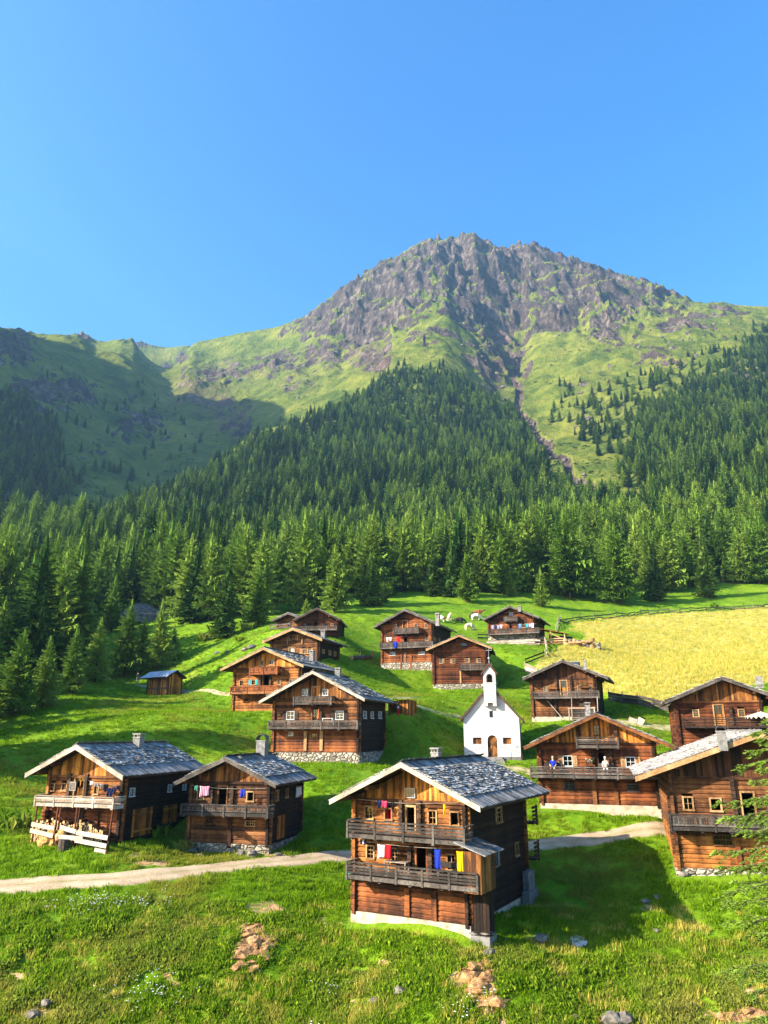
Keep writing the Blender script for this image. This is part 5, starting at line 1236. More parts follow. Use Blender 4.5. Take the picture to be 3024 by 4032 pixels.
# ------------------------------------------------------------------ chapel and small sheds
def flat_mesh(name, bmverts, faces, mats, parent=None):
    mb = MB(); mb.add(bmverts, faces, 0, 0); return mb.build(name, mats, parent)
def cut(obj, cutters):
    import bmesh
    for o in [obj] + cutters:
        b = bmesh.new(); b.from_mesh(o.data); bmesh.ops.remove_doubles(b, verts=b.verts, dist=1e-5); bmesh.ops.recalc_face_normals(b, faces=b.faces); b.to_mesh(o.data); b.free()
    bpy.context.view_layer.update()
    for c in cutters:
        m = obj.modifiers.new('cut', 'BOOLEAN'); m.operation = 'DIFFERENCE'; m.solver = 'EXACT'; m.object = c
    dg = bpy.context.evaluated_depsgraph_get(); me = bpy.data.meshes.new_from_object(obj.evaluated_get(dg)); obj.modifiers.clear(); obj.data = me
    for c in cutters: bpy.data.objects.remove(c)
def pent(mb, W, zb, ze, za, y0, y1, mi=0):
    mb.prism([(-W / 2, y0, zb), (W / 2, y0, zb), (W / 2, y0, ze), (0, y0, za), (-W / 2, y0, ze)], (0, y1 - y0, 0), mi, 0)
def arch_pts(x0, x1, z0, z1, y, n=12):
    r = (x1 - x0) / 2; c = (x0 + x1) / 2; zc = z1 - r
    return [(x0, y, z0), (x1, y, z0)] + [(c + r * math.cos(math.pi * k / n), y, zc + r * math.sin(math.pi * k / n)) for k in range(n + 1)]
def chapel():
    h = HS['chapel']; root = empty('chapel', h.O, 'small white chapel with steep slate roof, bell turret and arched wooden door', 'chapel', -h.yaw)
    h.xa = 0.0; h.zu = h.zr - .16; mb = MB(); W = h.W; ze = h.zunder(W / 2) - .02; za = h.zu - .02
    pent(mb, W, -1.0, ze, za, 0, h.L); wall = mb.build('wall', 'plaster_white', root)
    def R(p): a, zt = h.loc((p[0], p[1])); b, zb = h.loc((p[2], p[3])); return a, b, zb, zt
    wins = [R((412, 1305, 540, 1400)), R((847, 1305, 973, 1400)), R((650, 918, 708, 1015))]; d = R((622, 1270, 775, 1590)); cs = []
    for a, b, z0, z1 in wins:
        m = MB(); m.box(a, b, -.2, .22, z0, z1); cs.append(m.build('cutter', 'plaster_white', root))
    m = MB(); m.prism(arch_pts(d[0], d[1], d[2], d[3], -.2), (0, .42, 0)); cs.append(m.build('cutter', 'plaster_white', root))
    bpy.context.view_layer.update(); cut(wall, cs)
    for k, (a, b, z0, z1) in enumerate(wins):
        f = MB(); e = .06
        f.box(a - e, a, -.018, -.001, z0 - e, z1 + e); f.box(b, b + e, -.018, -.001, z0 - e, z1 + e); f.box(a, b, -.018, -.001, z1, z1 + e); f.box(a, b, -.03, -.001, z0 - e, z0)
        w = f.build('window', 'white_paint', root); g = MB(); g.box(a + .004, b - .004, .16, .19, z0 + .004, z1 - .004, 0, 0); g.build('pane' if k == 2 else 'shutter', 'metal_dark' if k == 2 else 'board_brown', w)
    f = MB(); o = arch_pts(d[0] - .09, d[1] + .09, d[2], d[3] + .09, -.02); i = arch_pts(d[0], d[1], d[2], d[3], -.02); n = len(o)
    f.add(o + i + [(x, -.001, z) for x, _, z in o] + [(x, -.001, z) for x, _, z in i], [(k, k + 1, n + k + 1, n + k) for k in range(1, n - 1)] + [(0, n - 1, 2 * n - 1, n)] + [(k, 2 * n + k, 2 * n + k + 1, k + 1) for k in range(1, n - 1)], 0, 0)
    df = f.build('door_surround', 'white_paint', root)
    g = MB(); c = ((d[0] + d[1]) / 2, d[2] + (d[3] - d[2]) * .55); P = arch_pts(d[0] + .004, d[1] - .004, d[2] + .004, d[3] - .004, .17, 16); n = len(P)
    for k in range(n):   # boards radiating from the middle
        a, b = P[k], P[(k + 1) % n]; q = 2 if k in (0, 1, n - 1) else 1
        for j in range(q):
            s0 = [a[t] + (b[t] - a[t]) * j / q for t in range(3)]; s1 = [a[t] + (b[t] - a[t]) * (j + 1) / q for t in range(3)]
            g.add([tuple(s0), tuple(s1), (c[0], .15, c[1])], [(0, 1, 2)], 0, .3 if (k + j) % 2 else -.15)
    dr = g.build('door', 'board_brown', df); g = MB(); g.box(d[1] - .2, d[1] - .12, .10, .15, c[1] - .05, c[1] + .08); g.build('handle', 'metal_dark', dr)
    rf = roof(h, root, style=(0, 1), smat='slate_dark', bmat='slate_dark', sc=1.0, under='trim_brown', fascia='trim_brown', ridge=False, fh=.17, purlins=False)
    # turret
    x0, zb = h.loc((578, 850), .5); x1, _ = h.loc((757, 850), .42); _, zt = h.loc((650, 372), .42); _, za = h.loc((645, 262), .42); _, zc = h.loc((650, 522), .42)
    cx = (x0 + x1) / 2; hw = (x1 - x0) / 2; y0, y1 = -.5, .95; _, zbr = h.loc((650, 800), .42)
    m = MB(); m.prism([(cx - hw, y0, zbr), (cx + hw, y0, zbr), (cx + hw, y0, zt), (cx, y0, za), (cx - hw, y0, zt)], (0, y1 - y0, 0), 0, 0)
    tw = m.build('bell_turret', 'plaster_white', root); ax0, az1 = h.loc((611, 388), .42); ax1, az0 = h.loc((690, 500), .42)
    m = MB(); m.prism(arch_pts(ax0, ax1, az0, az1, y0 - .3), (0, y1 - y0 + .6, 0)); c1 = m.build('cutter', 'plaster_white', root); bpy.context.view_layer.update(); cut(tw, [c1])
    m = MB(); m.box(cx - hw - .05, cx + hw + .05, y0 - .05, y1 + .05, zc - .03, zc + .04, 0, 0)
    for sx in (-1, 1): m.box(cx + sx * hw, cx + sx * (hw - .34), y0 + .004, -.004, zb, zbr - .002, 0, 0)
    m.build('cornice', 'plaster_white', tw)
    f = MB(); o = arch_pts(ax0 - .05, ax1 + .05, az0 - .03, az1 + .05, y0 - .02); i = arch_pts(ax0, ax1, az0, az1, y0 - .02); n = len(o)
    f.add(o + i, [(k, (k + 1) % n, n + (k + 1) % n, n + k) for k in range(n)], 0, 0); f.build('arch_surround', 'trim_brown', tw)
    g = MB(); bx = (ax0 + ax1) / 2; by = .25
    for k, (z, r) in enumerate(((0, .06), (.12, .12), (.28, .15), (.38, .21))):
        if k: g.tube((bx, by, az1 - .14 - z0_), (bx, by, az1 - .14 - z), r0_, r, 10, 0, 0)
        z0_, r0_ = z, r
    g.box(bx - .02, bx + .02, by - .5, by + .5, az1 - .15, az1 - .11); g.build('bell', 'metal_dark', tw)
    m = MB(); ov = .20; mm = (za - zt) / hw
    for sg in (-1, 1):
        A = (cx, za + .05); B = (cx + sg * (hw + ov), zt - mm * ov + .05); q = [(A[0], y0 - .14, A[1]), (B[0], y0 - .14, B[1]), (B[0], y0 - .14, B[1] + .17), (A[0], y0 - .14, A[1] + .24)]
        m.prism(q, (0, y1 - y0 + .28, 0), 0, 0)
    m.build('turret_roof', 'trim_brown', tw)
    m = MB(); zt2 = za + .15; _, zx = h.loc((640, -15), .1); zt3 = zx; yc = .2
    m.tube((cx, yc, zt2 - .1), (cx, yc, zt2 + .55), .05, .02, 8); m.tube((cx, yc, zt2 + .5), (cx, yc, zt3), .022, .018, 6); m.blob((cx, yc, zt2 + .62), (.12, .12, .14), 0, 0, 1, 0)
    L = (zt3 - zt2) * .18; m.box(cx - L, cx + L, yc - .016, yc + .016, zt3 - .36, zt3 - .31); m.build('spire_cross', 'metal_grey', tw)
    m = MB(); X0, Z0 = h.loc((570, 1600), .5); X1, _ = h.loc((845, 1600), .5); zst = d[2]
    for k in range(4): m.box(X0 - .12 * k, X1 + .12 * k, -.62 - .30 * k, -.002, zst - .17 * (k + 1), zst - .17 * k - .004, 0, .1)
    m.build('steps', 'chimney_stone', root)
    for sx in (-1, 1):
        m = MB(); xr = X0 + .05 if sx < 0 else X1 - .05; m.tube((xr, -.55, zst - .1), (xr, -.55, zst + .95), .02, .02, 6); m.tube((xr, -.55, zst + .93), (xr + sx * 1.9, -.9, zst + .35), .018, .018, 6); m.tube((xr + sx * 1.9, -.9, zst - .8), (xr + sx * 1.9, -.9, zst + .36), .018, .018, 6); m.build('handrail', 'trim_brown', root)
    a, b, z0, z1 = R((1030, 1408, 1068, 1458)); m = MB(); m.box(a, b, -.03, -.002, z0, z1, 0, 0); m.build('plaque', 'metal_grey', root)
    m = MB(); m.box(-W / 2 - .03, d[0] - .12, -.035, -.002, -1, .28, 0, 0); m.box(d[1] + .12, W / 2 + .03, -.035, -.002, -1, .28, 0, 0); m.box(W / 2 + .002, W / 2 + .035, -.03, h.L, -1, .278, 0, 0); m.build('plinth', 'plaster_grey', root)
    m = MB(); zg = h.zr - h.m * h.Sr - .06; xg = h.Sr + .05
    m.tube((xg, -h.of, zg), (xg, h.L + h.ob, zg - .06), .06, .06, 8); m.tube((xg, -h.of + .5, zg - .04), (W / 2 + .1, .35, zg - .4), .035, .035, 6); m.tube((W / 2 + .09, .35, zg - .4), (W / 2 + .09, .35, -.4), .035, .035, 6); m.build('gutter', 'metal_dark', root)
    return root
chapel()
def board_walls(h, root, mat, zsill=.0, batten=True):
    g = MB()
    for F, a0, a1, gab in ((FR(h), -h.W / 2, h.W / 2, 1), (BA(h), -h.W / 2, h.W / 2, 1), (LE(h), 0, h.L, 0), (RI(h), 0, h.L, 0)):
        x = a0
        while x < a1 - .02:
            w = min(random.uniform(.15, .26), a1 - x); zt = (h.zunder(x), h.zunder(x + w)) if gab else (h.zunder(h.W / 2),) * 2; n = random.uniform(0, .025); zb = random.uniform(-.5, -.4)
            vs = [F(x + .005, q, zb) for q in (-.05, n)] + [F(x + w - .005, q, zb) for q in (-.05, n)] + [F(x + .005, q, zt[0]) for q in (-.05, n)] + [F(x + w - .005, q, zt[1]) for q in (-.05, n)]
            g.add(vs, [(0, 1, 3, 2), (4, 6, 7, 5), (0, 4, 5, 1), (2, 3, 7, 6), (0, 2, 6, 4), (1, 5, 7, 3)], 0, random.uniform(-.45, .45)); x += w
    o = g.build('wall', mat, root)
    if batten:
        g = MB(); z = h.zunder(h.W / 2) * .45
        wbox(g, LE(h), 0, h.L, .03, .09, z - .07, z + .07); wbox(g, RI(h), 0, h.L, .03, .09, z - .07, z + .07)
        for a in (0, h.L / 2, h.L): wbox(g, LE(h), a - .07, a + .07, .091, .16, -.4, h.zunder(h.W / 2))
        g.build('batten', 'wood_grey', root)
    return o
h = HS['shed']; rt = empty('plank_shed', h.O, 'small plank shed with a grey tin roof standing alone near the forest path', 'shed', -h.yaw); board_walls(h, rt, 'board_orange')
roof(h, rt, style=(1, 1), bmat='tin_roof', smat='tin_roof', sc=2.4, fascia='wood_dark', ridge=False, fh=.12)
h = HS['lean']; rt = empty('lean_to', h.O, 'low lean-to shed with an open front right behind the fieldstone house', 'shed', -h.yaw)
g = MB(); n = 10
for k in range(n): g.box(-h.W / 2 + .1 + (h.W / 2) * 0, -h.W / 2 + .16, .2 + k * .35, .2 + k * .35 + .34, -.5, 1.5)
for k in range(7): g.box(h.W / 2 - .16, h.W / 2 - .1, .2 + k * .5, .69 + k * .5, -.5, 1.55)
for k in range(5): g.box(h.W / 2 - 1.05 + k * .19, h.W / 2 - .87 + k * .19, .1, .15, -.5, 1.5)
for k in range(9): g.box(-h.W / 2 + .1 + k * .24, -h.W / 2 + .33 + k * .24, 3.6, 3.65, -.5, 1.5)
g.build('wall', 'board_orange', rt); g = MB()
for x in (-h.W / 2 + .1, -.1): g.box(x - .07, x + .07, 0, .14, -.5, 1.5)
g.build('post', 'wood_grey', rt); g = MB()
for k in range(9): g.add([(-1.35 + k * .31, -.5, 1.62), (-1.05 + k * .31, -.5, 1.62), (-1.05 + k * .31, 4, 1.85), (-1.35 + k * .31, 4, 1.85), (-1.35 + k * .31, -.5, 1.68), (-1.05 + k * .31, -.5, 1.68), (-1.05 + k * .31, 4, 1.91), (-1.35 + k * .31, 4, 1.91)], [(0, 3, 2, 1), (4, 5, 6, 7), (0, 1, 5, 4), (1, 2, 6, 5), (2, 3, 7, 6), (3, 0, 4, 7)])
g.build('roof', 'roof_board', rt)

# ------------------------------------------------------------------ things on and around the houses
def onhouse(h, x, n, z): return h.world(x, -n, z)
def solar_panel(h, rect, n=.1, tilt=.12, par=None, side=False):
    a, zt = (h.locside if side else h.loc)((rect[0], rect[1]), h.W / 2 + n if side else n); b, zb = (h.locside if side else h.loc)((rect[2], rect[3]), h.W / 2 + n if side else n)
    F = RI(h) if side else FR(h)
    if a > b: a, b = b, a
    g = MB(); wbox(g, F, a, b, n - .03, n + .0, zb, zt, 0, 0); p = g.build('solar_panel', 'solar_cell', h.root); g = MB(); e = .035
    wbox(g, F, a - e, a, n - .035, n + .02, zb - e, zt + e); wbox(g, F, b, b + e, n - .035, n + .02, zb - e, zt + e); wbox(g, F, a, b, n - .035, n + .02, zt, zt + e); wbox(g, F, a, b, n - .035, n + .02, zb - e, zb)
    for k in range(1, 4): wbox(g, F, a + (b - a) * k / 4 - .005, a + (b - a) * k / 4 + .005, n, n + .004, zb, zt)
    for k in range(1, 6): wbox(g, F, a, b, n, n + .0035, zb + (zt - zb) * k / 6 - .004, zb + (zt - zb) * k / 6 + .004)
    g.build('panel_frame', 'metal_grey', p)
solar_panel(HS['main'], (546, 377, 613, 443), .14); solar_panel(HS['left'], (484, 489, 524, 564), .3)
solar_panel(HS['main'], (1160, 862, 1222, 935), .25, side=True)
def laundry(h, rect, n, mat, label, kind='towel', cat=None, group='washing hung out on the balconies', side=False):
    if side: a, zt = h.locside(rect[:2], h.W / 2 + n); b, zb = h.locside(rect[2:], h.W / 2 + n)
    else: a, zt = h.loc(rect[:2], n); b, zb = h.loc(rect[2:], n)
    if a > b: a, b = b, a
    w, ht = b - a, zt - zb; P = h.world(h.W / 2 + n, (a + b) / 2, zt) if side else onhouse(h, (a + b) / 2, n, zt); mb = MB(); nx, nz = 8, 8; rr = random.Random(int(w * 999)); ph = rr.uniform(0, 6)
    def sheet(x0, x1, z0, z1, drop=0):
        vs = []
        for j in range(nz + 1):
            for i in range(nx + 1):
                f, g = i / nx, j / nz; wv = .035 * math.sin(f * 9 + ph + g * 1.3) * (.3 + g) + .012 * math.sin(f * 23 + ph)
                x = x0 + (x1 - x0) * f; x = x + (x - (x0 + x1) / 2) * (-.10 * math.sin(g * 3.1)); vs.append((x, wv, z0 + (z1 - z0) * g - .03 * math.sin(f * 3.14) * (1 - g) - drop * g * (f - .5)))
        mb.add(vs, [(j * (nx + 1) + i, j * (nx + 1) + i + 1, (j + 1) * (nx + 1) + i + 1, (j + 1) * (nx + 1) + i) for j in range(nz) for i in range(nx)], 0, 0)
    if kind == 'shirt':
        sheet(-w * .28, w * .28, 0, -ht); sheet(-w * .5, -w * .29, -.02, -ht * .5, .2); sheet(w * .29, w * .5, -.02, -ht * .5, -.2)
    elif kind == 'trousers':
        sheet(-w * .5, -w * .03, 0, -ht, .1); sheet(w * .03, w * .5, 0, -ht, -.1); sheet(-w * .5, w * .5, .002, -ht * .3)
    else: sheet(-w / 2, w / 2, 0, -ht, rr.uniform(-.15, .15))
    me = mb.mesh(kind, [mat], True); o = bpy.data.objects.new(kind, me); COL.objects.link(o); o.location = P; o.rotation_euler = (0, 0, -h.yaw + (math.pi / 2 if side else 0))
    md = o.modifiers.new('thick', 'SOLIDIFY'); md.thickness = .012
    tag(o, label, cat or kind, group); return o
def line(h, p0, p1, n, label):
    a, z0 = h.loc(p0, n); b, z1 = h.loc(p1, n); g = MB(); N = 8
    for k in range(N):
        f, e = k / N, (k + 1) / N
        g.tube(onhouse(h, a + (b - a) * f, n, z0 + (z1 - z0) * f - .12 * math.sin(f * math.pi)), onhouse(h, a + (b - a) * e, n, z0 + (z1 - z0) * e - .12 * math.sin(e * math.pi)), .008, .008, 5)
    tag(g.build('clothesline', 'wood_pale'), label, 'clothesline')
h = HS['main']
line(h, (200, 455), (930, 480), .7, 'clothesline under the gable of the big front house'); line(h, (205, 755), (1040, 815), .8, 'clothesline over the lower balcony of the big front house')
laundry(h, (343, 458, 370, 522), .7, 'cloth_navy', 'dark blue shirt on the upper line of the front house', 'shirt'); laundry(h, (375, 463, 416, 516), .7, 'cloth_pink', 'pink towel on the upper line of the front house')
laundry(h, (437, 474, 470, 530), .7, 'cloth_black', 'black top beside the pink towel on the front house', 'shirt'); laundry(h, (820, 490, 838, 572), .7, 'cloth_yellow', 'narrow yellow scarf hanging right on the upper line of the front house', 'scarf')
laundry(h, (344, 780, 398, 882), .8, 'cloth_white', 'white towel hanging beside the red one on the front house'); laundry(h, (396, 784, 444, 888), .8, 'cloth_red', 'red towel hanging beside the white one on the front house')
laundry(h, (757, 815, 803, 966), .8, 'cloth_blue', 'long blue towel over the lower balcony of the front house'); laundry(h, (918, 830, 970, 992), .8, 'cloth_yellow', 'long yellow towel over the lower balcony of the front house')
laundry(h, (1000, 845, 1030, 935), .8, 'cloth_red', 'small red cloth at the right end of the lower balcony of the front house', 'cloth')
for k, (x, m) in enumerate(((220, 'cloth_navy'), (236, 'cloth_white'), (251, 'cloth_navy'))): laundry(h, (x, 742, x + 11, 782), .8, m, ('dark sock leftmost on the lower line of the front house', 'white sock between two dark socks on the front house', 'dark sock right of the white sock on the front house')[k], 'sock')
x0, x1, zb, zt, n = h.bals[1]
a, z1 = h.loc((1028, 940), 1.0); b, z0 = h.loc((1082, 1010), 1.0); g = MB(); zz = zb + .19; ph = onhouse(h, a + .2, .95, zz)
rt = empty('folding_board', ph, 'orange brown board leaning at the right end of the lower balcony', 'board', -h.yaw); g.prism([(-.22, 0, 0), (.22, 0, 0), (.22, 0, .95), (.17, 0, 1.04), (-.17, 0, 1.04), (-.22, 0, .95)], (0, .03, 0)); g.build('panel', 'cloth_orange', rt)
g = MB(); g.box(-.15, .15, .03, .05, .2, .26); g.box(-.15, .15, .03, .05, .8, .86); g.build('brace', 'wood_fresh', rt)
def table(h, x, n, z, w, label, mat='wood_pale'):
    r = empty('balcony_table', onhouse(h, x, n, z), label, 'table', -h.yaw); g = MB(); g.box(-w / 2, w / 2, -.25, .25, .7, .74); g.build('table_top', mat, r)
    for sx in (-1, 1):
        for sy in (-1, 1): g = MB(); g.box(sx * (w / 2 - .06) - .03, sx * (w / 2 - .06) + .03, sy * .2 - .03, sy * .2 + .03, 0, .7); g.build('leg', mat, r)
def bench(h, x, n, z, w, label, mat='wood_grey'):
    r = empty('bench', onhouse(h, x, n, z), label, 'bench', -h.yaw); g = MB(); g.box(-w / 2, w / 2, -.17, .17, .41, .455); g.build('seat', mat, r)
    g = MB(); g.box(-w / 2, w / 2, .172, .20, .6, .85); g.build('backrest', mat, r)
    for sx in (-1, 1): g = MB(); g.box(sx * (w / 2 - .12) - .03, sx * (w / 2 - .12) + .03, -.15, .21, 0, .41); g.build('leg', mat, r)
table(h, h.loc((480, 960), .6)[0], .55, zb + .17, 1.3, 'pale table on the lower balcony under the white and red towels'); bench(h, h.loc((860, 1000), .3)[0], .3, zb + .17, 1.2, 'grey bench under the blue towel on the lower balcony')
# closet shaft and stone step at the right side of the front house
def annex():
    W2 = h.W / 2; y0, y1 = -1.15, .75; zt = h.bals[0][2] + .05; zl = h.bals[1][2]; F = RI(h)
    r = empty('closet_shaft', h.world(W2 + .6, -.2, 0), 'narrow boarded closet shaft with lean-to roof at the right side of the front house', 'closet', -h.yaw); off = Vector((-(W2 + .6), .2, 0)); ox, oy = -(W2 + .6), .2
    g = MB()
    for (xa, xb, ya, yb) in ((W2 + .25, W2 + 1.15, y0, y0), (W2 + 1.15, W2 + 1.15, y0, y1), (W2 + .25, W2 + 1.15, y1, y1)):
        L = abs(xb - xa) + abs(yb - ya); n = max(3, int(L / .2))
        for k in range(n):
            f, e = k / n, (k + 1) / n - .01; hs = random.uniform(-.03, .0)
            g.box(xa + (xb - xa) * f - (.02 if xa == xb else 0) + ox, xa + (xb - xa) * e + (.02 if xa == xb else 0) + ox, ya + (yb - ya) * f - (.02 if ya == yb else 0) + oy, ya + (yb - ya) * e + (.02 if ya == yb else 0) + oy, zl - .1 + hs, zt - .3)
    g.build('wall', 'board_brown', r); g = MB(); n = 9
    for k in range(n):
        ya = y0 - .35 + (y1 - y0 + .7) * k / n + oy; yb = ya + (y1 - y0 + .7) / n - .012
        g.add([(W2 - .1 + ox, ya, zt + .1), (W2 + 1.55 + ox, ya, zt - .42), (W2 + 1.55 + ox, yb, zt - .42), (W2 - .1 + ox, yb, zt + .1), (W2 - .1 + ox, ya, zt + .14), (W2 + 1.55 + ox, ya, zt - .38), (W2 + 1.55 + ox, yb, zt - .38), (W2 - .1 + ox, yb, zt + .14)], [(0, 3, 2, 1), (4, 5, 6, 7), (0, 1, 5, 4), (1, 2, 6, 5), (2, 3, 7, 6), (3, 0, 4, 7)])
    g.build('roof', 'roof_board', r); g = MB()
    for k in range(5): g.box(W2 + .3 + k * .17 + ox, W2 + .45 + k * .17 + ox, y0 + .95 + oy, y0 + .99 + oy, .1, zl - .1)
    for k in range(4): g.box(W2 + 1.0 + ox, W2 + 1.04 + ox, y0 + 1.0 + k * .22 + oy, y0 + 1.2 + k * .22 + oy, .1, zl - .1)
    g.build('shaft_boards', 'log_shaded', r)  # boards in the recess take the same shade-darkened wood
    r2 = empty('stone_bench', h.world(W2 + .75, .15, 0), 'low plastered block topped with flat stone slabs at the front corner of the front house', 'stone block', -h.yaw); g = MB(); g.box(-.6, .4, -.45, .5, -1.1, .25); g.build('base', 'chimney_stone', r2)
    for k in range(5): g = MB(); g.blob((-.48 + .2 * k, -.2 + .2 * (k % 3) - .05, .30 + .06 * (k // 3)), (.27, .22, .06), 0, 0, k, .12); g.build('slab', 'rock', r2)
    r3 = empty('wall_stub', h.world(W2 + .2, h.L - .6, 0), 'grey plastered wall stub at the back right corner of the front house', 'wall stub', -h.yaw); g = MB(); g.box(-.05, .30, -.6, .5, -1.2, 1.9); g.build('upper_block', 'plaster_grey', r3); g = MB(); g.box(.0, .42, -1.0, .7, -1.2, .9); g.build('lower_block', 'plaster_grey', r3)
    for zz2 in (h.bals[0][2], h.bals[1][2]):
        g = MB(); g.box(W2 - .3, W2 + .55, h.L + .06, h.L + .9, zz2, zz2 + .12)
        for k in range(4): g.box(W2 + .5, W2 + .55, h.L + .06, h.L + .9, zz2 + .2 + .22 * k, zz2 + .34 + .22 * k)
        g.box(W2 + .45, W2 + .56, h.L + .82, h.L + .93, zz2 - .1, zz2 + 1.05); g.build('rear_balcony', 'wood_dark', h.root)
annex()
g = MB(); x0, x1, zb, zt, n = h.bals[1]; g.tube((x0 - .55, -.35, zb - .1), (x0 + .1, -.3, zb - .02), .16, .16, 10); g.build('drain_pipe', 'cloth_green', h.root)

# left house: slanting poles, planks and firewood under the balcony
h = HS['left']; x0, x1, zb, zt, n = h.bals[0]
for k, (a, b) in enumerate((((165, 700), (118, 1015)), ((365, 722), (318, 1078)), ((391, 727), (345, 1092)), ((551, 712), (507, 1088)), ((575, 745), (524, 1088)), ((887, 790), (830, 1172)))):
    A = h.loc(a, n - .05); B = h.loc(b, n + .25); g = MB(); g.tube((A[0], -n + .05, min(A[1] + .3, zb + .1)), (B[0], -n - .25, B[1] - .3), .055, .065, 7); g.build('balcony_prop', 'log_dark', h.root)
for k, (a, b) in enumerate((((115, 887), (335, 932)), ((104, 948), (322, 1002)), ((390, 918), (540, 962)), ((350, 1008), (606, 1030)), ((545, 970), (846, 1022)), ((533, 1042), (834, 1100)), ((720, 1138), (825, 1158)))):
    A = h.loc(a, n + .20 + .05 * (k % 2)); B = h.loc(b, n + .20 + .05 * (k % 2)); nn = n + .27 + .06 * (k % 2); g = MB(); g.beam((A[0], -nn, A[1]), (B[0], -nn, B[1]), .04, .26, 0, .3); g.build('front_plank', 'wood_pale', h.root)
def log_heap(name, h, x0, x1, y0, y1, zf, label, mat='log_brown', r=.07, seed=1, group=None, ends='log_end', ln=.5, horizontal=False):
    rr = random.Random(seed); g = MB(); z = 0
    x = x0
    while x < x1:
        top = zf(x); z = -.1
        while z < top:
            q = r * rr.uniform(.7, 1.25); g.tube((x + rr.uniform(-.02, .02), y0 + rr.uniform(-.06, .06), z + q), (x + rr.uniform(-.05, .05), y0 + ln, z + q), q, q, 6, 0, None, 1); z += q * 1.75
        x += r * 1.9
    o = empty(name, h.O, label, name.replace('_', ' '), -h.yaw, group); b = g.build('split_logs', [mat, ends], o); return o
log_heap('firewood_pile', h, -2.9, 2.3, -.95, 0, lambda x: .95 + .25 * math.sin(x * 2.1) + (.35 if -1.6 < x < -.3 else 0), 'big pile of split firewood behind the planks under the left house balcony', r=.085, seed=4, ln=.55)
rt = empty('wood_chip_heap', h.world(-1.0, -1.35, 0), 'orange heap of wood chips spilling between the props of the left house', 'heap', -h.yaw); g = MB(); [g.blob((-.7 + .2 * q, .08 * (q % 3), -.05 + .22 * (q % 4)), (.34, .2, .3), 0, 0, 5 + q, .3) for q in range(8)]; g.build('chips', 'wood_chips', rt)
a, z1 = h.loc((250, 738), .25); rt = empty('wicker_basket', onhouse(h, a, .3, z1 - .75), 'reddish woven back basket hanging on the wall under the left house balcony', 'basket', -h.yaw); g = MB()
for k in range(6): f, e = k / 6, (k + 1) / 6; g.tube((0, 0, .7 * f), (0, 0, .7 * e - .008), .12 + .13 * math.sin(f * 2.4), .12 + .13 * math.sin(e * 2.4), 10, 0, -.3 + .5 * (k % 2))
g.build('body', 'log_red', rt); g = MB(); g.tube((-.1, .1, .66), (.1, .1, .72), .02, .02, 6); g.build('strap', 'wood_dark', rt)
a, z1 = h.loc((415, 1055), n + .8); P = hit(*[v / K for v in h.S((415, 1130))], True); rt = empty('chopping_block', P, 'squat mossy chopping block in front of the left house', 'block'); g = MB(); g.tube((0, 0, -.1), (0, 0, .55), .36, .33, 9, 0, -.2, 1); g.build('stump', ['bark', 'wood_grey'], rt)
line(h, (655, 470), (965, 515), .75, 'clothesline across the left house balcony')
for k, (r_, m, kd, lb) in enumerate((((668, 474, 706, 518), 'cloth_white', 'shirt', 'white shirt leftmost on the line of the left house'), ((712, 490, 752, 532), 'cloth_grey', 'towel', 'grey cloth right of the white shirt on the left house'), ((756, 500, 800, 550), 'cloth_grey', 'shirt', 'grey shirt in the middle of the line of the left house'), ((804, 505, 838, 572), 'cloth_black', 'trousers', 'short black trousers hanging left of the long ones'), ((836, 540, 884, 632), 'cloth_navy', 'trousers', 'long dark trousers hanging lowest on the left house'), ((888, 530, 926, 602), 'cloth_navy', 'shirt', 'navy shirt right of the long dark trousers'), ((928, 515, 958, 560), 'cloth_black', 'towel', 'small black cloth rightmost on the line of the left house'))): laundry(h, r_, .75, m, lb, kd)
F = RI(h)
for (r_, nm) in (((1087, 752, 1250, 980), 'barn_door'), ((1376, 716, 1496, 868), 'barn_door')):
    a, zt_ = h.locside(r_[:2], h.W / 2 + .06); b, zb_ = h.locside(r_[2:], h.W / 2 + .06); a, b = min(a, b), max(a, b); g = MB(); q = max(4, int((b - a) / .2))
    for k in range(q): wbox(g, F, a + (b - a) * k / q, a + (b - a) * (k + 1) / q - .01, .035, .075, zb_, zt_)
    for zz in (.2, .8): wbox(g, F, a, b, .076, .11, zb_ + (zt_ - zb_) * zz - .06, zb_ + (zt_ - zb_) * zz + .06)
    g.build(nm, 'board_orange', h.root)
# second house
h = HS['second']
line(h, (235, 550), (1000, 580), .7, 'clothesline across the second house balcony')
laundry(h, (275, 548, 306, 602), .7, 'cloth_green', 'green cloth bag left of the striped towel', 'bag'); laundry(h, (330, 555, 426, 662), .7, 'cloth_stripe', 'purple and white striped towel on the second house'); laundry(h, (745, 590, 790, 668), .7, 'cloth_blue', 'blue bikini top with hanging ribbons on the second house', 'bikini'); laundry(h, (1315, 570, 1362, 655), .15, 'cloth_white', 'white pillow case hung out of the side window of the second house', 'pillow case', side=True)
F = RI(h); a, z1 = h.locside((1115, 865), h.W / 2); b, z0 = h.locside((1186, 1080), h.W / 2); g = MB(); a, b = min(a, b), max(a, b)
for k in range(5): wbox(g, F, a + (b - a) * k / 5, a + (b - a) * (k + 1) / 5 - .01, .035, .075, z0, z1)
g.build('side_door', 'board_orange', h.root)
def rock_at(P, r, label, seed, mat='rock', group=None, name='rock'):
    g = MB(); g.blob((0, 0, 0), r, 0, 0, seed, .22); o = g.build(name, mat); o.location = P; o.rotation_euler = (0, 0, seed * 1.3); tag(o, label, name, group); return o
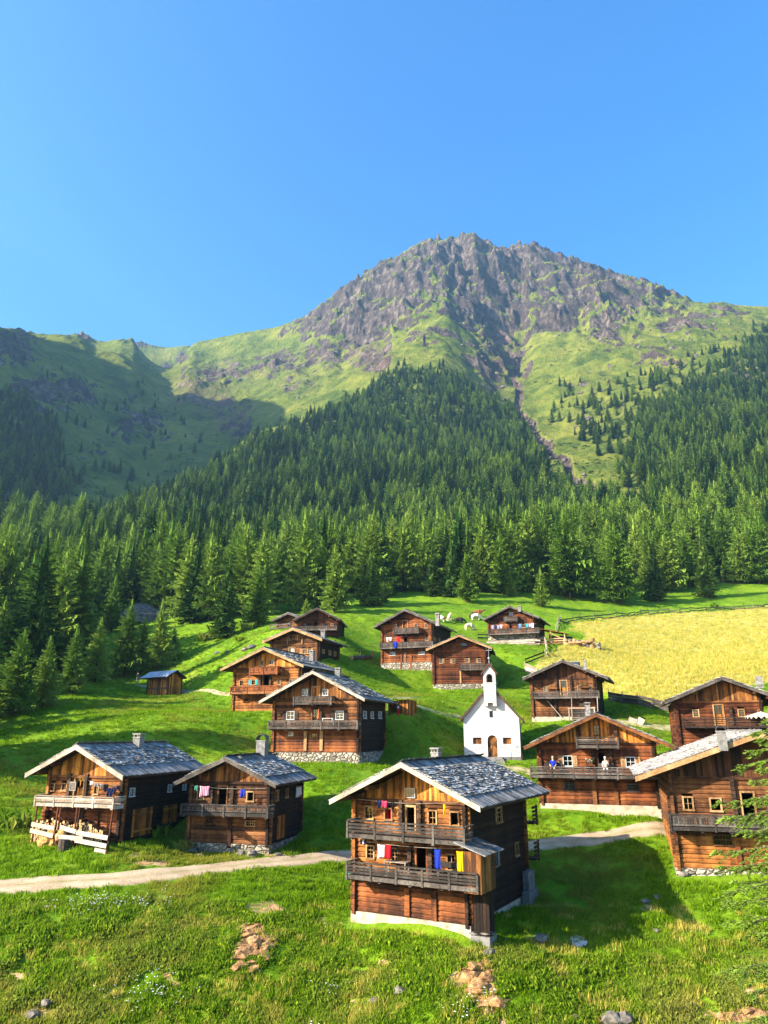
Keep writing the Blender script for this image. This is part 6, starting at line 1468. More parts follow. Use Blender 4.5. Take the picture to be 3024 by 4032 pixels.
for k, (px, py, r, lb) in enumerate(((730, 288, .26, 'dark stone lying lowest near the gable on the second house roof'), (828, 281, .17, 'small stone second from the gable on the second house roof'), (905, 273, .18, 'stone just left of the chimney on the second house roof'), (1100, 240, .18, 'stone right of the chimney on the second house roof'))):
    d = h.ray((px, py)); d0 = Vector((d.dot(h.ux), d.dot(h.uy), d.z)); o = Vector((-h.O.dot(h.ux), -h.O.dot(h.uy), -h.O.z)); t = (h.zr - h.m * (o.x - h.xa) - o.z) / (d0.z + h.m * d0.x); q = o + d0 * t; rock_at(h.world(q.x, q.y, q.z + r * .3), (r, r * .8, r * .6), lb, k, group='stones on the second house roof')
mat_noise('rock_far', [(.3, (.055, .045, .038)), (.5, (.135, .115, .098)), (.75, (.25, .22, .19))], 1.5, .95, .5, .2)
# ------------------------------------------------------------------ living things
def skin(name, V, E, R, root=0, sub=1):
    me = bpy.data.meshes.new(name); me.from_pydata([tuple(v) for v in V], E, []); o = bpy.data.objects.new(name, me); COL.objects.link(o)
    o.modifiers.new('s', 'SKIN'); sv = me.skin_vertices[0].data
    for k, r in enumerate(R): sv[k].radius = (r, r) if not isinstance(r, tuple) else r; sv[k].use_root = (k == root)
    m = o.modifiers.new('d', 'SUBSURF'); m.levels = sub; m.render_levels = sub
    bpy.context.view_layer.update(); dg = bpy.context.evaluated_depsgraph_get(); m2 = bpy.data.meshes.new_from_object(o.evaluated_get(dg)); bpy.data.objects.remove(o); m2.polygons.foreach_set('use_smooth', np.ones(len(m2.polygons), bool)); return m2
def person(loc, rz, label, pose, shirt, trousers, hair, hat=None):
    # joints in metres, facing -y
    J = {'pel': (0, 0, .93), 'wst': (0, 0, 1.08), 'chs': (0, .0, 1.32), 'nck': (0, 0, 1.47), 'hd0': (0, -.015, 1.56), 'hd1': (0, -.02, 1.70)}
    for s, n in ((-1, 'l'), (1, 'r')):
        J['sh' + n] = (s * .17, 0, 1.41); J['el' + n] = (s * .25, .03, 1.13); J['wr' + n] = (s * .24, -.10, .90); J['ha' + n] = (s * .235, -.15, .82)
        J['hp' + n] = (s * .09, 0, .90); J['kn' + n] = (s * .10, -.03, .50); J['an' + n] = (s * .10, .02, .09); J['to' + n] = (s * .11, -.13, .04)
    J.update({k: v for k, v in pose.items() if k[0] != '_'}); nm = list(J); ix = {k: i for i, k in enumerate(nm)}
    RAD = {'pel': (.15, .11), 'wst': (.135, .10), 'chs': (.165, .11), 'nck': .055, 'hd0': (.075, .085), 'hd1': (.072, .085), 'sh': .06, 'el': .045, 'wr': .032, 'ha': .036, 'hp': .085, 'kn': .062, 'an': .042, 'to': .04}
    R = [RAD.get(k, RAD.get(k[:2])) for k in nm]; B = [('pel', 'wst'), ('wst', 'chs'), ('chs', 'nck'), ('nck', 'hd0'), ('hd0', 'hd1')]
    for n in 'lr': B += [('chs', 'sh' + n), ('sh' + n, 'el' + n), ('el' + n, 'wr' + n), ('wr' + n, 'ha' + n), ('pel', 'hp' + n), ('hp' + n, 'kn' + n), ('kn' + n, 'an' + n), ('an' + n, 'to' + n)]
    V = [Vector(J[k]) for k in nm]; me = skin('person', V, [(ix[a], ix[b]) for a, b in B], R, 0, 1)
    for m in ('skin', shirt, trousers, 'wood_dark'): me.materials.append(MATS[m])
    def cls(c):
        best = min(B, key=lambda e: seg(c, V[ix[e[0]]], V[ix[e[1]]])); k = best[1]
        if k[:2] in ('hd', 'nc'): return 0 if k[:2] == 'hd' or c.z > J['nck'][2] else 1
        if k[:2] in ('wr', 'ha'): return 0
        if k[:2] in ('sh', 'el') or k in ('wst', 'chs', 'nck'): return 1
        return 3 if k[:2] == 'to' else (0 if k[:2] == 'an' and pose.get('_shorts') else 2)
    def seg(c, a, b):
        d = b - a; t = max(0, min(1, (c - a).dot(d) / max(1e-6, d.length_squared))); return (c - a - d * t).length
    J.pop('_shorts', None)
    me.polygons.foreach_set('material_index', np.array([cls(p.center) for p in me.polygons], np.int32))
    o = bpy.data.objects.new('person', me); COL.objects.link(o); o.location = loc; o.rotation_euler = (0, 0, rz); tag(o, label, 'person')
    h0, h1 = Vector(J['hd0']), Vector(J['hd1']); c = (h0 + h1) / 2
    g = MB(); g.blob((c.x, c.y + .025, c.z + .055), (.088, .098, .10), 0, 0, 2, .04); g.build('hair', hair, o, True)
    g = MB(); g.blob((c.x, c.y - .092, c.z - .012), (.012, .018, .022), 0, 0, 1, 0); g.build('nose', 'skin', o, True)
    for s in (-1, 1): g = MB(); g.blob((c.x + s * .03, c.y - .083, c.z + .02), (.011, .008, .009), 0, 0, 1, 0); g.build('eye', 'hair_dark', o, True)
    g = MB(); g.blob((c.x, c.y - .083, c.z - .052), (.024, .008, .007), 0, 0, 1, 0); g.build('mouth', 'cloth_pink', o, True)
    if hat: g = MB(); g.tube((c.x, c.y, c.z + .07), (c.x, c.y, c.z + .16), .10, .075, 10); g.tube((c.x, c.y, c.z + .065), (c.x, c.y, c.z + .075), .17, .17, 12); g.build('hat', hat, o)
    for s, n in ((-1, 'l'), (1, 'r')):
        a = Vector(J['ha' + n]); d = (a - Vector(J['wr' + n])).normalized(); q = d.cross(Vector((1, 0, 0))).normalized(); r = d.cross(q)
        g = MB()
        for k in range(4): p = a + r * (.026 * (k - 1.5) / 1.2); e = p + d * (.075 + .012 * (1.5 - abs(k - 1.6))); m = (p + e) / 2 + q * .008; g.tube(p + d * .02, m, .0085, .008, 6); g.tube(m, e, .008, .006, 6)
        g.tube(a + r * .03 * s, a + r * .055 * s + d * .04, .010, .007, 6); g.build('fingers', 'skin', o)
    return o
def sit(dy=.0):
    P = {}
    dz = -.45
    for k, v in {'pel': (0, 0, .93), 'wst': (0, .01, 1.08), 'chs': (0, .0, 1.32), 'nck': (0, -.01, 1.47), 'hd0': (0, -.03, 1.56), 'hd1': (0, -.04, 1.70)}.items(): P[k] = (v[0], v[1], v[2] + dz + .02)
    for s, n in ((-1, 'l'), (1, 'r')):
        P['sh' + n] = (s * .17, 0, 1.41 + dz); P['el' + n] = (s * .24, -.06, 1.16 + dz); P['wr' + n] = (s * .15, -.28, 1.05 + dz); P['ha' + n] = (s * .12, -.36, 1.03 + dz)
        P['hp' + n] = (s * .09, -.03, .93 + dz); P['kn' + n] = (s * .12, -.44, .96 + dz); P['an' + n] = (s * .12, -.46, .09); P['to' + n] = (s * .13, -.60, .04)
    return P
h = HS['people']; x0, x1, zb, zt, n = h.bals[1]; dk = zb + .17
xa = h.loc((345, 640), .5)[0]; bench(h, xa, .42, dk, 1.3, 'grey bench under the person in blue on the long balcony', 'wood_grey')
p1 = sit(); p1['_shorts'] = True; person(onhouse(h, xa, .45, dk), -h.yaw, 'person in a blue shirt sitting at the left end of the long balcony', p1, 'cloth_blue', 'cloth_beige', 'hair_light')
xb = h.loc((865, 650), .5)[0]; bench(h, xb, .42, dk, 1.1, 'grey bench under the white haired person by the open door', 'wood_grey')
p2 = sit(); p2['wrr'] = (.16, -.22, .93); p2['har'] = (.12, -.22, 1.02); person(onhouse(h, xb, .45, dk), -h.yaw, 'white haired person in a pale shirt sitting by the open balcony door', p2, 'cloth_beige', 'cloth_white', 'cloth_white')
table(h, h.loc((705, 650), .4)[0], .40, dk, .8, 'small wooden table with a box of white flowers beside the open door', 'log_red')
def flower_box(h, x, n, z, w, mat, label, seed):
    r = empty('flower_box', onhouse(h, x, n, z), label, 'flower box', -h.yaw); g = MB(); g.box(-w / 2, w / 2, -.10, .10, 0, .18); g.build('box', 'log_brown', r); rr = random.Random(seed); g = MB(); f = MB()
    for k in range(60):
        c = Vector((rr.uniform(-w / 2, w / 2), rr.uniform(-.16, .16), .18 + rr.uniform(0, .26))); s = rr.uniform(.04, .07); d = Vector((rr.uniform(-1, 1), rr.uniform(-1, 1), rr.uniform(0, 1))).normalized() * s; e = d.cross(Vector((0, 0, 1))).normalized() * s * .6
        (f if rr.random() < .45 else g).add([tuple(c - d), tuple(c + e), tuple(c + d), tuple(c - e)], [(0, 1, 2, 3)])
    g.build('leaves', 'weed_leaves', r); f.build('blossoms', mat, r)
flower_box(h, h.loc((705, 640), .4)[0], .40, dk + .745, .5, 'petal_white', 'box of white flowers on the small table by the open door', 3)
h = HS['poles']
for k, (px, py, m, lb) in enumerate(((885, 1060, 'petal_pink', 'pink flower box left of the door, right of the chapel'), (1265, 1045, 'petal_pink', 'pink flower box right of the door on the house with thin poles'))):
    a, z = h.loc((px, py), .2); flower_box(h, a, .24, z, 1.1, m, lb, 10 + k)
x0, x1, zb, zt, n = h.bals[0]
for a, b in (((1112, 1160), (1118, 1460)), ((1415, 1150), (1422, 1400))):
    A = h.loc(a, n + .1); B = h.loc(b, n + .15); g = MB(); g.tube((A[0], -n - .1, A[1]), (B[0], -n - .15, -.4), .045, .05, 7); g.build('balcony_prop', 'wood_pale', h.root)
A = h.loc((822, 1195), .25); B = h.loc((990, 1388), .25); g = MB(); g.beam((A[0], -.25, A[1]), (B[0], -.25, B[1]), .08, .08); tag(g.build('diagonal_brace', 'wood_pale', h.root))
a, _ = h.loc((1240, 1400), .8); rt = empty('wood_shelter', onhouse(h, a, .75, 0), 'firewood shelter of pale posts and stacked logs under the pole propped balcony', 'wood shelter', -h.yaw); w = 2.9; g = MB(); g.box(-w / 2, w / 2, -.55, .55, 1.32, 1.40); g.build('roof', 'wood_pale', rt)
for x in (-w / 2 + .1, -w / 2 + .42, w / 2 - .1): g = MB(); g.box(x - .07, x + .07, -.5, -.36, -.5, 1.318); g.build('post', 'wood_pale', rt)
g = MB(); rr = random.Random(3)
for k in range(6): g.tube((-w / 2 + .5, -.38, .1 + .2 * k), (w / 2 - .2, -.36, .1 + .2 * k), .085, .085, 7, 0, None, 1)
g.build('stacked_logs', ['wood_grey', 'log_end'], rt)
h = HS['parasol']; x0, x1, zb, zt, n = h.bals[0]; a, z = h.loc((1560, 800), .6); rt = empty('parasol', onhouse(h, a, .62, zb + .17), 'beige parasol with ragged fringe on the balcony at the right picture edge', 'parasol', -h.yaw); g = MB(); R = 1.35; N = 10; zc = z - zb - .1
for k in range(N):
    a0, a1 = 2 * math.pi * k / N, 2 * math.pi * (k + 1) / N; g.add([(0, 0, zc + .42), (R * math.cos(a0), R * math.sin(a0), zc), (R * math.cos(a1), R * math.sin(a1), zc)], [(0, 1, 2)], 0, 0); m = (a0 + a1) / 2
    for q0, q1 in ((a0, m), (m, a1)): g.add([(R * math.cos(q0), R * math.sin(q0), zc), (R * math.cos(q1), R * math.sin(q1), zc), (R * .97 * math.cos((q0 + q1) / 2), R * .97 * math.sin((q0 + q1) / 2), zc - .2)], [(0, 1, 2)], 0, 0)
g.build('canopy', 'cloth_beige', rt); g = MB(); g.tube((0, 0, 0), (0, 0, zc + .45), .022, .022, 8); g.build('pole', 'wood_fresh', rt); g = MB(); g.tube((0, 0, 0), (0, 0, .09), .24, .22, 12); g.build('foot', 'chimney_stone', rt)
h = HS['laundry']; line(h, (150, 445), (370, 440), .9, 'clothesline on the tall reddish house')
for r_, m, kd, lb in (((180, 447, 215, 505), 'cloth_white', 'shirt', 'white shirt leftmost on the tall reddish house'), ((221, 447, 248, 490), 'cloth_white', 'towel', 'white cloth right of the white shirt on the tall reddish house'), ((308, 440, 350, 536), 'cloth_red', 'towel', 'big red sheet hanging on the tall reddish house')): laundry(h, r_, .9, m, lb, kd)
laundry(h, (270, 500, 309, 572), 1.22, 'cloth_blue', 'blue towel thrown over the balcony rail of the tall reddish house')
h = HS['topright']; line(h, (150, 300), (700, 285), .9, 'clothesline on the uppermost house')
for k, (r_, m, kd, lb) in enumerate((((163, 305, 198, 352), 'cloth_bluestripe', 'towel', 'striped towel leftmost on the uppermost house'), ((200, 305, 230, 350), 'cloth_navy', 'towel', 'dark blue cloth second on the uppermost house'), ((231, 304, 260, 350), 'cloth_bluestripe', 'towel', 'blue striped cloth left of the first white shirt'), ((263, 300, 297, 342), 'cloth_white', 'shirt', 'white shirt left of the door of the uppermost house'), ((485, 290, 523, 357), 'cloth_sky', 'trousers', 'light blue trousers right of the door of the uppermost house'), ((572, 287, 604, 332), 'cloth_teal', 'towel', 'turquoise towel on the uppermost house'), ((606, 287, 634, 326), 'cloth_lilac', 'towel', 'lilac towel between the turquoise and the white one'), ((636, 280, 668, 337), 'cloth_white', 'towel', 'white towel rightmost on the uppermost house'))): laundry(h, r_, .9, m, lb, kd)
h = HS['plinthed']; x0, x1, zb, zt, n = h.bals[1]; a, _ = h.loc((840, 1000), .6); table(h, a + .9, .6, zb + .17, 1.0, 'small white topped table on the balcony of the fieldstone house', 'white_paint')
rt = empty('folded_parasol', onhouse(h, a, .7, zb + .17), 'folded orange parasol standing on the balcony of the fieldstone house', 'parasol', -h.yaw); g = MB(); g.tube((0, 0, .7), (0, 0, 1.55), .13, .03, 8); g.build('canopy', 'cloth_orange', rt); g = MB(); g.tube((0, 0, 0), (0, 0, 1.65), .02, .02, 6); g.tube((0, 0, 0), (0, 0, .07), .18, .18, 10); g.build('pole', 'wood_dark', rt)
# skylight box on the roof of the pole propped house
h = HS['poles']; g = MB(); g.box(.55, 1.75, 2.2, 3.4, h.zr - h.m * 1.2, h.zr - h.m * .5 + .35); sk_ = g.build('dormer', 'roof_light', h.roof); g = MB(); g.box(.6, 1.7, 2.14, 2.19, h.zr - h.m * .9 + .15, h.zr - h.m * .5 + .28); g.build('dormer_glass', 'solar_cell', sk_)

# hiker by the plank shed
P = hit(296, 1477); person((P.x, P.y, P.z), 1.0, 'hiker in pale trousers standing on the path left of the plank shed', {'ell': (-.30, -.12, 1.2), 'wrl': (-.14, -.22, 1.42), 'hal': (-.08, -.24, 1.48), 'knr': (.10, -.12, .50), 'anr': (.11, -.05, .09), 'tor': (.12, -.2, .04), 'anl': (-.10, .14, .10), 'tol': (-.11, 0, .04)}, 'cloth_navy', 'cloth_grey', 'hair_dark')
def cow(px, py, rz, mat, label, graze=True, patch=None, ln=1.0):
    P = hit(*( (1460 + px / 3) / K, (2360 + py / 3) / K)); hd = (-1.35, 0, .45) if graze else (-1.35, 0, 1.42); ms = (-1.52, 0, .22) if graze else (-1.62, 0, 1.28)
    V = [(.75, 0, 1.05), (.1, 0, 1.0), (-.6, 0, 1.06), (-1.0, 0, .92 if graze else 1.3), hd, ms]; E = [(0, 1), (1, 2), (2, 3), (3, 4), (4, 5)]; R = [(.27, .30), (.36, .40), (.27, .34), (.15, .20), (.12, .14), (.08, .09)]
    for x, s in ((.72, -1), (.72, 1), (-.58, -1), (-.58, 1)):
        b = 0 if x > 0 else 2; i = len(V); V += [(x, s * .20, .72), (x + (.10 if x > 0 else .02), s * .19, .42), (x + .04, s * .19, .04)]; E += [(b, i), (i, i + 1), (i + 1, i + 2)]; R += [.13, .075, .055]
    i = len(V); V += [(1.02, 0, 1.0), (1.08, 0, .5)]; E += [(0, i), (i, i + 1)]; R += [.04, .03]
    me = skin('cow', [Vector(v) for v in V], E, R, 1, 1); me.materials.append(MATS[mat]); me.materials.append(MATS[patch or mat])
    me.polygons.foreach_set('material_index', np.array([1 if pn(np.array([p.center.x * 1.3 + px]), np.array([p.center.z * 1.5 + p.center.y]), 5)[0] > .12 else 0 for p in me.polygons], np.int32))
    o = bpy.data.objects.new('cow', me); COL.objects.link(o); o.location = P; o.rotation_euler = (0, 0, rz); o.scale = (1.05,) * 3; tag(o, label, 'cow', 'cows grazing above the houses')
    for s in (-1, 1): g = MB(); g.blob((hd[0] + .08, s * .19, hd[2] + .06), (.05, .12, .05), 0, 0, 1, .05); g.build('ear', mat, o, True); g = MB(); g.tube((hd[0] + .06, s * .08, hd[2] + .12), (hd[0], s * .17, hd[2] + .28), .025, .008, 6); g.build('horn', 'wood_pale', o)
cow(930, 262, 1.7, 'hide_cream', 'pale cow standing highest on the left, seen from behind', False)
cow(1048, 298, 3.3, 'hide_dark', 'dark brown cow grazing left of the pale one', True)
cow(1165, 368, 3.6, 'hide_cream', 'cream cow grazing lowest on the slope left of the uppermost house', True)
cow(1245, 250, 3.4, 'hide_white', 'white cow nearest the uppermost house', True, 'hide_cream')
cow(1268, 205, 3.0, 'hide_brown', 'red brown cow behind the white one', False)
cow(1205, 238, 2.2, 'hide_dark', 'black cow half hidden behind the white one', True)
cow(828, 278, 2.8, 'hide_brown', 'brown cow beside the chimney of the tall reddish house', True, 'hide_white')

# ------------------------------------------------------------------ fences, planks, stones
def fence(name, pts, hgt, label, mat='wood_grey', rails=3, every=2.0, solid=False, wob=.06, rough=False):
    L = polyline(pts, .5); d = np.concatenate([[0], np.cumsum(np.hypot(*np.diff(L, axis=0).T))]); n = max(1, int(d[-1] / every)); S_ = np.linspace(0, d[-1], n + 1); X = np.interp(S_, d, L[:, 0]); Y = np.interp(S_, d, L[:, 1]); Z = height(X, Y); rr = random.Random(len(label))
    r = empty(name, (X[0], Y[0], Z[0]), label, 'fence'); o = Vector((X[0], Y[0], Z[0]))
    P = [Vector((x, y, z)) - o for x, y, z in zip(X, Y, Z)]
    for k, p in enumerate(P):
        hh = hgt * rr.uniform(1.0, 1.25 if not rough else 1.6); t = Vector((rr.uniform(-wob, wob), rr.uniform(-wob, wob), 0)); g = MB(); g.tube(p + Vector((0, 0, -.35)), p + t + Vector((0, 0, hh)), .055, .045, 6); g.build('post', mat, r)
    g = MB()
    for k in range(len(P) - 1):
        for q in range(rails):
            z = hgt * (q + .55) / rails; a = P[k] + Vector((0, 0, z + rr.uniform(-wob, wob))); b = P[k + 1] + Vector((0, 0, z + rr.uniform(-wob, wob))); dd = (b - a).normalized(); off = Vector((dd.y, -dd.x, 0)) * .07
            g.beam(a - dd * .1 + off, b + dd * .1 + off, .035, hgt / rails * (.86 if solid else .42))
    g.build('boards', mat, r); return r
sp = lambda x, y: (x / K, y / K)
fence('plank_fence', [sp(2400, 2760), sp(2480, 2772), sp(2560, 2790), sp(2620, 2802), sp(2690, 2815)], 1.15, 'grey weathered plank fence in the shade along the lower end of the hay meadow', solid=True, every=2.4)
fence('plank_fence', [sp(2070, 2645), sp(2085, 2652), sp(2105, 2660), sp(2125, 2668)], 1.2, 'sunlit pale plank fence curving left of the pole propped house', 'wood_pale', solid=True, every=1.8)
fence('plank_fence', [sp(2070, 2618), sp(2105, 2600), sp(2150, 2588)], 1.0, 'dark low plank fence above the sunlit one', 'wood_dark', rails=2, every=2.2)
fence('plank_fence', [sp(2150, 2590), sp(2153, 2560), sp(2140, 2535)], 1.1, 'leaning pale fence climbing to the uppermost house', 'wood_pale', rails=2, every=2.0, wob=.2)
fence('rail_fence', [(1210, 1347), (1250, 1342), (1330, 1334), (1400, 1329), (1480, 1324), (1560, 1319), (1659, 1314), (1760, 1309)], 1.15, 'long ragged rail fence along the top of the hay meadow', rails=2, every=2.6, wob=.22, rough=True)
fence('rail_fence', [(1202, 1365), (1206, 1350), (1212, 1343)], 1.2, 'short fence at the upper left corner of the hay meadow', 'wood_pale', rails=3, every=1.6, wob=.15)
fence('rail_fence', [sp(1066, 2482), sp(1105, 2480), sp(1150, 2478)], 1.0, 'grey rail fence in front of the small log hut', rails=2, every=2.0)
fence('rail_fence', [sp(1882, 2516), sp(1900, 2517), sp(1925, 2517)], 1.1, 'short grey fence left of the uppermost house', rails=2, every=2.0)
fence('plank_fence', [sp(2165, 2528), sp(2210, 2532), sp(2260, 2538)], 1.3, 'weathered plank fence below the log pile beside the uppermost house', solid=True, every=2.0)
h = HS['topright']
rr = random.Random(5)
for k in range(13):   # plank stack
    a, _ = h.loc((110 + rr.uniform(0, 60), 500), 1.7); b, _ = h.loc((755 - rr.uniform(0, 70), 500), 1.7); row = k // 3; col = k % 3; z = -.35 + row * .27; g = MB(); y = -(1.5 + col * .34 + .06 * (row % 2)); t = rr.uniform(-.02, .02)
    g.beam((a, y, z + t), (b, y, z - t), .30, .22, 0, rr.uniform(-.4, .4)); o = g.build('plank', ['wood_pale', 'wood_grey', 'wood_pale'][k % 3]); o.location = h.O; o.rotation_euler = (0, 0, -h.yaw); tag(o, 'long weathered plank in the stack below the balcony of the uppermost house', 'plank', 'planks stacked below the uppermost house')
rt = empty('lumber_shelter', h.world(h.W / 2 + 2.6, 2.0, 0), 'fresh orange timber shelter with sloping roof right of the uppermost house', 'shelter', -h.yaw); g = MB()
for k in range(9): g.add([(-2.4 + .0, -1.6 + k * .36, 2.9), (2.6, -1.6 + k * .36, 1.75), (2.6, -1.27 + k * .36, 1.75), (-2.4, -1.27 + k * .36, 2.9), (-2.4, -1.6 + k * .36, 2.96), (2.6, -1.6 + k * .36, 1.81), (2.6, -1.27 + k * .36, 1.81), (-2.4, -1.27 + k * .36, 2.96)], [(0, 3, 2, 1), (4, 5, 6, 7), (0, 1, 5, 4), (1, 2, 6, 5), (2, 3, 7, 6), (3, 0, 4, 7)])
g.build('roof', 'board_orange', rt)
for x, z in ((-2.2, 2.8), (0, 2.3), (2.3, 1.8)): g = MB(); g.box(x - .09, x + .09, -1.4, -1.22, -.6, z); g.build('post', 'wood_fresh', rt)
for a, b in (((-2.2, 1.0), (0, 1.9)), ((2.2, .8), (.1, 1.9))): g = MB(); g.beam((a[0], -1.3, a[1]), (b[0], -1.3, b[1]), .1, .14); g.build('brace', 'wood_fresh', rt)
for k, z in enumerate((.25, .62, 1.0)): g = MB(); g.beam((-2.3, -1.35, z), (2.3, -1.35, z), .12, .2); g.build('rail', 'wood_fresh', rt)
for k in range(16):
    x = 1330 + (k % 8) * 0; P = h.world(h.W / 2 + 5.0 + .75 * (k % 8) + rr.uniform(-.1, .1), .2 + .5 * rr.random(), 0); z = hz(P.x, P.y); rock_at((P.x, P.y, z + .25 + .55 * (k // 8)), (.48 * rr.uniform(.8, 1.2), .4, .36), 'pale block in the heap of logs and stones beside the timber shelter', 50 + k, 'rock' if k % 2 else 'log_end', 'blocks heaped beside the timber shelter', 'block')
P = h.world(h.W / 2 + 9.2, .3, 0); z = hz(P.x, P.y); g = MB(); g.tube((0, 0, 0), (0, 0, 1.7), .42, .40, 12, 0, 0, 1); o = g.build('log', ['wood_fresh', 'log_end']); o.location = (P.x, P.y, z - .1); o.rotation_euler = (.1, .12, 0); tag(o, 'thick upright log at the right end of the log heap', 'log')
g = MB(); g.tube((0, 0, 0), (3.6, .2, .1), .22, .2, 9, 0, 0, 1); o = g.build('log', ['wood_fresh', 'log_end']); P = h.world(h.W / 2 + 5.6, -.6, 0); o.location = (P.x, P.y, hz(P.x, P.y) + .55); o.rotation_euler = (0, 0, -h.yaw); tag(o, 'orange log lying in front of the heap of logs and stones', 'log')
# log trough and posts left of the tall reddish house
P = hit(*sp(1385, 2600)); Q = hit(*sp(1462, 2598)); rt = empty('water_trough', P, 'long hollowed log water trough left of the tall reddish house', 'trough'); d = Q - P; g = MB(); g.tube((0, 0, .35), (d.x, d.y, d.z + .35), .32, .32, 10, 0, 0, 1); g.build('basin', ['wood_grey', 'log_end'], rt); g = MB(); g.tube((d.x * .45, d.y * .45 + .4, d.z * .45 - .3), (d.x * .45, d.y * .45 + .4, d.z * .45 + 1.5), .09, .08, 8); g.build('spout_post', 'wood_grey', rt)
P = hit(*sp(1466, 2595)); g = MB(); g.tube((0, 0, -.3), (0, 0, 1.25), .2, .18, 9, 0, 0, 1); o = g.build('log', ['wood_fresh', 'log_end']); o.location = P; tag(o, 'pale upright log at the end of the water trough', 'log')
# little notice board by the larch clump, red hydrant, well lid, retaining boards
P = hit(368, 1430); rt = empty('notice_board', P, 'small roofed board on two posts at the forest path above the plank shed', 'notice board'); g = MB(); g.box(-1.0, 1.0, -.06, .06, 1.2, 1.9); g.build('panel', 'wood_dark', rt); g = MB(); g.box(-1.1, 1.1, -.2, .2, 1.92, 2.02); g.build('roof', 'wood_grey', rt)
for x in (-.75, .75): g = MB(); g.box(x - .07, x + .07, .062, .19, -.4, 1.915); g.build('post', 'wood_grey', rt)
P = hit(*sp(1568, 2815)); rt = empty('hydrant', P, 'small red and white hydrant in front of the lean-to', 'hydrant'); g = MB(); g.tube((0, 0, -.1), (0, 0, .62), .12, .11, 10); g.build('body', 'cloth_red', rt); g = MB(); g.tube((0, 0, .62), (0, 0, .84), .13, .08, 10); g.build('cap', 'white_paint', rt)
P = hit(1250, 2034); g = MB(); g.tube((0, 0, -.2), (0, 0, .05), .42, .42, 18); o = g.build('well_lid', 'plaster_white'); o.location = P; o.rotation_euler = (math.atan((hz(P.x, P.y + .5) - hz(P.x, P.y - .5)) * .7), -math.atan((hz(P.x + .5, P.y) - hz(P.x - .5, P.y)) * .7), 0); tag(o, 'round pale concrete lid in the grass right of the front house', 'well lid')
P = hit(*sp(2475, 2845)); Q = hit(*sp(2535, 2858)); rt = empty('retaining_board', P, 'pale low board wall beside the sandy path behind the two people house', 'board wall'); d = Q - P
for k in range(2): g = MB(); g.beam((d.x * (k * .62), d.y * (k * .62), .25), (d.x * (k * .62 + (.6 if k == 0 else .38)), d.y * (k * .62 + (.6 if k == 0 else .38)), d.z + .25), .12, .75); g.build('board', 'wood_pale', rt)
# stones
STN = [(1168,2030,.34,'flat stone at the edge of the front house shadow'),(1418,2012,.16,'small stone in the grass right of the well lid'),(1058,2060,.28,'dark stone on the bare patch below the front house'),(862,2140,.3,'pale stone low on the bank below the front house'),(810,2165,.24,'stone in the flowers at the bottom of the bank'),(905,2150,.2,'rounded stone right of the pale one on the bank'),(1320,2205,.42,'reddish boulder at the bottom picture edge'),(1352,2203,.34,'pale boulder right of the reddish one at the bottom picture edge'),(1240,2200,.22,'small boulder left of the reddish one at the bottom edge'),
 (412,1842,.34,'boulder at the left foot of the second house'),(545,1848,.40,'light boulder under the front wall of the second house'),(520,1846,.26,'brown boulder left of the light one under the second house'),(600,1848,.22,'stone at the right front foot of the second house'),(432,1850,.2,'flat stone between the boulders in front of the second house'),
 (545,1400,.6,'grey boulder left of the carved balcony house, higher one'),(528,1405,.5,'grey boulder left of the carved balcony house, lower one'),(470,1412,.45,'pale boulder on the slope below the dense dark spruce'),(490,1410,.4,'small boulder right of the pale one below the dense dark spruce'),
 (1505,1640,.35,'stone in the grass left of the parasol house'),(1478,1890,.3,'stone at the left foot of the cut off house'),(100,2170,.26,'stone in the dry grass at the lower left'),(70,2195,.3,'larger stone at the lower left picture corner'),(1420,1940,.2,'stone in the shadow patch right of the front house'),(1395,1950,.24,'pale stone left in the rubble of the shadow patch')]
for k, (px, py, r, lb) in enumerate(STN): P = hit(px, py); rock_at((P.x, P.y, P.z + r * .15), (r * 1.25, r, r * .7), lb, 100 + k)
# rubble mound at the forest foot
def mound():
    P = hit(302, 1338); g = MB(); rr = random.Random(9); R = 6.0; N = 26; M = 12; vs = []
    for j in range(M + 1):
        for i in range(N):
            f = j / M; a = 2 * math.pi * i / N; r = R * f * (1 + .12 * math.sin(3 * a + 1)); vs.append((r * math.cos(a) * 1.15, r * math.sin(a), 3.6 * (1 - f ** 1.5) + rr.uniform(-.25, .25) - 1.2 * (f == 1)))
    g.add(vs, [(j * N + i, j * N + (i + 1) % N, (j + 1) * N + (i + 1) % N, (j + 1) * N + i) for j in range(M) for i in range(N)], 0, 0); o = g.build('rubble_mound', 'rock_far', None, False); o.location = (P.x, P.y, P.z); tag(o, 'grey mound of rubble at the foot of the forest', 'mound', kind='structure')
mound()
# bushes
BM = [tuft(300 + k, 60, 1.0, .55, 'weed_leaves', .022, True) for k in range(3)]
for k, (px, py, s, lb) in enumerate(((338, 1808, .9, 'leafy bush between the left house and its neighbour'), (30, 1790, 1.3, 'green bush left of the left house'), (400, 1838, .8, 'bush at the left foot of the second house'), (536, 1362, 1.6, 'round bush on the slope left of the log house with pale shutters'), (516, 1385, 1.2, 'small bush under the round one left of the pale shuttered house'), (1070, 1542 - 62, .9, 'grassy bush right of the chapel turret'), (1543, 1313, 1.3, 'bright round bush on the rail fence above the hay meadow'), (470, 1370, 1.8, 'low bush beside the dense dark spruce'), (440, 1385, 1.6, 'bush in front of the larch clump right rim'), (815, 1905, .0, ''), (1135, 2010, .5, 'weeds at the stone block of the front house'))):
    if s <= 0: continue
    P = hit(px, py); o = bpy.data.objects.new('bush', BM[k % 3]); COL.objects.link(o); o.location = (P.x, P.y, P.z - .05); o.scale = (s * 1.5, s * 1.5, s); o.rotation_euler = (0, 0, k); tag(o, lb, 'bush')

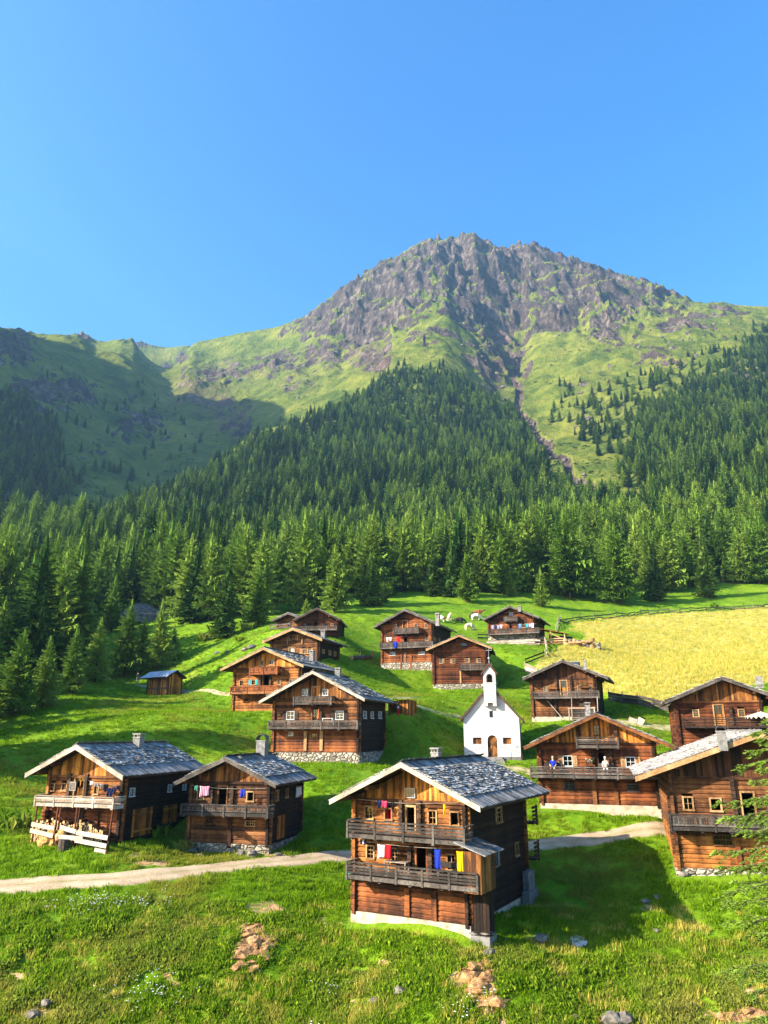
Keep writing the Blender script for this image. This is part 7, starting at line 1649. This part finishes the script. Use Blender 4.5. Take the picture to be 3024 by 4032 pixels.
# dwarf shrubs on the open mountain slopes
def shrubs():
    n = 26000; v = RNG.uniform(0, 1, n); y = 300 * (1500 / 300) ** v; x = RNG.uniform(-.75, .75, n) * y; z, rock, red, gul = height(x, y, True); px, py = proj(x, y, z); px, py = px / K, py / K
    d = .85 * (fbm(x / 45, y / 45, 3, 808) > .05) * (1 - np.clip(rock * 1.3, 0, .9)) * sstep(1450, 700, y) * (py > 640) * (1 - gul); k = RNG.random(n) < d * .5
    x, y, z = x[k], y[k], z[k]; m = len(x); s = RNG.uniform(1.2, 3.4, m); mb = []
    for q in range(3):
        g = MB(); rr = random.Random(q)
        for i in range(46):
            a, b = rr.uniform(0, 6.28), rr.uniform(0, 1.4); c = Vector((math.cos(a) * math.cos(b) * .8, math.sin(a) * math.cos(b) * .8, math.sin(b) * .6)) * rr.uniform(.7, 1.05); t = Vector((rr.uniform(-1, 1), rr.uniform(-1, 1), rr.uniform(-.4, 1))) * .34; e = Vector((rr.uniform(-1, 1), rr.uniform(-1, 1), rr.uniform(-1, 1))) * .26
            g.add([tuple(c - t), tuple(c + e), tuple(c + t)], [(0, 1, 2)])
        mb.append(g.mesh('shrub', ['needles_spruce']))
    scatter('mountain_shrubs', np.stack([x, y, z], 1), np.stack([np.zeros(m), np.zeros(m), RNG.uniform(0, 6.28, m)], 1), np.stack([s * 1.2, s, s * .7], 1), RNG.integers(0, 3, m), mb, 'low dwarf pine and juniper shrubs on the open slopes'); print('SHRUBS', m)
shrubs()
# boulders lying on the slopes
def slope_rocks():
    n = 30000; v = RNG.uniform(0, 1, n); y = 330 * (1400 / 330) ** v; x = RNG.uniform(-.75, .75, n) * y; z, rock, red, gul = height(x, y, True); px, py = proj(x, y, z); px, py = px / K, py / K
    d = np.clip((rock - .15) * 1.2, 0, 1) * (rock < .75) * (fbm(x / 25, y / 25, 3, 909) > 0) + .5 * gul; k = RNG.random(n) < d * .5; x, y, z = x[k], y[k], z[k]; m = len(x); s = RNG.uniform(.8, 3.2, m) ** 1.2; pr = []
    for q in range(3): g = MB(); g.blob((0, 0, .2), (1, .8, .75), 0, 0, 900 + q, .3); pr.append(g.mesh('boulder', ['rock_far']))
    scatter('scattered_boulders', np.stack([x, y, z], 1), RNG.uniform(-.5, .5, (m, 3)) + np.array([0, 0, 3]) * RNG.random((m, 1)), np.stack([s, s, s], 1), RNG.integers(0, 3, m), pr, 'boulders strewn over the open slopes and the stream gully'); print('BOULDERS', m)
slope_rocks()

# larch whose branches hang in at the right picture edge
def near_larch():
    D = 19.0; u, _ = us(1808 * K, 1850 * K); x = float(u) * D; zg = hz(x, D); u1, s1 = us(1808 * K, 1360 * K); top = float(s1) * D; H = top - zg
    root = empty('larch_tree', (x, D, zg - .2), 'near larch at the right picture edge, only its hanging branches in view', 'tree'); rr = random.Random(77); tk = MB(); N = 14
    for k in range(N): f, e = k / N, (k + 1) / N; tk.tube((0, 0, H * f), (0, 0, H * e), .24 * (1 - f) + .02, .24 * (1 - e) + .02, 10, 0, 0)
    br = MB(); nd = MB(); nb = 230
    def needles(p, d, n, ln):
        for q in range(n):
            a = rr.uniform(0, 6.28); w = Vector((math.cos(a), math.sin(a), rr.uniform(-.2, .9))).normalized(); c = p + d * rr.uniform(-.03, .03); t = c + (w * .8 + d.normalized() * .5) * ln * rr.uniform(.7, 1.2); sdv = w.cross(d).normalized() * .016
            nd.add([tuple(c - sdv), tuple(c + sdv), tuple(t)], [(0, 1, 2)])
    for i in range(nb):
        f = (i + .5) / nb; z = H * (.28 + .71 * f); L = min(2.6, .35 + (H - z) * .5) * rr.uniform(.75, 1.15); ph = i * 2.399 + rr.uniform(-.3, .3); dr = Vector((math.cos(ph), math.sin(ph), 0)); P = []
        for k in range(9): t = k / 8; P.append(Vector((0, 0, z)) + dr * L * t + Vector((0, 0, L * (.16 * t - .55 * t * t + .26 * t ** 4))))
        if dr.x > .55: continue
        for k in range(8): br.tube(P[k], P[k + 1], .026 * (1 - k / 9), .026 * (1 - (k + 1) / 9), 5)
        sdv = dr.cross(Vector((0, 0, 1)))
        for k in range(1, 9):
            for sd in (-1, 1):
                for rep in (0, 1):
                    l2 = L * .30 * (1.15 - .08 * k) * rr.uniform(.5, 1.1); b = P[k] + (P[k - 1] - P[k]) * rr.random(); d = (dr * rr.uniform(.4, .9) + sdv * sd * rr.uniform(.3, .9) + Vector((0, 0, rr.uniform(-.7, -.1)))).normalized(); e = b + d * l2 + Vector((0, 0, -.12 * l2)); br.tube(b, e, .007, .004, 4)
                    for q in range(max(3, int(l2 / .04))): tt = (q + rr.random()) / max(3, int(l2 / .04)); needles(b + (e - b) * tt, d * .05, 7, .085)
            needles(P[k], dr * .06, 6, .05)
    tk.build('trunk', 'bark', root); br.build('branches', 'bark', root); nd.build('needles', 'needles_larch', root)
near_larch()

# bare earth scarps in the bank
def scarp(px, py, w, hgt, label, seed):
    P = hit(px, py); g = MB(); rr = random.Random(seed)
    for k in range(40):
        f = rr.uniform(-1, 1); e = rr.uniform(-1, 1)
        if abs(f) > 1 - .45 * abs(e): continue
        x = P.x + f * w; y = P.y + e * hgt; z = hz(x, y); r = rr.uniform(.25, .6); g.blob((x, y, z - r * .22), (r, r * .9, r * .42), 0, 0, seed * 50 + k, .3)
    o = g.build('dirt_scarp', 'earth'); o['kind'] = 'structure'; o['label'] = label
mat_noise('earth', [(.3, (.12, .052, .018)), (.5, (.30, .155, .06)), (.75, (.50, .31, .15))], 3.5, .95, .9, .12)
scarp(543, 2038, .85, 1.3, 'orange earth scarp in the bank left of the front house', 3); scarp(1040, 2135, .8, 1.2, 'ochre earth scarp in the bank below the front house', 5); scarp(1610, 2200, 1.2, .35, 'bare earth edge at the lower right', 7)
# ------------------------------------------------------------------ the air between here and the mountain
def haze():
    m = bpy.data.materials.new('haze_air'); m.use_nodes = True; t = m.node_tree; t.nodes.clear()
    o = t.nodes.new('ShaderNodeOutputMaterial'); v = t.nodes.new('ShaderNodeVolumePrincipled')
    v.inputs['Color'].default_value = (.36, .68, 1.0, 1); v.inputs['Density'].default_value = .0001; v.inputs['Anisotropy'].default_value = .3
    t.links.new(v.outputs[0], o.inputs['Volume'])
    zs = [min(v.co.z for v in meadow.data.vertices), max(v.co.z for v in mountain.data.vertices)]
    zs2 = min(v.co.z for v in mountain.data.vertices)
    g = MB(); g.box(-8000, 6500, -60, 3600, min(zs[0], zs2) - 1, zs[1] + 25); ob = g.build('haze', [m]); ob['kind'] = 'stuff'; ob['label'] = 'thin blue morning haze'
haze()
